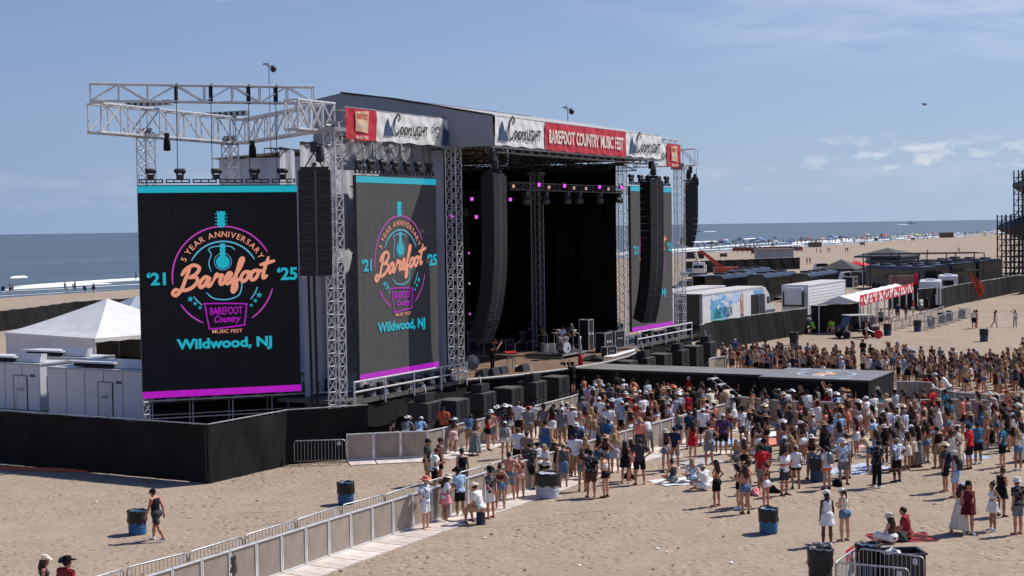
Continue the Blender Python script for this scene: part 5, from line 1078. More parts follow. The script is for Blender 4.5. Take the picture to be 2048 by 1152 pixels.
# dark open awning beside the first bus
t = thing('awning_stall', 'dark open stall with a flat grey awning roof near the cars', 'stall', gz(1427, 552, 3.0), TH); m = MB(); m.box((2, 1.5, 3.0), (4.6, 3.2, .1)); m.build('roof', SILV, t); m = MB(); m.box((2, 2.9, 1.5), (4.4, .1, 2.9)); m.box((4.2, 1.5, 1.5), (.1, 2.8, 2.9)); m.build('wall', BLKM, t); m = MB(); m.box((1.8, .4, .6), (3.0, .5, 1.1)); m.build('counter', BLKM, t)
for x, y in ((-.2, 0), (4.2, 0), (-.2, 3)): m = MB(); m.tube((x, y, 0), (x, y, 3), .05); m.build('post', ALU, t)
# orange boom lift
b0 = at(1452, 556, 0.0); Yb = b0.y
def bp(px, py): return atY(px, py, Yb) - b0
t = thing('boom_lift', 'orange boom lift with folded arm behind the parked buses', 'lift', b0, 0); m = MB(); m.box((0, 0, 1.3), (4.5, 2.4, 1.5)); m.build('chassis', ORANGE, t, bevel=.1)
wheels(t, (-1.5, 1.5), 1.3, .6); e1, e2, e3 = bp(1446, 537), bp(1402, 502), bp(1390, 512)
m = MB(); m.tube(e1 + Vector((.3, 0, -1.5)), e1, .55, 4); m.tube(e1, e2, .5, 4, r2=.38); m.build('main_boom', ORANGE, t); m = MB(); m.tube(e2, e3, .34, 4); m.build('jib', ORANGE, t); m = MB(); c = e3 + Vector((-.6, 0, -.3)); m.box(c, (1.4, 1.0, .1)); 
for dx, dy in ((-.7, -.5), (.7, -.5), (-.7, .5), (.7, .5)): m.tube(c + Vector((dx, dy, 0)), c + Vector((dx, dy, 1.1)), .03)
m.box(c + Vector((0, 0, 1.1)), (1.4, 1.0, .05)); m.build('basket', BLKM, t)
t = thing('crane_truck', 'white crane truck with sloping boom, beside the far tower', 'truck', at(1398, 560, 0), TH + .3); m = MB(); m.box((2.5, 0, 1.1), (7, 2.4, .5)); m.build('chassis', BLKM, t); m = MB(); m.prism([(-1.0, -1.1, 1.2), (-1.2, -1.1, 2.1), (-.8, -1.1, 3.2), (.6, -1.1, 3.2), (.6, -1.1, 1.2)], (0, 2.2, 0)); m.build('cab_body', WGLOSS, t, bevel=.1); m = MB(); m.prism([(-.9, -1.12, 2.1), (-.7, -1.12, 3.0), (.3, -1.12, 3.0), (.3, -1.12, 2.1)], (0, .02, 0)); m.quad((-1.19, -.9, 2.15), (-.83, -.9, 3.1), (-.83, .9, 3.1), (-1.19, .9, 2.15)); m.build('window', GLASS, t); m = MB(); m.tube((3, 0, 2.0), (-5.5, .3, 5.2), .4, 4, r2=.3); m.build('crane_boom', WGLOSS, t); m = MB(); m.box((4, 0, 2.0), (2.2, 2.2, 1.3)); m.build('engine_box', WGLOSS, t, bevel=.1); wheels(t, (-.2, 3.5, 4.8), 1.2, .5)
# black fences of the compound
fence('dark grey windscreen fence running from the far subwoofers to the shaded entrance', [at(1400, 712), at(1428, 700), at(1615, 668)], 2.4); fence('black fence in shade behind the seated guards and the buggy', [at(1622, 667.5), at(1722, 660)], 2.6)
fence('long dark fence at the back of the open sand, behind the feather flag', [at(1880, 619), at(1907, 611), at(2036, 585), at(2042, 580)], 2.4); fence('short dark fence end with a gap beside the long rear fence', [at(2038, 590), at(2090, 582)], 2.6); fence('black fence behind the red fringed tent', [at(1836, 622), at(1882, 618)], 2.5)
fence('dark beach fence behind the buses', [at(1372, 548), at(1460, 544), at(1600, 538)], 2.6)
# red fringed tent
t0 = at(1719, 668); vx, vy = .4703, .8825; t = thing('concession_tent', 'long white tent with red and white valance hung with panels', 'tent', t0, TH + R(3)); n = 7; pl_ = 3.9; H0, H1 = 2.85, 3.45; wd = 3.7
m = MB()
for a, b, za, zb_ in ((0, wd / 2, H0, H1), (wd / 2, wd, H1, H0 - .2)): m.grid(lambda s, x: (n * pl_ * s, a + (b - a) * x, za + (zb_ - za) * x - .06 * abs(math.sin(s * math.pi * n))), n * 4, 3)
m.build('roof_skin', WVINYL, t, smooth=True); m = MB(); m.add([(0, 0, H0), (0, wd, H0 - .2), (0, wd / 2, H1)], [(0, 1, 2)]); m.build('gable_end', WVINYL, t); m = MB(); m.add([(n * pl_, 0, H0), (n * pl_, wd, H0 - .2), (n * pl_, wd / 2, H1)], [(0, 2, 1)]); m.build('gable_end', WVINYL, t)
rgv = random.Random(5); REDC = pm('red valance cloth', srgb(206, 36, 60), .6, 0, .1, 2)
for k in range(n):
    m = MB(); m.grid(lambda s, x: (k * pl_ + .05 + (pl_ - .1) * s, -.04 + .03 * math.sin(s * 14), 2.5 + 1.0 * x), 12, 3); v = m.build('valance_panel', REDC, t)
    A2 = Art(); 
    for j in range(8): x = k * pl_ + .55 + rgv.random() * (pl_ - 1.2); z = 3.3 - rgv.random() * .6; A2.poly([(x - .34, z - .1), (x + .2, z - .2), (x + .34, z + .14), (x - .1, z + .2)], 0)
    A2.mb.v = [(x, y - .07, z) for x, y, z in A2.mb.v]; A2.mb.build('printed_pattern', [pm('pink white print', srgb(240, 214, 212))], v)
for k in range(n + 1):
    for y in (0, wd): m = MB(); m.tube((k * pl_, y, 0), (k * pl_, y, H0 - (.2 if y else 0)), .07, 8); m.build('pole', ALU, t)
t2 = thing('menu_board', 'colourful food stall board with red frame behind the fringed tent', 'board', atY(1779, 563, 172), TH - 1.15); t2.location.z = 0; m = MB(); m.box((1.6, 0, 3.3), (3.3, .2, 1.15)); m.build('board', pm('tan board', srgb(170, 140, 116), .6, 0, .3, 2), t2); m = MB()
for k in range(6): m.box((.25 + k * .42, -.13, 3.3), (.34, .06, .8)); 
m.build('picture_panel', pm('faded picture', srgb(150, 110, 90), .6, 0, .6, 1.2), t2); m = MB(); m.box((3.0, -.13, 3.4), (.5, .08, 1.4)); m.build('red_panel', REDC, t2); m = MB(); m.box((1.6, .5, 1.35), (3.2, .9, 2.7)); m.build('stall_body', BLKM, t2)
# queue railings in front of the tent
for i in range(7):
    for j, off in enumerate((0, 6.5)):
        a = at(1785, 661) + US * (i * 3.1) - NS * (.2 + off * .18 * 0) - NS * off * .42; b = a + US * 2.9
        rack(a, b, 'queue railing by the red fringed tent, %s in its %s row' % (ORD[i], 'inner' if j == 0 else 'outer'), 'queue railings')
# buggy
t = thing('utility_buggy', 'black four seat utility buggy with pale roof parked by the fringed tent', 'buggy', at(1713, 675), R(197)); UB = BLKM
m = MB(); m.prism([(1.95, -.72, .55), (1.95, -.72, .85), (1.2, -.72, 1.12), (.75, -.72, 1.1), (.7, -.72, .6), (-1.0, -.72, .6), (-1.0, -.72, .95), (-1.9, -.72, .95), (-1.9, -.72, .5)], (0, 1.44, 0)); m.build('body', UB, t, bevel=.04)
m = MB(); m.box((-.1, 0, 1.98), (2.4, 1.5, .08)); m.build('roof', pm('pale buggy roof', (.45, .44, .42)), t, bevel=.03); m = MB()
for y in (-.68, .68):
    for x0_, x1_ in ((1.2, .85), (-.1, -.1), (-1.1, -1.2)): m.tube((x0_, y, 1.0), (x1_, y, 1.96), .035)
m.build('roll_cage', BLKM, t); m = MB(); m.quad((1.2, -.66, 1.12), (1.2, .66, 1.12), (.87, .66, 1.92), (.87, -.66, 1.92)); m.build('windscreen', GLASS, t)
for x in (.35, -.7): m = MB(); m.box((x, 0, .78), (.5, 1.3, .15)); m.box((x - .25, 0, 1.1), (.12, 1.3, .55)); m.build('seat', BLKM, t, bevel=.04)
wheels(t, (1.35, -1.35), .78, .36); m = MB(); m.box((1.97, -.45, .8), (.04, .25, .1)); m.box((1.97, .45, .8), (.04, .25, .1)); m.build('headlight', pm('lamp glass', (.7, .7, .7), .15), t)
t = thing('red_cart_wheel', 'small red wheeled drum cart beside the buggy', 'cart', at(1757, 677), 0); m = MB(); m.lathe([(.05, -.1), (.34, -.12), (.38, 0), (.34, .12), (.05, .1)], 18); m.v = [(x, z, y + .38) for x, y, z in m.v]; m.build('red_drum', REDC, t, smooth=True); m = MB(); m.tube((0, 0, .38), (-1.2, 0, .9), .03); m.build('handle', STEEL, t)
# feather flag
fb = at(1959, 603); t = thing('feather_flag', 'tall orange feather flag with dark lettering leaning by the rear fence', 'flag', fb, 0); tp = atY(1936, 541, fb.y) - fb; base = Vector((0, 0, 0)); wv = 1.25
m = MB(); m.grid(lambda s, x: tuple(base.lerp(tp, .12 + .88 * s) + Vector((wv * x * (math.sin(min(1, s * 1.15) * math.pi * .86 + .25)) , .08 * math.sin(s * 7 + x * 3), .0))), 22, 4); m.build('flag_cloth', pm('orange flag cloth', srgb(196, 84, 52), .7, 0, .1, 2), t, smooth=True)
m = MB(); m.tube((0, 0, 0), tp, .04); m.build('pole', BLKM, t); v, f = text2d('OFFICIAL', .02); v = (v - v.min(0)) / (v.max(0) - v.min(0)); m = MB(); m.add([tuple(base.lerp(tp, .90 - .7 * a_) + Vector((.25 + .5 * b_, -.14, 0))) for a_, b_ in v], f); m.build('flag_lettering', pm('maroon print', srgb(110, 24, 34)), t)
# black lighting frame (box of thin pipes) and canopies
fr0 = gz(1740, 517, 4.6); t = thing('pipe_frame', 'big black open pipe frame standing over the compound', 'frame', fr0, TH - 1.15); 
for i in range(5):
    for y in (0, 6): m = MB(); m.tube((i * 4.2, y, 0), (i * 4.2, y, 5.2), .09, 5); m.build('post', BLKM, t)
for z in (2.6, 4.0, 5.2): m = MB(); [m.tube((0, y, z), (16.8, y, z), .07, 5) for y in (0, 6)]; [m.tube((i * 4.2, 0, z), (i * 4.2, 6, z), .06, 5) for i in range(5)]; m.build('ring_beam', BLKM, t)
m = MB(); m.box((8.4, 3, 2.5), (16.6, 5.8, .1)); m.build('deck', BLKM, t)
blob('stacked_gear', 'dark netted heap of gear on the black pipe frame', 'gear heap', pm('dark net', (.02, .02, .022), .8, 0, .6, 3), gz(1760, 536, 1.5) + Vector((0, 0, .1)), (3.4, 2.6, 1.6), 9)
def canopy(label, loc, w, d, h, pk, mat_, rz=TH):
    t = thing('pop_up_canopy', label, 'canopy', loc, rz); m = MB(); k = [(-w / 2, -d / 2, h), (w / 2, -d / 2, h), (w / 2, d / 2, h), (-w / 2, d / 2, h)]
    for i in range(4): m.add([k[i], k[(i + 1) % 4], (0, 0, pk)], [(0, 1, 2)]); a, b = k[i], k[(i + 1) % 4]; m.quad((a[0], a[1], a[2] - .3), (b[0], b[1], b[2] - .3), b, a)
    m.build('roof_skin', mat_, t)
    for x, y, z in k: m = MB(); m.tube((x, y, 0), (x, y, h), .05); m.build('leg', ALUD, t)
    return t
DKT = pm('dark canopy cloth', (.05, .05, .048), .7, 0, .15, 2)
canopy('dark grey pop-up canopy among the parked cars', gz(1683, 527, 3.3), 6, 6, 2.5, 4.0, DKT); canopy('red pop-up canopy next to the dark grey one', gz(1713, 524, 3.0), 4, 4, 2.5, 3.2, REDC); canopy('wide dark canopy roof above the grey motorhome', gz(1775, 502, 4.4), 15, 9, 3.6, 5.0, DKT)
# scaffold stand at the edge
Ys = 262; sb = atY(2022, 560, Ys); sb.z = 0; t = thing('scaffold_stand', 'tall black stepped scaffold stand at the edge of the beach', 'scaffold', sb, -.02); bay = 1.5
for i in range(6):
    for j in range(4):
        hh = 11.0 if i < 2 else 19.0
        m = MB(); m.tube((i * bay, j * 2.6, 0), (i * bay, j * 2.6, hh), .13, 5); m.build('standard', BLKM, t)
for k in range(18):
    z = .4 + k * 1.02
    m = MB(); x0_ = 0 if z < 11 else 2 * bay
    for j in range(4): m.tube((x0_, j * 2.6, z), (5 * bay, j * 2.6, z), .06, 5)
    for i in range(6):
        if z < 11 or i > 1: m.tube((i * bay, 0, z), (i * bay, 7.8, z), .06, 5)
        if i < 5 and (z < 9 or i > 1) and (i + k) % 2 == 0: m.tube((i * bay, 0, z), (i * bay + bay, 0, z + 2.05), .07, 5); m.tube((i * bay, 7.8, z), (i * bay + bay, 7.8, z + 2.05), .07, 5)
    m.build('ledger', BLKM, t)
m = MB()
for k in range(9): m.box((1.2 + k * 1.25, 3.9, 10.1 + k * .34 - 2.0), (1.35, 8.4, .34)); 
m.prism([(.0, -.5, 8.4), (.0, -.5, 9.0), (9, -.5, 12.3), (9, -.5, 7.4), (4, -.5, 6.6)], (0, 8.8, 0)); m.build('lower_seating', BLKM, t); m = MB(); m.prism([(2.9, -.5, 16.0), (2.9, -.5, 16.6), (9, -.5, 19.2), (9, -.5, 14.2), (5, -.5, 14.6)], (0, 8.8, 0)); m.build('upper_seating', BLKM, t)
m = MB()
for k in range(6): m.tube((.1 + k * .8, -.4, 8.8 + k * .25), (.1 + k * .8, -.4, 11.2 + k * .25), .05, 5); m.tube((3.0 + k * .8, -.4, 16.6 + k * .3), (3.0 + k * .8, -.4, 18.8 + k * .3), .05, 5)
m.tube((.1, -.4, 10.9), (4, -.4, 12.3), .05, 5); m.tube((3.0, -.4, 18.6), (8, -.4, 20.4), .05, 5); m.build('guard_rail', BLKM, t)
# beach: huts, shades, boats
def hut_row():
    a, b = at(1470, 505), at(1600, 504); n = 14
    for i in range(n):
        p = a.lerp(b, i / (n - 1)); col = pm('red hut wood', srgb(160, 84, 66), .7, 0, .2, 2) if i not in (4, 5, 10, 12) else pm('blue hut wood', srgb(90, 112, 140), .7, 0, .2, 2)
        t = thing('beach_booth', '%s beach booth in the booth row near the water, %s from the boom lift' % ('reddish' if i not in (4, 5, 10, 12) else 'bluish', ORD[i]), 'booth', p, .02, 'beach booths'); m = MB(); m.box((0, 0, 2.4), (3.6, 3, 2.6)); m.build('body', col, t); m = MB(); m.prism([(-2.0, -1.7, 3.7), (2.0, -1.7, 3.7), (0, -1.7, 4.4)], (0, 3.4, 0)); m.build('roof', pm('weathered roof', srgb(150, 132, 110)), t)
        m = MB(); [m.box((x, y, .55), (.15, .15, 1.1)) for x in (-1.6, 1.6) for y in (-1.3, 1.3)]; m.build('stilt', pm('weathered wood', (.2, .16, .12)), t); t.scale = (.46, .46, .46)
hut_row()
for px, py, w, lb in ((1630, 494, 5, 'brown shed on the beach beyond the booths'), (1893, 475, 7.5, 'brown shed far down the beach near the water'), (1390, 517, 5, 'small dark cabin left on the beach behind the boom lift'), (1548, 526, 9, 'pale grey site cabin behind the beach fence')):
    t = thing('beach_shed', lb, 'shed', at(px, py), .03); m = MB(); m.box((0, 0, w * .18), (w, w * .5, w * .36)); m.build('wall', pm('shed brown', srgb(112, 98, 84), .8, 0, .15, 1) if 'brown' in lb else (BLKM if 'dark' in lb else pm('cabin grey', srgb(150, 154, 160))), t); m = MB(); m.box((0, 0, w * .38), (w * 1.06, w * .56, w * .04)); m.build('roof', pm('shed roof', srgb(140, 130, 118)), t)
for i, (px, py) in enumerate(((1447, 520), (1509, 513), (1725, 494), (1826, 483), (1752, 485))):
    t = thing('beach_signboard', 'dark signboard on posts on the pale beach, ' + ('behind the boom lift', 'in front of the booths', 'above the red canopy', 'beyond the pipe frame', 'smallest near the water')[i], 'signboard', at(px, py), .1 * i); m = MB(); m.box((0, 0, 2.3), (3.4, .15, 1.6)); m.build('board', pm('dark board', (.08, .07, .06), .8, 0, .3, 2), t); m = MB(); m.box((-1.4, 0, .8), (.15, .15, 1.6)); m.box((1.4, 0, .8), (.15, .15, 1.6)); m.build('post', pm('weathered wood', (.2, .16, .12)), t); t.scale = (.6, .6, .6)
UC = [srgb(60, 96, 150), srgb(200, 200, 205), srgb(40, 60, 96), srgb(190, 70, 60), srgb(90, 120, 130), srgb(70, 70, 74), srgb(200, 180, 120), srgb(90, 140, 190)]; CN = ['blue', 'white', 'navy', 'red', 'teal grey', 'dark grey', 'sandy', 'sky blue']
rgb_ = random.Random(11); proto = {}
for i in range(70):
    px = rgb_.uniform(1400, 1985); fr_ = (px - 1400) / 590; py = 493 - 24 * fr_ + rgb_.uniform(-2, 9) * (1 - .45 * fr_); k = i % 8; p = at(px, py); sc_ = 1.0
    if k not in proto:
        t = thing('beach_umbrella', 'x', 'umbrella', p, 0, 'sunshades on the far beach'); m = MB(); m.lathe([(.02, 2.5), (.75, 2.3), (1.25, 1.95), (1.22, 1.9), (.02, 2.42)], 12, cap=False); m.build('canopy', pm('shade ' + CN[k], UC[k], .7, 0, .08), t); m = MB(); m.tube((0, 0, 0), (0, 0, 2.45), .03, 5); m.build('pole', ALU, t); proto[k] = t; o = t
    else: o = clone(proto[k], p, rgb_.random() * 6)
    o['label'] = CN[k] + ' sunshade standing on the distant crowded beach along the waterline'; o['group'] = CN[k] + ' sunshades on the far beach'; q = rgb_.uniform(1.0, 1.5); o.scale = (q, q, q * .95)
def boat(label, px, py, s, rz):
    d = ray(px, py); p = Vector(_C + d * (CAMH - .4) / -d[2]); p.z = zs
    t = thing('boat', label, 'boat', p, rz); m = MB(); m.prism([(-6 * s, 0, .2 * s), (-6 * s, 0, 1.6 * s), (7 * s, 0, 2.2 * s), (5 * s, 0, .2 * s)], (0, 3 * s, 0)); m.build('hull', WGLOSS, t); m = MB(); m.box((-1 * s, 1.5 * s, 2.8 * s), (4 * s, 2.4 * s, 2.4 * s)); m.build('cabin', WGLOSS, t); m = MB(); m.tube((0, 1.5 * s, 4 * s), (0, 1.5 * s, 8 * s), .15 * s); m.tube((0, 1.5 * s, 7 * s), (-4 * s, 1.5 * s, 4.5 * s), .1 * s); m.build('mast', ALUD, t); return t
boat('white fishing boat with a mast near the horizon, trailing a white wake', 1823, 447.5, 2.0, .3); boat('tiny dark boat right on the horizon', 1568, 445.2, 2.2, .1); boat('small low motor boat in the surf beyond the far speakers', 1399, 463, .7, .2)
bw = at(1808, 449.5, zs); u_, n_ = us(bw); breaker(u_ - 60, u_ + 20, n_, 20, .8, 77)
# people's belongings at the left beach, bird
for i, (px, py) in enumerate(((5, 586), (25, 584), (135, 582), (150, 580), (172, 585), (187, 583))):
    t = thing('beach_chair', 'low beach chair near the surf left of the black screen, %s from the picture edge' % ORD[i] if False else 'low beach chair near the surf beyond the marquee, %s along the shore' % ORD[i], 'chair', at(px, py), i * .7, 'beach chairs near the surf'); m = MB(); m.box((0, 0, .35), (.6, .6, .06)); m.build('seat', pm('navy cloth', srgb(50, 60, 90)), t); m = MB(); m.box((0, .35, .75), (.6, .06, .8), rot=Matrix.Rotation(-.3, 3, 'X')); m.build('backrest', pm('navy cloth', srgb(50, 60, 90)), t)
    m = MB(); [m.tube((x, -.25, 0), (x, .25, .4), .02) for x in (-.28, .28)]; [m.tube((x, .25, 0), (x, -.25, .4), .02) for x in (-.28, .28)]; m.build('frame', ALU, t)
bpnt = atY(1849, 210, 150); t = thing('gull', 'small dark gull flying alone in the blue sky', 'bird', bpnt, .8); m = MB(); m.path([(0, -.22, 0), (0, -.1, .02), (0, .1, .02), (0, .26, 0)], [.02, .07, .06, .02], 8); m.build('body', pm('gull grey', (.12, .12, .12)), t, smooth=True)
for s in (-1, 1): m = MB(); m.add([(0, .1, .03), (s * .3, .12, .2), (s * .65, -.02, .05), (s * .3, -.06, .19), (0, -.08, .03), (0, .1, .015), (s * .3, .12, .185), (s * .65, -.02, .04), (s * .3, -.06, .175), (0, -.08, .015)], [(0, 1, 3, 4), (1, 2, 3), (5, 9, 8, 6), (6, 8, 7)]); m.build('wing', pm('gull grey', (.12, .12, .12)), t)
# ---------------------------------------------------------------- people: bodies and clothes grown from distance fields
def seg_d(P, a, b, r1, r2):
    a, b = np.array(a), np.array(b); ab = b - a; t = np.clip(((P - a) @ ab) / max(ab @ ab, 1e-9), 0, 1); return np.linalg.norm(P - a - t[..., None] * ab, axis=-1) - (r1 + (r2 - r1) * t)
def cone_d(P, a, b, r1, r2):             # flat ended tapered piece: sleeves and trouser legs
    a, b = np.array(a), np.array(b); ab = b - a; ln = np.linalg.norm(ab); u = ab / ln; h = (P - a) @ u; t = np.clip(h / ln, 0, 1)
    rad = np.linalg.norm(P - a - h[..., None] * u, axis=-1) - (r1 + (r2 - r1) * t); return np.maximum(rad, np.maximum(-h - .06, h - ln))
def ell_d(P, c, r, Rm=None):
    q = P - np.array(c)
    if Rm is not None: q = q @ Rm
    r = np.array(r); k0 = np.linalg.norm(q / r, axis=-1); return (k0 - 1) * r.min() * .5 + (k0 - 1) * np.linalg.norm(q, axis=-1) / np.maximum(k0, 1e-6) * .5
def smin(a, b, k): h = np.clip(.5 + .5 * (b - a) / k, 0, 1); return b + (a - b) * h - k * h * (1 - h)
def surface_nets(fn, lo, hi, vox):
    lo = np.array(lo) - 2 * vox; n = np.ceil((np.array(hi) + 2 * vox - lo) / vox).astype(int) + 1
    ax = [lo[i] + vox * np.arange(n[i]) for i in range(3)]; P = np.stack(np.meshgrid(*ax, indexing='ij'), -1); F = fn(P); S = F < 0
    cs = np.zeros(np.array(F.shape) - 1); cnt = np.zeros(cs.shape); acc = np.zeros(cs.shape + (3,)); nx, ny, nz = cs.shape
    off = [(i, j, k) for i in (0, 1) for j in (0, 1) for k in (0, 1)]
    def sl(o): return tuple(slice(o[d], o[d] + cs.shape[d]) for d in range(3))
    for a in off:
        for d in range(3):
            if a[d]: continue
            b = list(a); b[d] = 1; fa, fb = F[sl(a)], F[sl(b)]; m = (fa < 0) != (fb < 0); t = np.where(m, fa / np.where(m, fa - fb, 1), 0); pos = np.zeros(cs.shape + (3,)); pos[...] = a; pos[..., d] += t; acc += pos * m[..., None]; cnt += m
    act = cnt > 0; idx = -np.ones(cs.shape, int); idx[act] = np.arange(act.sum()); g = np.argwhere(act)
    V = lo + vox * (g + acc[act] / cnt[act][:, None]); Q = []
    for d in range(3):
        e1, e2 = (d + 1) % 3, (d + 2) % 3; A = [slice(0, None)] * 3; B = [slice(0, None)] * 3; A[d] = slice(0, -1); B[d] = slice(1, None); sa, sb = S[tuple(A)], S[tuple(B)]
        w = np.argwhere(sa != sb); ok = (w[:, e1] > 0) & (w[:, e2] > 0) & (w[:, e1] < cs.shape[e1]) & (w[:, e2] < cs.shape[e2]); w = w[ok]
        def g_(o1, o2): q = w.copy(); q[:, e1] -= o1; q[:, e2] -= o2; return idx[q[:, 0], q[:, 1], q[:, 2]]
        q = np.stack([g_(1, 1), g_(0, 1), g_(0, 0), g_(1, 0)], 1); fl = ~sa[tuple(w.T)]; q[fl] = q[fl][:, ::-1]; Q.append(q)
    return V, np.concatenate(Q)
def unit(v): v = np.array(v, float); return v / np.linalg.norm(v)
def rotx(a): c, s = math.cos(a), math.sin(a); return np.array([[1, 0, 0], [0, c, -s], [0, s, c]])
# pose: lean (deg), pelvis height, arms (upper dir, fore dir) left/right, legs (thigh dir, shin dir) left/right; person faces +y, left is -x
DOWN = (0, 0, -1)
POSES = {
 0: (2, 0, ((-.16, -.03, -1), (-.04, .16, -1)), ((.16, -.03, -1), (.04, .16, -1)), ((-.06, .03, -1), (-.02, -.04, -1)), ((.06, .0, -1), (.02, -.02, -1))),
 1: (4, 0, ((-.12, .1, -1), (.45, .85, .25)), ((.12, .1, -1), (-.45, .85, .35)), ((-.05, .05, -1), (-.02, -.06, -1)), ((.08, -.02, -1), (.02, -.02, -1))),
 2: (0, 0, ((-.75, -.3, -.75), (.62, .35, -.6)), ((.75, -.3, -.75), (-.62, .35, -.6)), ((-.10, .05, -1), (-.05, -.05, -1)), ((.10, .0, -1), (.06, -.02, -1))),
 3: (0, 0, ((-.16, -.02, -1), (-.02, .2, -1)), ((.85, .25, .55), (-.75, -.1, .72)), ((-.08, .05, -1), (-.02, -.05, -1)), ((.06, .0, -1), (.02, -.02, -1))),
 4: (6, -.02, ((-.12, .35, -1), (-.02, .55, -1)), ((.12, -.38, -1), (.04, .0, -1)), ((-.03, -.34, -1), (-.02, -.62, -1)), ((.03, .36, -1), (.02, .12, -1))),
 5: (34, -.02, ((-.25, .55, -.75), (.25, .9, -.15)), ((.25, .55, -.75), (-.25, .9, -.15)), ((-.08, .12, -1), (-.02, -.14, -1)), ((.1, -.06, -1), (.03, -.16, -1))),
 6: (0, 0, ((-.25, .12, -1), (.95, .45, .22)), ((.25, .12, -1), (-.95, .5, .1)), ((-.09, .03, -1), (-.03, -.04, -1)), ((.09, .0, -1), (.03, -.02, -1))),
 7: (8, -.80, ((-.3, .35, -.9), (.25, .85, -.2)), ((.3, .35, -.9), (-.25, .85, -.2)), ((-.55, .85, .22), (.75, .25, -.42)), ((.55, .85, .22), (-.75, .12, -.42))),
 8: (16, -.40, ((-.12, .4, -.9), (.2, .85, -.35)), ((.12, .4, -.9), (-.3, .8, -.1)), ((-.18, 1, -.12), (.0, .05, -1)), ((.2, 1, -.05), (.05, -.1, -1))),
 10: (0, 0, ((-.22, -.22, -1), (.55, -.45, -.75)), ((.22, -.22, -1), (-.55, -.45, -.75)), ((-.09, .04, -1), (-.03, -.04, -1)), ((.12, .0, -1), (.04, -.03, -1))),
 11: (2, -.005, ((-.2, .0, -1), (.1, .4, -.9)), ((.18, -.05, -1), (.02, .15, -1)), ((-.10, .16, -1), (.0, -.22, -1)), ((.05, -.01, -1), (.04, -.01, -1))),
 12: (0, 0, ((-.5, .55, .35), (.35, .4, .85)), ((.5, .55, .35), (-.35, .4, .85)), ((-.06, .03, -1), (-.02, -.04, -1)), ((.08, .0, -1), (.02, -.02, -1))),
}
class Body:
    def __init__(s, sex, pose):
        s.sex, s.pose = sex, pose; f = sex == 'f'; lean, dz, aL, aR, lL, lR = POSES[pose]
        th, sh, ua_, fa = (.42, .41, .265, .235) if f else (.45, .43, .295, .26); s.hw = .085 if f else .09; sw = .155 if f else .185; s.tz = .46 if f else .50
        hipz = .085 + th + sh + dz; s.Rm = rotx(-R(lean)); s.pel = np.array([0, 0, hipz]); k = lambda p: s.pel + s.Rm @ np.array(p, float); s.T = k
        s.legs = []
        for sx, (a, b) in ((-1, lL), (1, lR)):
            h = s.pel + np.array([sx * s.hw, 0, -.01]); kn = h + unit(a) * th; an = kn + unit(b) * sh; s.legs.append((h, kn, an))
        low = min(l[2][2] for l in s.legs) - .075
        if pose == 7: low = min(low, s.pel[2] - .12)
        sh_ = np.array([0, 0, -low]); s.pel = s.pel + sh_; s.legs = [tuple(p + sh_ for p in l) for l in s.legs]
        s.arms = []
        for sx, (a, b) in ((-1, aL), (1, aR)):
            so_ = k((sx * sw, -.01, s.tz - .03)); a_, b_ = s.Rm @ unit(a), s.Rm @ unit(b)
            if pose == 5: a_, b_ = unit(a), unit(b)
            el = so_ + a_ * ua_; wr = el + b_ * fa; s.arms.append((so_, el, wr, b_))
        s.neck = k((0, 0, s.tz + .02)); hp = s.Rm if pose != 5 else rotx(-R(lean * .5)); s.HR = rotx(-R({1: 14, 4: 8, 8: 10}.get(pose, 0))) @ hp
        s.head = s.neck + s.Rm @ np.array([0, .012, .06]) + s.HR @ np.array([0, .02, .105]); s.f = f
        s.top = s.head[2] + .125
    def torso(s, g=0.0):
        k, f = s.T, s.f; Rm = s.Rm
        if f: e = [((0, 0, .33), (.135, .098, .16)), ((0, 0, .17), (.112, .085, .14)), ((0, -.01, .0), (.152, .112, .12)), ((-.06, .075, .31), (.062, .055, .058)), ((.06, .075, .31), (.062, .055, .058)), ((-.07, -.06, -.03), (.085, .085, .09)), ((.07, -.06, -.03), (.085, .085, .09))]
        else: e = [((0, 0, .34), (.165, .112, .18)), ((0, .005, .16), (.14, .106, .16)), ((0, -.005, .0), (.15, .115, .12)), ((-.07, .07, .36), (.075, .05, .06)), ((.07, .07, .36), (.075, .05, .06)), ((-.07, -.055, -.03), (.085, .085, .09)), ((.07, -.055, -.03), (.085, .085, .09))]
        return [lambda P, c=k(c), r=tuple(x + g for x in r): ell_d(P, c, r, Rm) for c, r in e]
    def shoulders(s, g=0.0):
        return [lambda P, a=s.neck - s.Rm @ np.array([0, .01, .02]), b=ar[0]: seg_d(P, a, b, .055 + g, (.05 if s.f else .064) + g) for ar in s.arms]
    def arm(s, i, g=0.0):
        so_, el, wr, d = s.arms[i]; k = .85 if s.f else 1
        return [lambda P: seg_d(P, so_, el, .05 * k + g, .039 * k + g), lambda P: seg_d(P, el, wr, .041 * k + g, .027 * k + g), lambda P: seg_d(P, wr, wr + d * .075, .026 + g, .034 * k + g)]
    def leg(s, i, g=0.0):
        h, kn, an = s.legs[i]; k = 1.0 if s.f else 1.02; return [lambda P: seg_d(P, h, kn, .082 * k + g, .052 * k + g), lambda P: seg_d(P, kn + (an - kn) * .06, kn + (an - kn) * .4, .05 * k + g, .056 * k + g), lambda P: seg_d(P, kn + (an - kn) * .35, an, .055 * k + g, .034 * k + g)]
    def foot(s, i, g=0.0):
        h, kn, an = s.legs[i]; fw = np.array([(-1, 1)[i] * .22, 1, 0.]);
        if s.pose == 7: fw = np.array([(1, -1)[i] * .8, .5, 0])
        fw = unit(fw); b = an - np.array([0, 0, .045]); return [lambda P: seg_d(P, b - fw * .05, b + fw * .10, .036 + g, .036 + g), lambda P: seg_d(P, b + fw * .08, b + fw * .165 - np.array([0, 0, .012]), .038 + g, .024 + g)]
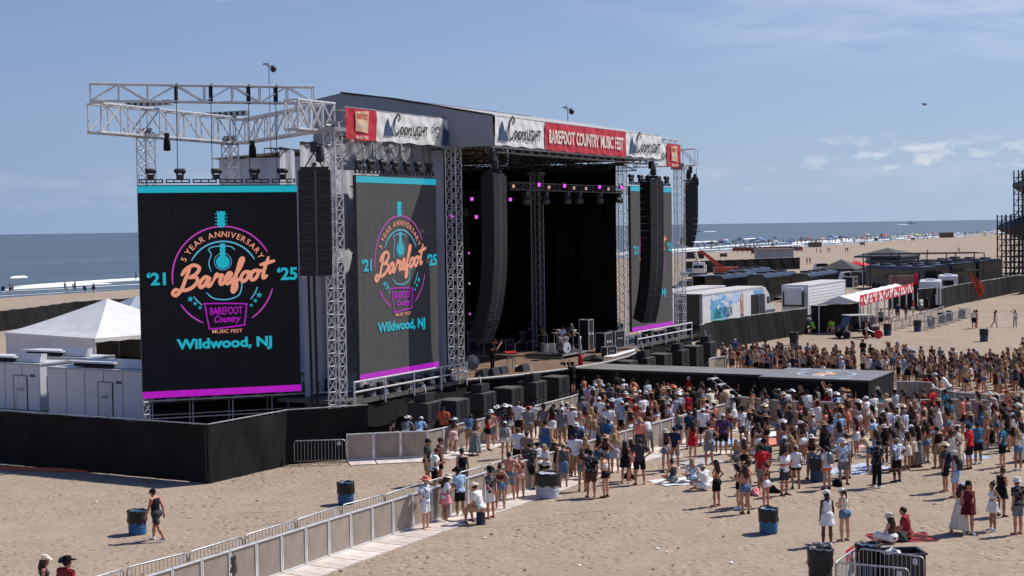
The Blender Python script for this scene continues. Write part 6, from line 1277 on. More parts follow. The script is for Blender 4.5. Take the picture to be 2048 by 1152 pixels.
    def headp(s):
        H = s.head; A = s.HR; k = lambda p: H + A @ np.array(p, float); q = .97 if s.f else 1.0
        p = [lambda P: seg_d(P, s.neck - np.array([0, 0, .05]), H - A @ np.array([0, .01, .06]), .056 if not s.f else .047, .05 if not s.f else .043),
             lambda P: ell_d(P, k((0, -.012, .015)), (.076 * q, .096 * q, .105 * q), A), lambda P: ell_d(P, k((0, .022, -.05)), (.058 * q, .068 * q, .075 * q), A),
             lambda P: ell_d(P, k((0, .045, -.098)), (.028, .028, .022), A), lambda P: seg_d(P, k((0, .082, .01)), k((0, .102, -.03)), .009, .014)]
        p += [lambda P, x=x: ell_d(P, k((x, -.012, -.012)), (.012, .022, .032), A) for x in (-.076, .076)]
        return p
    def mesh_fn(s, groups, k=.03):
        def fn(P):
            F = None
            for g in groups:
                for q in g: d = q(P); F = d if F is None else smin(F, d, k)
            return F
        return fn
    def bounds(s, pts, pad): pts = np.array(pts); return pts.min(0) - pad, pts.max(0) + pad
    def allpts(s): return [s.head + np.array([0, 0, .1]), s.head, s.pel] + [p for a in s.arms for p in a[:3]] + [a[2] + a[3] * .1 for a in s.arms] + [p for l in s.legs for p in l]
    def build_body(s, vox):
        groups = [s.torso(), s.shoulders(), s.headp()] + [s.arm(i) for i in (0, 1)] + [s.leg(i) for i in (0, 1)] + [s.foot(i) for i in (0, 1)]
        def fn(P):
            F = s.mesh_fn([s.torso(), s.shoulders(), s.headp()[:1]], .045)(P); F = smin(F, s.mesh_fn([s.headp()], .018)(P), .02)
            for i in (0, 1): F = smin(F, s.mesh_fn([s.arm(i)], .02)(P), .028)
            L = None
            for i in (0, 1): l = smin(s.mesh_fn([s.leg(i)], .03)(P), s.mesh_fn([s.foot(i)], .02)(P), .03); L = l if L is None else np.minimum(L, l)
            return smin(F, L, .035)
        lo, hi = s.bounds(s.allpts(), .2); lo[2] = -.03; return surface_nets(fn, lo, hi, vox)
    def cloth(s, kind, vox):
        Ti = lambda P: (P - s.pel) @ s.Rm                      # torso frame
        tor = lambda g: s.mesh_fn([s.torso(g), s.shoulders(g)], .05); pts = [s.pel, s.T((.25, .2, s.tz)), s.T((-.25, -.2, s.tz)), s.T((0, 0, -.25))]
        neck = lambda P: .075 - np.linalg.norm(P - s.T((0, .02, s.tz + .055)), axis=-1)
        legpts = [p for l in s.legs for p in l]; hem = -.06
        if kind in ('tee', 'shirt'):
            g = .024
            def fn(P):
                F = tor(g)(P); F = smin(F, ell_d(P, s.T((0, 0, -.01)), (.172 if s.f else .182, .142, .12), s.Rm), .05)
                for so_, el, wr, d in s.arms: e = so_ + (el - so_) * .68; F = smin(F, cone_d(P, so_, e, .066 if s.f else .078, .066 if s.f else .077), .02)
                t = Ti(P); return np.maximum(np.maximum(F, hem - t[..., 2]), neck(P))
            pts += [a[0] + (a[1] - a[0]) * .75 for a in s.arms]
        elif kind in ('tank', 'crop', 'bik', 'tube', 'dress', 'ldress'):
            g = .017 if kind != 'bik' else .011; lo_, hi_ = {'tank': (-.03, s.tz), 'crop': (.19, s.tz), 'bik': (.265, .365), 'tube': (.20, s.tz - .1), 'dress': (-.05, s.tz), 'ldress': (-.05, s.tz)}[kind]
            def fn(P):
                t = Ti(P); F = s.mesh_fn([s.torso(g)] + ([s.shoulders(.012)] if kind not in ('bik', 'tube') else []), .04)(P)
                F = np.maximum(F, np.maximum(lo_ - t[..., 2], t[..., 2] - hi_))
                if kind not in ('bik', 'tube'): F = np.maximum(F, np.maximum(neck(P) + .012, np.abs(t[..., 0]) - (.13 if s.f else .155) - .25 * np.clip(s.tz - .14 - t[..., 2], 0, 1)))
                elif kind == 'bik': st = np.minimum(np.abs(np.abs(t[..., 0]) - .065) - .009, 1); F = np.minimum(F, np.maximum(np.maximum(s.mesh_fn([s.torso(.008), s.shoulders(.008)], .04)(P), st), np.maximum(.33 - t[..., 2], t[..., 2] - s.tz - .03)))
                if 'dress' in kind: F = smin(F, skirt(P, .62 if kind == 'dress' else 1.9), .03)
                return F
            if 'dress' in kind: pts += legpts
        else: fn = None
        def skirt(P, fr):
            F = ell_d(P, s.T((0, -.01, .02)), (.165 if s.f else .165, .135, .13), s.Rm)
            if s.pose in (7, 8):
                for h, kn, an in s.legs: F = smin(F, seg_d(P, h, h + (kn - h) * min(fr, 1), .11, .10), .12); F = smin(F, seg_d(P, kn, kn + (an - kn) * max(0.02, min(.9, fr - 1)), .10, .09), .1)
                return F
            m = (s.legs[0][0] + s.legs[1][0]) / 2; kk = (s.legs[0][1] + s.legs[1][1]) / 2; aa = (s.legs[0][2] + s.legs[1][2]) / 2; e = m + (kk - m) * min(fr, 1)
            F = smin(F, cone_d(P, m + np.array([0, 0, .06]), e, .15, .205 + .05 * min(1, fr)), .05)
            if fr > 1: F = np.minimum(F, cone_d(P, kk, kk + (aa - kk) * (fr - 1), .25, .31))
            for i, (h, kn, an) in enumerate(s.legs): F = smin(F, cone_d(P, h, h + (kn - h) * min(fr, 1), .105, .11), .06)
            ang = np.arctan2(P[..., 1] - m[1], P[..., 0] - m[0]); z = np.clip(m[2] - P[..., 2], 0, 1); F = F + .035 * z * np.sin(ang * 9 + 2)
            t = Ti(P); return np.maximum(F, t[..., 2] - .13)
        if kind in ('skirt', 'lskirt'): fn = lambda P: skirt(P, .58 if kind == 'skirt' else 1.85); pts = [s.pel, s.T((.2, .2, .15)), s.T((-.2, -.2, .15))] + legpts
        if kind in ('sh', 'ss', 'pants', 'bb'):
            g = {'sh': .026, 'ss': .02, 'pants': .02, 'bb': .010}[kind]; fr = {'sh': .82, 'ss': .36, 'pants': 1, 'bb': .12}[kind]; r1, r2 = {'sh': (.105, .098), 'ss': (.1, .102), 'pants': (.102, .072), 'bb': (.093, .088)}[kind]
            def fn(P):
                t = Ti(P); F = s.mesh_fn([s.torso(g)], .04)(P); F = np.maximum(F, np.maximum(t[..., 2] - (.11 if kind != 'bb' else .06), -.19 - t[..., 2])); L = None
                for h, kn, an in s.legs:
                    l = cone_d(P, h, h + (kn - h) * fr, r1, r2)
                    if kind == 'pants': l = smin(l, cone_d(P, kn, kn + (an - kn) * .96, .075, .068), .02)
                    L = l if L is None else np.minimum(L, l)
                return smin(F, L, .025)
            pts = [s.pel, s.T((.2, .2, .12)), s.T((-.2, -.2, .12))] + [l[0] + (l[1] - l[0]) * fr for l in s.legs] + (legpts if kind == 'pants' else [])
        lo, hi = s.bounds(pts, .2 if 'dress' not in kind and 'skirt' not in kind else .34); lo[2] = max(lo[2], .0); return surface_nets(fn, lo, hi, vox)
def to_mesh(name, V, F, mats, mi=None):
    me = bpy.data.meshes.new(name); me.from_pydata(V.tolist(), [], F.tolist() if hasattr(F, 'tolist') else F)
    for m in mats: me.materials.append(m)
    if mi is not None: me.polygons.foreach_set('material_index', mi)
    me.polygons.foreach_set('use_smooth', [True] * len(me.polygons)); me.update(); return me
VOX = .0145; BOD = {}; BM = {}; CM = {}
def body(sex, pose):
    k = (sex, pose)
    if k not in BOD: BOD[k] = Body(sex, pose)
    return BOD[k]
EYE = pm('dark eye', (.02, .016, .014), .3, 0, 0); LIP = pm('lips', srgb(150, 84, 78), .5, 0, 0)
def body_mesh(sex, pose):
    k = (sex, pose)
    if k in BM: return BM[k]
    b = body(sex, pose); V, F = b.build_body(VOX); F = [tuple(f) for f in F.tolist()]; ank = [l[2] for l in b.legs]
    C = np.array([V[list(f)].mean(0) for f in F]); near = np.min([np.linalg.norm((C - a) * (1, 1, 1), axis=1) for a in ank], axis=0); mi = ((near < .27) & (C[:, 2] < min(a[2] for a in ank) + .03)).astype(int).tolist()
    if pose in (7,): mi = [0] * len(F)
    m = MB(); m.v = V.tolist(); m.f = F; m.m = mi
    for i, (so_, el, wr, d) in enumerate(b.arms):                    # five separate fingers
        sx = (-1, 1)[i]; pal = wr + d * .08; fwd = b.Rm @ np.array([0, 1., 0]); side = np.cross(d, np.array([sx, 0, 0.])); side = side / max(np.linalg.norm(side), 1e-6); inn = np.cross(side, d) * 1.0; inn = inn if inn[0] * -sx > 0 else -inn
        if np.linalg.norm(side) < .5: side = fwd
        for j, ln in enumerate((.062, .072, .067, .052)):
            p0 = pal + side * (.026 - j * .0175); p1 = p0 + d * ln * .55 + inn * .006; p2 = p1 + d * ln * .4 + inn * ln * .3; m.path([Vector(p0), Vector(p1), Vector(p2)], [.0095, .0085, .0065], 5)
        p0 = wr + d * .035 + side * .027; p1 = p0 + d * .03 + side * .022 + inn * .008; p2 = p1 + d * .028 + side * .006 + inn * .01; m.path([Vector(p0), Vector(p1), Vector(p2)], [.011, .0105, .008], 5)
    def hp(x, y, z): return Vector(b.head + b.HR @ np.array([x, y, z]))
    Rh = Matrix(b.HR.tolist())
    for x in (-.031, .031): m.box(hp(x, .081, .008), (.022, .012, .011), 2, rot=Rh); m.box(hp(x, .084, .026), (.030, .010, .006), 2, rot=Rh)
    m.box(hp(0, .086, -.062), (.042, .012, .010), 3, rot=Rh)
    me = m.mesh('person', [MATS['dark eye']] * 4, True); BM[k] = me; return me
def cloth_mesh(sex, pose, kind):
    k = (sex, pose, kind)
    if k not in CM: V, F = body(sex, pose).cloth(kind, VOX if kind not in ('ldress', 'lskirt', 'pants', 'dress') else VOX * 1.25); CM[k] = to_mesh(kind, V, F, [EYE])
    return CM[k]
HM = {}
def hair_mesh(kind):                     # in the head frame: +y is the face
    if kind in HM: return HM[kind]
    def fn(P):
        F = ell_d(P, (0, -.020, .026), (.087, .104, .108)); cut = np.minimum(P[..., 1] - .035 + .0 * P[..., 2], .055 - P[..., 2]); 
        F = np.maximum(F, np.minimum(P[..., 1] - .028, .062 - P[..., 2])); F = np.maximum(F, -P[..., 2] - (.055 if kind == 'short' else .09))
        if kind == 'long':
            F = smin(F, seg_d(P, (0, -.075, .02), (0, -.105, -.16), .075, .085), .04); F = smin(F, ell_d(P, (0, -.115, -.22), (.115, .05, .16)), .04)
            for x in (-.07, .07): F = smin(F, seg_d(P, (x, -.01, .02), (x * 1.25, -.04, -.17), .026, .03), .03)
            F = F + .006 * np.sin(P[..., 0] * 130)
        if kind == 'pony': F = smin(F, seg_d(P, (0, -.11, .05), (0, -.15, .0), .03, .036), .02); F = smin(F, seg_d(P, (0, -.15, .0), (0, -.13, -.22), .036, .022), .02)
        if kind == 'bun': F = smin(F, ell_d(P, (0, -.07, .125), (.045, .045, .042)), .015)
        return F
    V, F = surface_nets(fn, (-.15, -.2, -.42 if kind == 'long' else (-.28 if kind == 'pony' else -.12)), (.15, .1, .2), .011); HM[kind] = to_mesh('hair', V, F, [EYE]); return HM[kind]
def hat_mesh(kind):
    k = 'hat' + kind
    if k in HM: return HM[k]
    m = MB(); n = 22
    def ring(fr): return [fr(2 * math.pi * j / n) for j in range(n)]
    rows = []
    if kind in ('cow', 'straw', 'bucket'):
        up = {'cow': .075, 'straw': -.02, 'bucket': -.045}[kind]; bw = {'cow': 1.95, 'straw': 1.95, 'bucket': 1.45}[kind]; ch = {'cow': .125, 'straw': .10, 'bucket': .095}[kind]
        def brim(f, dz): return lambda a: (.088 * f * math.cos(a), .105 * f * math.sin(a) - .012, .062 + dz + (up * ((f - 1) / (bw - 1)) ** 1.6 * (math.cos(a) ** 2 if kind == 'cow' else 1) - (.03 * ((f - 1) / (bw - 1)) * math.sin(a) ** 2 if kind == 'cow' else 0)))
        rows = [ring(brim(1.0, -.006)), ring(brim(bw * .8, -.006)), ring(brim(bw, -.004)), ring(brim(bw, .004)), ring(brim(bw * .8, .004)), ring(brim(1.04, .006))]
        for t, f in ((.35, 1.02), (.75, .95), (.95, .82), (1.0, .6)): rows.append([(.088 * f * math.cos(a), .105 * f * math.sin(a) - .012, .065 + ch * t - (.022 * max(0, 1 - abs(math.cos(a)) * 1.6) * (t > .7) if kind == 'cow' else 0)) for a in [2 * math.pi * j / n for j in range(n)]])
        rows.append([(.02 * math.cos(a), .035 * math.sin(a) - .012, .065 + ch * (.86 if kind == 'cow' else 1.0)) for a in [2 * math.pi * j / n for j in range(n)]])
    else:
        for t, f in ((0, 1.04), (.3, 1.03), (.6, .92), (.85, .66), (.97, .35), (1.0, .05)): rows.append([(.09 * f * math.cos(a), .107 * f * math.sin(a) - .016, .035 + .112 * t) for a in [2 * math.pi * j / n for j in range(n)]])
    vs = [p for r in rows for p in r]; m.add(vs, [(i * n + j, i * n + (j + 1) % n, (i + 1) * n + (j + 1) % n, (i + 1) * n + j) for i in range(len(rows) - 1) for j in range(n)] + [tuple(range((len(rows) - 1) * n, len(rows) * n))])
    if kind in ('cap', 'capb'):
        sg = 1 if kind == 'cap' else -1; top = []; 
        for s in range(9):
            a = math.pi * s / 8; top.append((.085 * math.cos(a), sg * (.085 + .0) , 0))
        vs = []
        for z in (.046, .036):
            for s in range(9): x = -.084 + .168 * s / 8; e = math.sqrt(max(0, 1 - (x / .088) ** 2)); vs += [(x, sg * (.05 + .03 * e) - .012, z + .004), (x, sg * (.075 + .095 * e) - .012, z - .012 - .018 * (x / .084) ** 2)]
        fs = [(2 * s, 2 * s + 2, 2 * s + 3, 2 * s + 1) for s in range(8)] + [(18 + 2 * s, 18 + 2 * s + 1, 18 + 2 * s + 3, 18 + 2 * s + 2) for s in range(8)] + [(2 * s + 1, 2 * s + 3, 2 * s + 21, 2 * s + 19) for s in range(8)]
        m.add(vs, fs)
    me = m.mesh('hat', [EYE], True); HM[k] = me; return me
# colours
CC = dict(white=(232, 230, 228), cream=(224, 212, 192), black=(22, 22, 24), grey=(120, 122, 126), ltgrey=(176, 178, 182), dkgrey=(60, 62, 66), navy=(34, 46, 74), blue=(52, 104, 152), ltblue=(160, 188, 220), steel=(70, 108, 142), denim=(92, 116, 146), coral=(224, 132, 112), orange=(214, 96, 62), red=(186, 34, 44), maroon=(96, 24, 36), pink=(226, 140, 148), lilac=(166, 144, 176), beige=(206, 184, 160), tan=(190, 148, 112), brown=(88, 58, 44), khaki=(150, 128, 104), teal=(36, 98, 124), lime=(150, 220, 60), yellow=(222, 196, 90), green=(70, 96, 70), purple=(110, 60, 130))
PAT = dict(bluefloral=((206, 214, 226), (86, 110, 150)), darkfloral=((44, 44, 48), (134, 128, 122)), blackfloral=((20, 20, 22), (120, 118, 116)), coralfloral=((222, 150, 128), (190, 80, 64)), redplaid=((186, 60, 66), (66, 26, 34)), plaid=((26, 28, 32), (110, 112, 116)), stripes=((228, 228, 228), (96, 100, 112)), galaxy=((54, 56, 70), (120, 60, 140)), floral=((226, 196, 190), (190, 70, 80)))
WORD = dict(ltgrey='light grey', dkgrey='dark grey', ltblue='light blue', steel='steel blue', lime='lime green', bluefloral='blue floral', darkfloral='dark floral', blackfloral='black floral', coralfloral='coral floral', redplaid='red plaid', plaid='black plaid', stripes='striped', galaxy='dark tie-dye', denim='denim', teal='teal')
def cmat(c):
    n = 'cloth ' + c
    if n in MATS: return MATS[n]
    if c in CC:
        q = srgb(*CC[c]); q = tuple(min(.78, x) for x in q); return pm(n, q, .85, 0, .1, 9, .5, 12, .2)
    a, b_ = PAT[c]; m, nn, l, bs = node_mat(n); MATS[n] = m; bs.inputs['Roughness'].default_value = .85; bs.inputs['Specular IOR Level'].default_value = .2; g = nn.new('ShaderNodeTexCoord').outputs['Object']
    mx_ = nn.new('ShaderNodeMix'); mx_.data_type = 'RGBA'; mx_.inputs[6].default_value = (*srgb(*a), 1); mx_.inputs[7].default_value = (*srgb(*b_), 1); l.new(mx_.outputs[2], bs.inputs['Base Color'])
    if c in ('redplaid', 'plaid', 'stripes'):
        w = nn.new('ShaderNodeTexWave'); w.inputs['Scale'].default_value = 5.5; w.bands_direction = 'X'; l.new(g, w.inputs[0]); o_ = w.outputs['Fac']
        if c != 'stripes': w2 = nn.new('ShaderNodeTexWave'); w2.inputs['Scale'].default_value = 5.5; w2.bands_direction = 'Z'; l.new(g, w2.inputs[0]); mm = nn.new('ShaderNodeMath'); mm.operation = 'MAXIMUM'; l.new(o_, mm.inputs[0]); l.new(w2.outputs['Fac'], mm.inputs[1]); o_ = mm.outputs[0]
        r = nn.new('ShaderNodeMapRange'); r.inputs[1].default_value = .72; r.inputs[2].default_value = .8; l.new(o_, r.inputs[0]); l.new(r.outputs[0], mx_.inputs[0])
    else:
        x = nn.new('ShaderNodeTexNoise'); x.inputs['Scale'].default_value = 13; x.inputs['Detail'].default_value = 2; l.new(g, x.inputs[0]); r = nn.new('ShaderNodeMapRange'); r.inputs[1].default_value = .52; r.inputs[2].default_value = .58; l.new(x.outputs[0], r.inputs[0]); l.new(r.outputs[0], mx_.inputs[0])
    return m
SKINS = [pm('skin %s' % n, srgb(*c), .5, 0, .05, 6, spec=.35) for n, c in (('fair', (202, 154, 128)), ('warm', (184, 134, 106)), ('tanned', (160, 110, 84)), ('sunburnt', (190, 124, 102)), ('olive', (150, 110, 82)), ('brown', (96, 62, 46)))]
HAIRC = dict(brown=(70, 46, 34), dark=(34, 26, 24), black=(20, 18, 18), blonde=(176, 142, 100), grey=(140, 136, 130), red=(120, 60, 36))
def hmat(c): return pm('hair ' + c, srgb(*HAIRC.get(c, (70, 46, 34))), .55, 0, .25, 14, .5, 40, .3)
TOPN = dict(tee='tee', shirt='shirt', tank='tank top', crop='crop top', bik='bikini top', tube='strapless top', dress='short dress', ldress='long dress')
BOTN = dict(sh='shorts', ss='short shorts', pants='trousers', skirt='skirt', lskirt='long skirt', bb='bikini bottom')
HATN = dict(cow='cowboy hat', straw='wide sun hat', bucket='bucket hat', cap='cap', capb='backward cap')
POSEN = {1: 'hands held in front', 2: 'hands on hips', 3: 'one arm raised', 4: 'walking', 5: 'leaning forward', 6: 'arms folded', 7: 'sitting on the sand', 8: 'seated', 10: 'hands behind back', 11: 'one knee bent', 12: 'both arms raised'}
STAGE_C = Vector((1.5, 87, 0)); PEOPLE = []
def setmats(o, ms):
    for i, mm in enumerate(ms): o.material_slots[i].link = 'OBJECT'; o.material_slots[i].material = mm
def parse(code):
    d = dict(sex='f', pose=0, a=None, top=None, bot=None, hair=None, hat=None, z=0.0, s=1.0, extra=None, skin=None)
    for tk in code.split():
        if '.' in tk and tk.split('.')[0] in TOPN: d['top'] = tk.split('.')
        elif '.' in tk and tk.split('.')[0] in BOTN: d['bot'] = tk.split('.')
        elif '.' in tk and tk.split('.')[0] in HATN: d['hat'] = tk.split('.')
        elif '.' in tk and tk.split('.')[0] in ('long', 'short', 'pony', 'bun'): d['hair'] = tk.split('.')
        elif tk[0] in 'mf' and tk[1:].isdigit(): d['sex'] = tk[0]; d['pose'] = int(tk[1:])
        elif tk[0] == 'a' and tk[1:].lstrip('-').isdigit(): d['a'] = int(tk[1:])
        elif tk[0] == 'z': d['z'] = float(tk[1:])
        elif tk[0] == 'k': d['skin'] = int(tk[1:])
        elif tk[0] == '+': d['extra'] = tk[1:]
    if d['hair'] is None: d['hair'] = ['short', 'dark'] if d['sex'] == 'm' else ['long', 'brown']
    return d
def scale_of(d, rg): return rg.uniform(.965, 1.045)
def make_person(pos, d, rg, note=None):
    b = body(d['sex'], d['pose']); me = body_mesh(d['sex'], d['pose']); o = bpy.data.objects.new('person', me); COL.objects.link(o)
    o.location = pos; o.rotation_euler = (0, 0, d['rz']); q = d['sc']; d.setdefault('fat', rg.uniform(.96, 1.15) if d['sex'] == 'm' else rg.uniform(.93, 1.09)); o.scale = (q * d.get('fat', 1), q * d.get('fat', 1), q)
    sk = SKINS[d['skin'] if d['skin'] is not None else rg.choice((0, 1, 1, 2, 2, 3, 4, 5) if rg.random() < .5 else (0, 1, 2, 3))]; shoe = rg.choice((sk, sk, cmat('brown'), cmat('dkgrey'), cmat('white')))
    setmats(o, [sk, shoe, EYE, LIP])
    if d['top']: c = part({'tee': 'shirt'}.get(d['top'][0], TOPN[d['top'][0]].replace(' ', '_')), cloth_mesh(d['sex'], d['pose'], d['top'][0]), o); setmats(c, [cmat(d['top'][1])])
    if d['bot'] and not (d['top'] and 'dress' in d['top'][0]): c = part(BOTN[d['bot'][0]].replace(' ', '_'), cloth_mesh(d['sex'], d['pose'], d['bot'][0]), o); setmats(c, [cmat(d['bot'][1])])
    rot = Matrix(b.HR.tolist()).to_euler()
    if d['hair'][0] != 'bald': c = part('hair', hair_mesh(d['hair'][0]), o, tuple(b.head), rot=rot); setmats(c, [hmat(d['hair'][1])])
    if d['hat']: c = part('hat', hat_mesh(d['hat'][0]), o, tuple(b.head), rot=rot); setmats(c, [cmat(d['hat'][1])])
    if d['extra'] == 'pack': m = MB(); m.lathe([(.10, 0), (.15, .06), (.155, .25), (.12, .38), (.03, .42)], 12); m.v = [(x, y * .62 - .2, z + b.pel[2] + .1) for x, y, z in m.v]; c = m.build('backpack', cmat(rg.choice(('dkgrey', 'grey', 'navy'))), o, smooth=True)
    PEOPLE.append((o, d)); return o
def head_top(d):
    b = body(d['sex'], d['pose']); h = b.top + (.05 if d['hat'] and d['hat'][0] in ('cow', 'straw', 'bucket') else (.02 if d['hat'] else 0)) + (.045 if d['hair'][0] == 'bun' else 0); return h * d['sc']
def place(px, py, code, rg):
    """Stand a person so that the top of the head is seen at photo pixel px, py."""
    d = parse(code); d['sc'] = scale_of(d, rg); b = body(d['sex'], d['pose']); p = at(px, py, head_top(d) + d['z'])
    f = STAGE_C - p; ang = math.atan2(f.y, f.x) - math.pi / 2 + (R(d['a']) if d['a'] is not None else rg.uniform(-.45, .45)); d['rz'] = ang
    hx = Vector((b.head[0], b.head[1], 0)) * d['sc']; hx.rotate(Matrix.Rotation(ang, 3, 'Z').to_euler()); p = p - hx; p.z = d['z']
    d['px'], d['py'] = px, py; return make_person(p, d, rg)
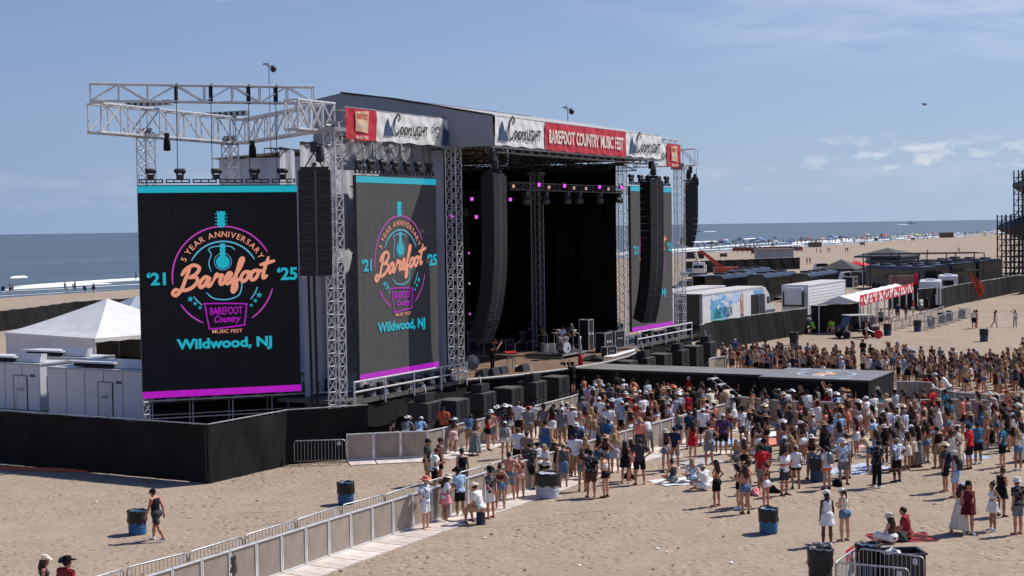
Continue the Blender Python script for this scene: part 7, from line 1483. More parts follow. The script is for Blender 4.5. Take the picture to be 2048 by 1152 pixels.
# ---------------------------------------------------------------- the crowd: people placed from the photo, head by head
prg = random.Random(21)
CROPS = [
(1140, 740, .1172, """225,100,f0 tank.coral ss.denim bun.dark;175,235,f0 tank.black sh.black long.dark;320,260,m0 tee.lilac sh.khaki short.grey;385,280,f0 tank.white ss.denim bucket.white;430,235,m0 tee.grey sh.navy cap.white;560,240,m0 tee.dkgrey sh.khaki cap.white;545,325,f0 crop.coral ss.denim straw.tan;655,225,m0 tee.grey sh.black cap.grey;790,55,m0 tee.black pants.black cap.black z.35;900,155,m0 tee.white sh.black cap.white;810,260,f0 crop.red ss.white straw.tan;690,290,m0 tee.dkgrey sh.denim cap.grey;965,250,m0 tee.navy sh.khaki short.grey;1075,205,m0 tank.grey sh.navy cap.tan;1310,180,m0 tee.bluefloral sh.white short.dark;1480,225,f0 dress.black long.brown;1590,205,m1 sh.ltblue short.dark;1750,255,m0 tee.black sh.khaki cow.coral;1185,340,m0 tank.grey sh.black cap.white;1290,350,f0 tank.white ss.black bucket.white;1365,340,f0 dress.coralfloral straw.tan;1845,370,m0 tee.ltgrey sh.navy cow.white;1785,440,m0 tee.ltgrey sh.khaki short.dark;1990,385,m0 tee.red sh.dkgrey cap.tan;205,450,m0 tee.grey sh.khaki cap.grey;390,450,f0 crop.coral ss.white long.brown;490,460,m0 tee.white sh.denim cap.white;720,480,f0 crop.white ss.denim cow.white;830,395,m0 tee.ltblue sh.navy short.brown;965,420,f0 tank.beige ss.denim straw.tan;1095,480,f1 crop.red ss.denim bun.dark;1230,430,m0 tee.white sh.grey short.dark;1565,455,f0 dress.black straw.tan;1700,490,f11 tank.ltblue ss.white pony.dark cap.cream;1890,580,f0 bik.black ss.denim long.brown;960,560,f1 tank.cream ss.white straw.cream;650,600,m0 tee.white sh.navy cap.black;440,600,f0 tank.cream ss.denim long.brown;260,600,f0 tube.orange pants.white long.brown;165,700,f0 tank.cream ss.ltblue long.blonde;1010,660,f0 bik.red ss.white straw.tan;1460,630,f5 bik.white ss.tan long.brown;1840,665,f1 tank.grey ss.navy bun.brown;95,885,m0 tee.navy sh.khaki bucket.cream;590,790,m0 tee.grey sh.black short.grey;555,850,f1 crop.black ss.denim pony.brown;650,835,m0 tee.blue sh.grey short.brown;750,940,f0 tank.cream ss.pink long.blonde;1185,800,m0 tank.coral sh.dkgrey bucket.tan;1290,790,m5 tank.white sh.grey short.dark;1620,1000,f10 crop.black ss.denim straw.cream;1780,960,m10 tee.navy sh.khaki cap.navy;600,1090,f2 crop.black ss.denim straw.tan;480,1085,f11 crop.black skirt.teal long.dark;760,1075,f0 dress.ltgrey long.blonde;1440,520,f0 bik.tan ss.denim long.blonde;1330,610,f0 bik.black ss.black long.dark;1170,600,f11 tank.coral ss.white pony.red;340,760,f11 bik.coral ss.white long.blonde;60,600,m0 tee.ltblue sh.grey straw.tan;880,520,m0 tee.ltblue sh.black cap.white"""),
(1370, 760, .1172, """270,30,f1 bik.white ss.denim long.brown z.2;135,120,m0 tee.black sh.black cap.dkgrey;375,410,m0 sh.khaki cap.cream k0;800,265,f0 dress.white cap.white pony.dark;870,215,f0 tee.black ss.black bun.dark;1140,150,f1 bik.tan ss.denim bun.brown;1340,170,f0 tube.black skirt.denim long.brown;1530,145,m0 tee.black pants.grey short.brown;1600,150,f1 tank.tan ss.khaki cap.cream;1715,165,m0 tee.white sh.khaki short.dark;1815,155,f0 tank.tan ss.white cow.white;1960,275,f0 crop.coral ss.pink long.brown;975,450,m0 tee.white sh.plaid cow.black;1085,500,f0 tank.white ss.white straw.tan;1195,560,f1 crop.black sh.black capb.black;1265,520,m6 tee.black sh.dkgrey short.dark;1370,570,f0 bik.tan ss.black straw.tan;1600,490,f0 tank.cream ss.denim long.dark;1790,440,m0 tee.dkgrey sh.khaki short.brown;1870,515,f0 tank.grey ss.white long.blonde;1950,560,f11 tank.grey ss.denim long.dark;1665,670,f0 bik.white skirt.denim cow.white;1245,730,f1 bik.white ss.white long.brown;1950,695,f0 bik.black ss.white cap.white;1835,800,f0 tank.tan ss.ltgrey straw.brown;640,570,m0 tee.galaxy sh.black cap.white;740,470,f0 tube.maroon ss.denim bun.brown;395,710,m2 tank.grey sh.grey cap.dkgrey;300,480,m0 tee.white sh.black cap.white;165,480,f0 tee.grey ss.black long.brown;60,530,m0 tee.navy sh.khaki short.brown;125,690,f0 dress.red long.dark;870,1005,f7 tank.grey ss.grey long.blonde;1200,945,f7 tank.tan ss.white long.blonde;1340,985,m7 tee.dkgrey sh.black bucket.black;1690,955,m0 tank.dkgrey pants.black cap.white;1790,930,f0 tank.coral ss.denim long.blonde;480,560,m0 sh.navy short.dark k3;2010,640,f0 dress.ltblue long.brown"""),
(1600, 760, .1172, """110,170,m0 tee.white sh.grey cap.black;285,120,m0 tee.grey sh.dkgrey cap.black;270,225,f1 crop.maroon lskirt.white bun.dark;455,190,f1 tee.red ss.white cap.tan;610,205,m0 tee.ltblue sh.khaki cow.white;820,230,m0 tank.brown sh.khaki cap.grey;600,310,f0 tank.ltblue ss.denim bun.dark;940,315,f0 tank.lilac ss.denim cap.tan;440,395,f0 crop.tan ss.white long.brown;780,330,f0 dress.coralfloral long.brown;1120,275,m0 tee.white sh.khaki cap.white;1240,230,m0 tee.white sh.white short.dark;80,440,f0 tank.tan ss.black long.brown;190,480,f0 crop.pink ss.khaki bucket.white;430,500,f5 tee.coral ss.denim bun.brown;600,465,f0 tank.ltgrey ss.pink bun.brown;660,565,m0 tee.ltblue sh.navy short.grey;1215,420,f2 bik.white sh.white long.black;1405,520,f0 tank.tan ss.grey cap.white;1480,470,m0 tee.white sh.black short.black;1540,370,f0 tank.coral ss.denim long.brown;1610,160,m6 tee.ltgrey sh.black capb.black;1750,160,f0 tank.tan ss.denim straw.brown;1810,280,f0 bik.tan ss.white long.brown;1975,210,f0 tank.white ss.denim long.dark;1740,410,f0 tank.black ss.white cow.cream;1620,500,m0 tee.bluefloral sh.khaki short.brown;1770,500,m0 tee.bluefloral sh.navy short.grey;1890,430,f0 tee.blackfloral ss.black long.brown;400,700,f0 dress.black straw.tan;660,700,f0 tank.grey ss.ltblue long.dark;940,640,f0 tube.black skirt.white long.brown;1230,660,f5 tee.ltblue ss.white short.dark;1360,625,f0 tank.tan ss.denim long.dark;1430,750,f11 tee.black ss.khaki straw.cream;1725,720,f1 tank.white ss.white long.blonde;1890,760,f0 dress.beige cap.white;1990,760,f0 tank.black lskirt.grey long.black;20,700,f0 bik.black ss.white cap.cream;190,920,f2 tube.black sh.grey straw.cream;780,910,m0 tank.grey sh.black short.brown;1280,840,f0 dress.ltblue long.brown;1590,860,f1 tank.white skirt.ltgrey long.dark;1680,610,f0 tee.black ss.denim long.blonde;1940,330,f0 crop.white ss.pink long.blonde;500,900,f7 tank.grey ss.grey bun.brown;1060,860,f5 tank.beige ss.denim bun.dark"""),
(1810, 740, .1172, """615,60,m5 tee.white pants.denim short.black;500,50,m0 tank.tan sh.grey cap.white;960,450,m0 shirt.coralfloral sh.black cap.grey;1060,460,m0 tank.grey sh.khaki short.black;1235,360,f3 bik.white ss.denim straw.brown;1445,375,m0 tee.white sh.navy cow.white;1270,530,f0 dress.steel bucket.tan long.brown;1510,470,m0 tee.maroon sh.grey cap.cream;540,470,f0 ldress.white straw.tan long.dark;310,535,m0 tank.tan sh.denim cap.red;1750,640,m0 tee.black sh.khaki cap.grey;1860,595,m0 tee.black sh.navy short.brown;1960,595,m0 tee.beige pants.black cap.cream;1720,730,f0 tank.black ss.black long.dark;1090,710,f3 tee.denim ss.white straw.tan;1070,920,m0 tee.red sh.black capb.black;1650,940,m2 tee.teal sh.black short.grey;1900,1000,f1 tank.cream ss.denim long.blonde;540,960,m0 tank.black sh.khaki short.dark;350,890,f2 bik.red ss.denim capb.black;880,940,f0 tank.white lskirt.cream bun.brown;1980,880,f0 ldress.white long.brown;780,770,f7 tee.white ss.white long.blonde;850,930,m7 tee.black sh.black bucket.cream;700,620,f0 tank.tan ss.denim long.dark;430,650,f11 crop.cream ss.black long.brown;1630,640,f0 crop.black ss.white long.dark;1370,700,f0 crop.tan ss.khaki long.blonde;170,380,f0 tank.cream ss.denim long.black;60,530,f1 crop.pink ss.white bun.blonde;300,690,f0 tank.darkfloral ss.black bun.dark;430,780,f0 crop.coral ss.denim long.dark;1230,880,m0 tee.steel sh.black capb.navy;1440,900,f7 tank.black lskirt.black bun.brown;1540,600,f0 tank.beige ss.denim bun.brown"""),
(960, 800, .1172, """185,155,m0 tank.beige sh.grey bucket.white;165,235,f1 tank.red ss.black long.brown a-60;425,65,m0 tee.darkfloral sh.grey cow.white;520,85,f0 bik.pink ss.white cap.white;425,360,f0 tee.stripes ss.white cap.white +pack;645,470,m0 tee.white sh.black short.brown;795,535,m0 tee.khaki sh.grey short.brown;820,95,m0 tee.grey sh.khaki cap.red;650,20,m1 tee.white sh.black short.brown;905,40,m0 tee.white sh.dkgrey cap.navy;1085,60,m0 tank.grey sh.khaki cow.black;1220,110,f0 crop.maroon skirt.white long.dark;1395,135,m0 tee.grey sh.khaki cap.white;1560,80,m0 tee.white pants.black straw.cream;1260,60,m0 tee.darkfloral sh.black short.dark;1640,385,m0 tee.navy pants.white bucket.cream;1110,340,m0 tank.steel sh.blue cap.black;1260,660,f0 tank.black ss.black straw.tan;1620,570,m0 tee.white sh.khaki short.black;1560,620,f0 dress.coral long.brown;1790,620,f0 tank.black ss.denim long.blonde;850,730,m1 tee.darkfloral sh.black short.black;980,720,m1 tee.white sh.black cap.black;1080,755,f1 tee.white ss.black long.blonde a120;1410,720,m0 tank.plaid sh.denim cap.beige a10;490,880,m2 sh.grey short.dark k3;680,930,f0 bik.black bb.floral short.blonde;340,1060,f2 tube.maroon ss.denim bun.brown;1880,850,m0 tee.blackfloral sh.brown capb.black a10;1750,810,f1 bik.tan ss.grey long.brown;1960,330,f0 tank.cream pants.white long.blonde;700,330,f7 bik.brown ss.khaki long.brown;1900,120,f0 tank.tan ss.white long.blonde;1480,40,f5 bik.coral ss.white cap.cream;1380,20,m0 tee.ltgrey sh.navy bucket.cream;300,90,f0 tank.pink ss.white cow.white"""),
(1180, 860, .1172, """215,380,f1 tube.white ss.black bun.brown a60;840,135,m2 tee.dkgrey sh.black cap.dkgrey a5;690,135,f1 bik.pink ss.pink cap.white;600,180,f0 dress.black long.dark;1390,480,f7 tank.dkgrey ss.grey bun.brown a20;1740,475,f7 tee.bluefloral ss.denim long.blonde a-10;1920,560,m7 tee.white sh.white bucket.beige a30"""),
(1400, 870, .1172, """265,420,f2 bik.tan sh.black cap.black a40;610,490,f1 bik.dkgrey ss.black long.dark a60;760,500,f11 bik.tan ss.denim long.brown a10;845,410,f1 bik.coral ss.white long.brown a-100;1040,170,m0 tee.red sh.grey short.black a10;1110,460,f3 bik.brown ss.white pony.brown a30;1475,240,m1 tee.white sh.dkgrey short.dark a-150;1630,190,f11 tee.white ss.black short.brown a-20;750,40,f0 bik.coral ss.black cap.white;1540,10,f1 tank.coral ss.denim long.blonde;1090,50,m0 tee.dkgrey pants.black bucket.black"""),
(1620, 850, .1172, """270,360,f0 tee.white ss.orange pony.dark a10 +pack;570,230,m3 tee.bluefloral sh.grey bucket.cream a160;620,140,m0 tank.dkgrey sh.black short.brown;1170,260,m1 shirt.blackfloral pants.black cap.black a-80;1400,90,f1 tank.grey ss.denim long.dark a100;1470,220,m2 shirt.bluefloral sh.black short.blonde a20;1640,80,f0 dress.cream cap.white"""),
(1808, 850, .1172, """680,290,m0 tee.dkgrey sh.black cow.cream +pack a30;850,430,f0 tank.white sh.ltblue bucket.cream +pack a20;800,60,f2 dress.cream bun.brown;1690,700,f1 dress.black bun.brown a-80;990,985,f4 ldress.cream cap.ltblue a-70;1100,945,f0 dress.maroon cap.black a160;1500,940,f2 crop.white skirt.white bun.black a80;1920,880,m0 shirt.blackfloral sh.grey bucket.white a10"""),
(820, 920, .1172, """270,262,m2 tee.bluefloral sh.white straw.coral a-100;640,230,f1 tee.white skirt.pink straw.cream a-60;810,120,m1 tee.ltblue sh.black cow.black a50;1090,385,m8 tee.white sh.tan cow.cream a70;1350,105,m10 shirt.darkfloral sh.white cow.black a60"""),
(700, 780, .2518, """460,205,m5 tee.grey sh.blue cow.white a0;565,210,m5 tee.ltblue sh.khaki cap.white a0;740,130,m6 tee.orange sh.black cap.black a180;830,220,f5 bik.brown skirt.floral cow.white a0;960,195,m5 tee.steel sh.khaki short.dark a0;1000,232,f5 tube.brown lskirt.grey long.brown a0;345,235,f1 tank.black ss.black cap.black a-90;620,385,m0 tee.dkgrey sh.khaki cap.black a-90;720,375,m0 tank.dkgrey sh.black cap.dkgrey a-60;690,460,m1 tee.white sh.black short.brown a-80;885,460,m0 tank.black pants.black cap.dkgrey a30"""),
(0, 0, 1.0, """305,977,m4 tank.black sh.dkgrey cap.black a85;90,1110,f0 tank.dkgrey ss.denim cow.cream a-60;134,1112,m0 shirt.redplaid sh.dkgrey cow.black a-20;1652,979,f0 dress.white cap.white pony.dark a0;1684,976,f1 tank.cream ss.denim cap.white pony.brown a20;1778,1024,f7 tank.brown lskirt.white bucket.cream a30;1806,1014,m7 shirt.redplaid sh.tan short.black a50"""),
(1580, 660, .2285, """540,95,f1 bik.tan ss.black long.brown;635,80,m6 tee.black sh.black short.dark;855,100,f0 tank.ltgrey ss.denim cow.tan;935,90,f2 crop.white skirt.white cow.white;995,125,m0 tee.blue sh.black cow.tan;1070,160,f1 tee.white ss.black bucket.white;1145,140,m0 tee.grey sh.khaki short.dark;1310,145,m1 tee.grey sh.khaki short.grey;1430,155,m0 tee.white pants.denim short.dark;1635,175,m5 tee.lime sh.black cap.white;90,140,f0 tank.white ss.denim bun.dark;160,150,f0 tank.coral ss.white bun.brown;205,145,f0 crop.brown ss.white long.brown;300,150,f2 bik.red ss.maroon long.blonde;375,195,f0 bik.tan ss.coral long.brown;445,230,m0 tee.ltblue sh.grey cap.white;680,210,m0 tee.white sh.navy straw.tan;2035,60,f1 bik.black ss.tan bun.dark;1900,150,f0 bik.brown ss.black long.brown;1990,165,m0 tee.dkgrey sh.black short.dark;1270,375,m0 tank.khaki sh.grey cap.white;1170,385,f5 tee.red ss.denim long.dark"""),
(1370, 660, .1172, """635,220,m0 tee.beige sh.black short.grey;850,145,m0 tee.blue sh.khaki cap.ltgrey;930,180,f0 crop.coral ss.white capb.black;1035,230,f0 tank.white ss.denim capb.dkgrey;1160,210,m1 tee.black sh.black short.brown;1220,200,f5 tee.white ss.white long.brown;1370,170,m0 tee.white pants.grey capb.black;1510,275,f0 tank.ltgrey ss.denim cap.white;1585,180,f0 tank.black ss.black bun.blonde;1970,265,f1 tank.grey ss.white bun.dark"""),
]
for ox, oy, f_, body_ in CROPS:
    for e in body_.split(';'):
        zx, zy, code = e.strip().split(',', 2); place(ox + float(zx) * f_, oy + float(zy) * f_, code, prg)
# people further off or on the stage, given by the feet
def stand(px, py, code, z=0.0, rzw=None):
    d = parse(code); d['sc'] = scale_of(d, prg); p = at(px, py, z); f = STAGE_C - p; d['rz'] = (R(rzw) if rzw is not None else math.atan2(f.y, f.x) - math.pi / 2 + (R(d['a']) if d['a'] is not None else prg.uniform(-.5, .5))); d['px'], d['py'] = px, py - 40; return make_person(p, d, prg)
STG = [stand(985, 738, 'm1 tee.black pants.black cow.black', 2.0, -110), stand(1082, 706, 'm1 tee.black pants.black cap.black', 2.0, -150), stand(1122, 692, 'm8 tee.white pants.black short.brown', 2.45, -150), stand(1139, 690, 'm8 tee.dkgrey pants.black cap.grey', 2.45, -150), stand(1060, 690, 'm1 tee.navy pants.black short.dark', 2.0, -120), stand(1146, 789, 'm12 tee.black sh.black cap.black', .72, 60), stand(1240, 690, 'm0 tee.black sh.khaki cap.dkgrey', 2.0, 150)]
rv_ = STG[5].location; t = thing('camera_platform', 'small black platform the camera operator stands on before the catwalk', 'platform', (rv_.x, rv_.y, 0), TH); m = MB(); m.box((0, 0, .66), (1.2, 1.0, .1)); m.build('deck', BLKM, t)
for sx in (-.5, .5):
    for sy in (-.4, .4): m = MB(); m.box((sx, sy, .3), (.06, .06, .6)); m.build('leg', BLKM, t)
for px, py, code in ((1948, 658, 'm0 tank.white sh.black cap.dkgrey'), (1953, 656, 'f0 tank.khaki ss.khaki'), (1990, 655, 'f4 tank.pink pants.beige'), (2030, 654, 'f3 crop.white pants.ltgrey'), (1627, 668, 'm8 tee.lime sh.khaki cap.white'), (1664, 668, 'm8 tee.lime sh.beige bun.dark'), (1733, 678, 'f0 tank.khaki ss.white long.dark'), (1690, 678, 'm8 tee.grey sh.navy'), (1762, 655, 'm0 tee.grey sh.black'), (1780, 648, 'f0 dress.white'), (1795, 642, 'm0 tee.navy sh.khaki'), (1812, 640, 'f0 tank.black ss.denim'), (1826, 632, 'f11 tank.red ss.white'), (1842, 628, 'm0 tee.white sh.grey'), (1853, 626, 'm0 tee.black sh.black'), (2040, 582, 'm0 tee.red pants.black')):
    stand(px, py, code, 0, prg.uniform(0, 360))
gt = thing('electric_guitar', 'dark electric guitar held by the performer in the black hat', 'guitar', STG[0].location + Vector((0, 0, 1.12)), STG[0].rotation_euler.z); m = MB(); m.prism([(x, .24, z) for x, z in ((-.2, -.12), (-.24, .02), (-.14, .13), (0, .08), (.12, .13), (.18, .03), (.14, -.1), (0, -.07), (-.1, -.14))], (0, .05, 0)); m.build('body', pm('guitar lacquer', (.02, .012, .01), .2), gt, bevel=.01); m = MB(); m.prism([(-.12, .245, .0), (-.74, .245, .28), (-.72, .245, .33), (-.1, .245, .05)], (0, .03, 0)); m.build('neck', pm('maple neck', srgb(190, 150, 110), .4), gt); m = MB(); m.prism([(-.73, .24, .27), (-.92, .24, .36), (-.9, .24, .43), (-.71, .24, .34)], (0, .03, 0)); m.build('headstock', pm('maple neck', srgb(190, 150, 110), .4), gt)
vc = thing('video_camera', 'black shoulder video camera held by the operator before the catwalk', 'camera', STG[5].location + Vector((0, 0, 1.72)), STG[5].rotation_euler.z); m = MB(); m.box((0, .38, 0), (.16, .34, .2)); m.build('body', BLKM, vc, bevel=.02); m = MB(); m.lathe([(.06, 0), (.07, .2)], 12); m.v = [(x, z + .55, y) for x, y, z in m.v]; m.build('lens', GLASS, vc)
# stool and things on the sand
sp_ = [o for o, d in PEOPLE if d['pose'] == 8 and d['top'] and d['top'][1] == 'white' and d['px'] < 1000][0]; st_ = thing('stool', 'black round bucket stool under the seated person in cream cowboy hat', 'stool', (sp_.location.x, sp_.location.y, 0)); m = MB(); m.lathe([(.19, 0), (.165, .02), (.15, .38), (.17, .40), (.02, .405)], 18); m.build('drum', pm('black stool plastic', (.018, .02, .03), .5), st_, smooth=True)
# towels and blankets
def towel(px, py, w, d, c, lab, seed):
    p = at(px, py); rg = np.random.default_rng(seed); ph = rg.random(4) * 6; m = MB(); m.grid(lambda s, t: ((s - .5) * w, (t - .5) * d, .022 + .018 * math.sin(s * 7 + ph[0]) * math.sin(t * 5 + ph[1]) + .012 * math.sin(s * 15 + t * 11 + ph[2])), 20, 12); o = m.build('beach_towel', cmat(c), None, p, rg.uniform(-.3, .9), smooth=True); tag(o, lab, 'towel', 'towels spread on the sand'); return o
for i, (px, py, w, d, c, lab) in enumerate(((1710, 940, 3.2, 1.7, 'bluefloral', 'white and blue patterned towel under the crowd by the bluish dark bin'), (1803, 1076, 2.0, 1.3, 'redplaid', 'red patterned blanket under the seated couple'), (1370, 962, 2.6, 1.5, 'white', 'white blanket under the three seated people'), (1305, 912, 2.6, 1.4, 'ltgrey', 'pale crumpled towel behind the person in dark grey tee'), (1440, 885, 2.4, 1.6, 'ltblue', 'light blue towel in the standing crowd'), (1530, 868, 2.4, 1.8, 'white', 'bright white towel in the middle of the crowd'), (1545, 885, 2.2, 1.3, 'coral', 'coral towel in the middle of the crowd'), (1455, 905, 2.0, 1.2, 'cream', 'cream towel among sitting people'), (1235, 935, 1.8, 1.2, 'white', 'white towel near the aisle end, with bags on it'), (1402, 925, 2.0, 1.2, 'ltgrey', 'light grey towel next to the seated group'), (1930, 915, 1.9, 1.3, 'ltblue', 'light blue towel among bags by the red shirt'), (1745, 893, 1.7, 1.0, 'floral', 'pink patterned towel behind the standing crowd'))):
    towel(px, py, w, d, c, lab, i)
for i, (px, py, c, lab) in enumerate(((1330, 906, 'cream', 'cream tote bag on the pale towel'), (1430, 902, 'ltgrey', 'pale bag next to the light blue towel'), (1676, 972, 'black', 'black and white bag at the feet of the person in orange shorts'), (1258, 956, 'black', 'black backpack behind the person in dark grey tee'), (1546, 985, 'black', 'black sandals heap beside the person in white tee'), (1905, 905, 'white', 'white bag heap behind the red shirt'), (1965, 900, 'dkgrey', 'dark bag next to the sitting person in black'), (1510, 990, 'pink', 'pink bag between the standing friends'), (1488, 988, 'white', 'white bag between the standing friends'), (1797, 1083, 'dkgrey', 'dark bag lying on the red blanket'), (1885, 858, 'bluefloral', 'blue and white towel heap by the barrier'))):
    blob('bag', lab, 'bag', cmat(c), at(px, py), (.26, .2, .2), 20 + i, 'bags on the sand', i * .7)
m = MB(); lr = random.Random(8)           # scraps of litter trodden into the sand
for i in range(170):
    p = at(lr.uniform(60, 2040), lr.uniform(840, 1150)); a = lr.random() * 6; w_ = lr.uniform(.03, .09); m.add([(p.x + w_ * math.cos(a + k * 1.57) * (1 if k % 2 else .6), p.y + w_ * math.sin(a + k * 1.57), .02 + .03 * lr.random()) for k in range(4)], [(0, 1, 2, 3)], lr.randrange(3))
o = m.build('litter', [cmat('white'), cmat('brown'), cmat('dkgrey')]); o['kind'] = 'stuff'; o['label'] = 'small scraps of litter scattered over the sand'; o['category'] = 'litter'
# automatic fill: dense parts of the crowd, then everything small and far as one mass
def inpoly(p, poly):
    c = False; j = len(poly) - 1
    for i in range(len(poly)):
        if (poly[i][1] > p[1]) != (poly[j][1] > p[1]) and p[0] < (poly[j][0] - poly[i][0]) * (p[1] - poly[i][1]) / (poly[j][1] - poly[i][1]) + poly[i][0]: c = not c
        j = i
    return c
taken = [(o.location.x, o.location.y) for o, d in PEOPLE]
def free(p, r): return all((p[0] - q[0]) ** 2 + (p[1] - q[1]) ** 2 > r * r for q in taken)
TC = ['white', 'white', 'cream', 'black', 'black', 'grey', 'ltgrey', 'dkgrey', 'white', 'cream', 'navy', 'ltblue', 'ltgrey', 'coral', 'beige', 'tan', 'beige', 'brown', 'black', 'bluefloral', 'darkfloral', 'coralfloral', 'red', 'teal']
BC = ['black', 'black', 'white', 'white', 'denim', 'denim', 'khaki', 'grey', 'dkgrey', 'navy', 'ltblue', 'beige']
def random_code(rg, far=False):
    f = rg.random() < .66; tc = rg.choice(TC); bc = rg.choice(BC)
    if f: top = rg.choice(('tank', 'tank', 'crop', 'crop', 'bik', 'tube', 'tee', 'dress', 'bik')); bot = rg.choice(('ss', 'ss', 'ss', 'skirt', 'sh')); hair = rg.choice(('long', 'long', 'long', 'pony', 'bun')); pose = rg.choice((0, 1, 1, 11, 2, 3, 12, 5, 4))
    else: top = rg.choice(('tee', 'tee', 'tee', 'tank', 'shirt')); bot = rg.choice(('sh', 'sh', 'sh', 'pants')); hair = 'short'; pose = rg.choice((0, 1, 6, 10, 2, 12, 4, 5))
    hat = rg.choice(('', '', '', 'cap.white', 'cap.black', 'cow.white', 'straw.tan', 'cow.cream', 'capb.black', 'bucket.cream', 'cap.tan', 'cow.tan', 'straw.cream', 'cap.red'))
    return '%s%d %s.%s %s.%s %s.%s %s' % ('f' if f else 'm', pose, top, tc, bot, bc, hair, rg.choice(('brown', 'brown', 'dark', 'blonde', 'black')), hat)
def fill(pixpoly, n, r, zh=0.0):
    poly = [tuple(at(x, y, zh))[:2] for x, y in pixpoly]; xs = [p[0] for p in poly]; ys = [p[1] for p in poly]; out = []; tries = 0
    while len(out) < n and tries < n * 60:
        tries += 1; p = (prg.uniform(min(xs), max(xs)), prg.uniform(min(ys), max(ys)))
        if inpoly(p, poly) and free(p, r): taken.append(p); out.append(p)
    return out
near_fill = fill([(1180, 815), (1420, 800), (1530, 835), (1720, 835), (1890, 845), (1960, 880), (1700, 905), (1560, 900), (1400, 880), (1280, 870), (1150, 862)], 46, .62)
far_fill = fill([(1435, 744), (1530, 730), (1640, 740), (1800, 746), (1900, 753), (2060, 757), (2060, 800), (1880, 790), (1795, 768), (1560, 765)], 175, .58) + fill([(1560, 733), (1800, 736), (2060, 743), (2060, 757), (1800, 746)], 14, .8)
right_fill = fill([(1960, 850), (2060, 850), (2060, 905), (1960, 890)], 12, .65)
def depth_key(p): return p[1]
def auto_person(p):
    for _ in range(40):
        d = parse(random_code(prg)); k = (d['sex'], d['pose'], tuple(d['top'] or ()), tuple(d['bot'] or ()), tuple(d['hat'] or ()))
        if k not in USED: break
    USED.add(k); d['sc'] = scale_of(d, prg); P = Vector((p[0], p[1], 0)); f = STAGE_C - P; d['rz'] = math.atan2(f.y, f.x) - math.pi / 2 + prg.uniform(-.5, .5); d['px'] = d['py'] = 0; return make_person(P, d, prg)
USED = set((d['sex'], d['pose'], tuple(d['top'] or ()), tuple(d['bot'] or ()), tuple(d['hat'] or ())) for o, d in PEOPLE)
rest = sorted(far_fill, key=depth_key); room = max(0, 298 - len(PEOPLE) - len(near_fill) - len(right_fill))
for p in near_fill + right_fill + rest[:room]: auto_person(p)
rest = rest[room:]
# --- labels for every person, each one different
def pdesc(d, pose=True):
    w = lambda c: WORD.get(c, c); bits = []
    if d['hat']: bits.append(w(d['hat'][1]) + ' ' + HATN[d['hat'][0]])
    if d['top']: bits.append(w(d['top'][1]) + ' ' + TOPN[d['top'][0]])
    if d['bot'] and not (d['top'] and 'dress' in d['top'][0]): bits.append(w(d['bot'][1]) + ' ' + BOTN[d['bot'][0]])
    s = 'person in ' + (', '.join(bits[:-1]) + ' and ' + bits[-1] if len(bits) > 1 else (bits[0] if bits else 'shorts'))
    if not d['top']: s = s.replace('person', 'bare chested person', 1)
    if d['extra'] == 'pack': s += ' with backpack'
    if pose and d['pose'] in POSEN: s += ', ' + POSEN[d['pose']]
    return s
def zone(o):
    p = o.location; u, n_ = us(p)
    if p.z > 1.5: return 'on the stage'
    if p.y > 125: return 'near the fringed tent'
    if u > 20.2 and n_ > -26 and n_ < 0: return 'beyond the catwalk'
    if n_ > -10 and u < 17: return 'near the subwoofers'
    if p.y < 58: return 'on the open sand'
    return 'in the main crowd'
cnt = {}; labs = {}
for o, d in PEOPLE: cnt.setdefault(pdesc(d), []).append((o, d))
for s, lst in cnt.items():
    for o, d in lst:
        l = s
        if len(lst) > 1 or len(s.split()) < 5: l = s + ' ' + zone(o)
        labs.setdefault(l, []).append((o, d))
seen = set()
for l, lst in labs.items():
    for o, d in lst:
        q = l
        if len(lst) > 1 or q in seen:
            nb = sorted((x for x in PEOPLE if x[0] is not o and x[1]['top']), key=lambda x: (x[0].location - o.location).length)
            for k_ in nb[:8]:
                q = pdesc(d, False) + ' beside ' + WORD.get(k_[1]['top'][1], k_[1]['top'][1]) + ' ' + TOPN[k_[1]['top'][0]]
                if q not in seen: break
        while len(q.split()) > 16: q = ' '.join(q.split()[:-1])
        seen.add(q); tag(o, q, 'person', 'festival visitors' if o.location.z < 1.5 else 'people on the stage')
# --- the rest as one mass: low detail figures, same anatomy
LOW = {}
def low_figure(sex, pose, top, bot, hair):
    k = (sex, pose, top, bot, hair)
    if k in LOW: return LOW[k]
    b = Body(sex, pose); vs, fs, ms = [], [], []; V0 = 0
    for V, F, mi in [b.build_body(.04) + (0,), b.cloth(top, .04) + (1,)] + ([] if 'dress' in top else [b.cloth(bot, .04) + (2,)]):
        vs.append(V); fs.append(F + V0); ms.append(np.full(len(F), mi)); V0 += len(V)
    hm = hair_mesh(hair); hv = np.array([tuple(v.co) for v in hm.vertices]); q = np.round(hv / .03).astype(int); _, inv0, inv = np.unique(q, axis=0, return_index=True, return_inverse=True); inv = inv.reshape(-1)
    hf = np.array([list(p.vertices) for p in hm.polygons]); hf = inv[hf]; ok = np.array([len(set(r)) == 4 for r in hf]); hf = hf[ok]; hv = hv[inv0] @ b.HR.T + b.head
    vs.append(hv); fs.append(hf + V0); ms.append(np.full(len(hf), 3)); LOW[k] = (np.concatenate(vs), np.concatenate(fs), np.concatenate(ms)); return LOW[k]
PALN = ['white', 'cream', 'black', 'grey', 'ltgrey', 'dkgrey', 'navy', 'black', 'ltblue', 'dkgrey', 'brown', 'maroon', 'beige', 'beige', 'tan', 'denim', 'khaki']
pal = [cmat(c) for c in PALN] + SKINS + [hmat(c) for c in ('brown', 'dark', 'blonde', 'black')]; S0 = len(PALN); H0_ = S0 + len(SKINS)
AV, AF, AM = [], [], []; voff = 0
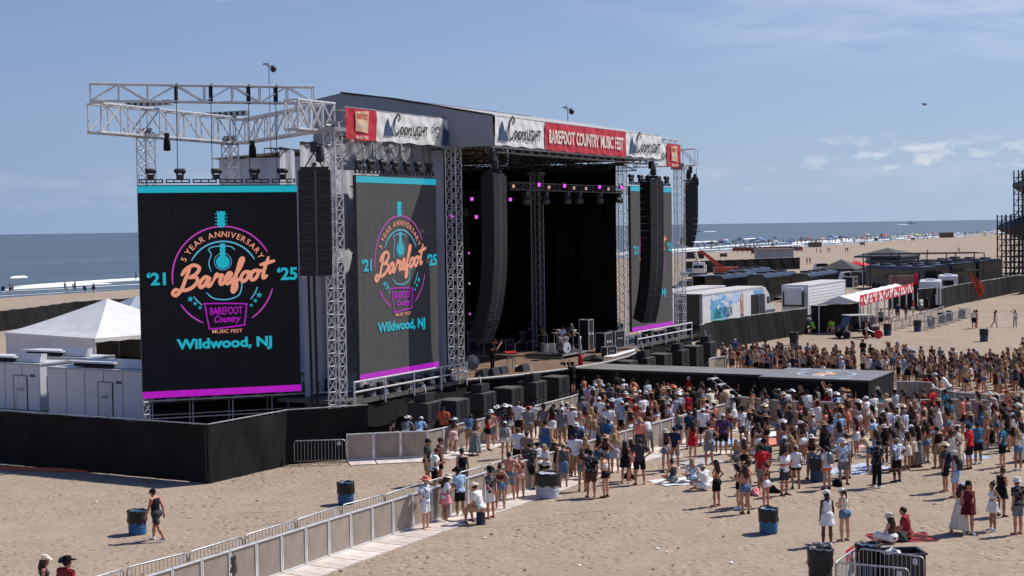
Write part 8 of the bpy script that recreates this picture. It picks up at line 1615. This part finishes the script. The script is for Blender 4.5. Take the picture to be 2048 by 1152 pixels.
def add_low(p, rz, sc, rg):
    global voff
    if rg.random() < .62: fig = low_figure('f', rg.choice((0, 1, 2, 11)), rg.choice(('tank', 'tube', 'crop')), rg.choice(('ss', 'skirt')), 'long')
    else: fig = low_figure('m', rg.choice((0, 1, 4)), rg.choice(('tee', 'tank')), 'sh', 'short')
    V, F, M_ = fig; c, s = math.cos(rz), math.sin(rz); W_ = V * sc; W_ = np.stack([W_[:, 0] * c - W_[:, 1] * s + p[0], W_[:, 0] * s + W_[:, 1] * c + p[1], W_[:, 2] + (p[2] if len(p) > 2 else 0)], 1)
    mp = np.array([S0 + rg.choice((0, 1, 2, 3, 4)), rg.randrange(len(PALN)), rg.choice((0, 2, 2, 5, 6, 15, 15, 16)), H0_ + rg.randrange(4)]); AV.append(W_); AF.append(F + voff); AM.append(mp[M_]); voff += len(V)
for p in rest: f = STAGE_C - Vector((p[0], p[1], 0)); add_low(p, math.atan2(f.y, f.x) - math.pi / 2 + prg.uniform(-.5, .5), prg.uniform(.95, 1.05), prg)
for i in range(330):                     # bathers along the distant waterline
    fr_ = prg.random() ** .9; px = 1385 + 610 * fr_; py = 492 - 25 * fr_ + abs(prg.gauss(0, 1)) * 5 * (1.15 - .7 * fr_) - 1.5; p = at(px, py); add_low((p.x, p.y, 0), prg.uniform(0, 6.28), prg.uniform(.95, 1.1), prg)
for px, py in ((1614, 529), (1620, 528), (1633, 507), (1641, 507), (1656, 505), (1660, 505), (1691, 505), (1695, 505), (1855, 510), (1916, 506), (1919, 506), (1640, 488), (1671, 483), (1763, 470), (1974, 462), (272, 560), (130, 583), (150, 581), (188, 585), (20, 587)): p = at(px, py); add_low((p.x, p.y, 0), prg.uniform(0, 6.28), 1.0, prg)
me = bpy.data.meshes.new('crowd'); allv, allf = np.concatenate(AV), np.concatenate(AF); me.vertices.add(len(allv)); me.vertices.foreach_set('co', allv.ravel()); me.loops.add(allf.size); me.loops.foreach_set('vertex_index', allf.ravel()); me.polygons.add(len(allf)); me.polygons.foreach_set('loop_start', np.arange(0, allf.size, 4)); me.polygons.foreach_set('loop_total', np.full(len(allf), 4))
for mm in pal: me.materials.append(mm)
me.polygons.foreach_set('material_index', np.concatenate(AM)); me.polygons.foreach_set('use_smooth', np.ones(len(allf), bool)); me.update(calc_edges=True); me.validate()
o = bpy.data.objects.new('crowd', me); COL.objects.link(o); o['kind'] = 'stuff'; o['label'] = 'distant crowd of festival visitors and bathers along the beach'; o['category'] = 'crowd'
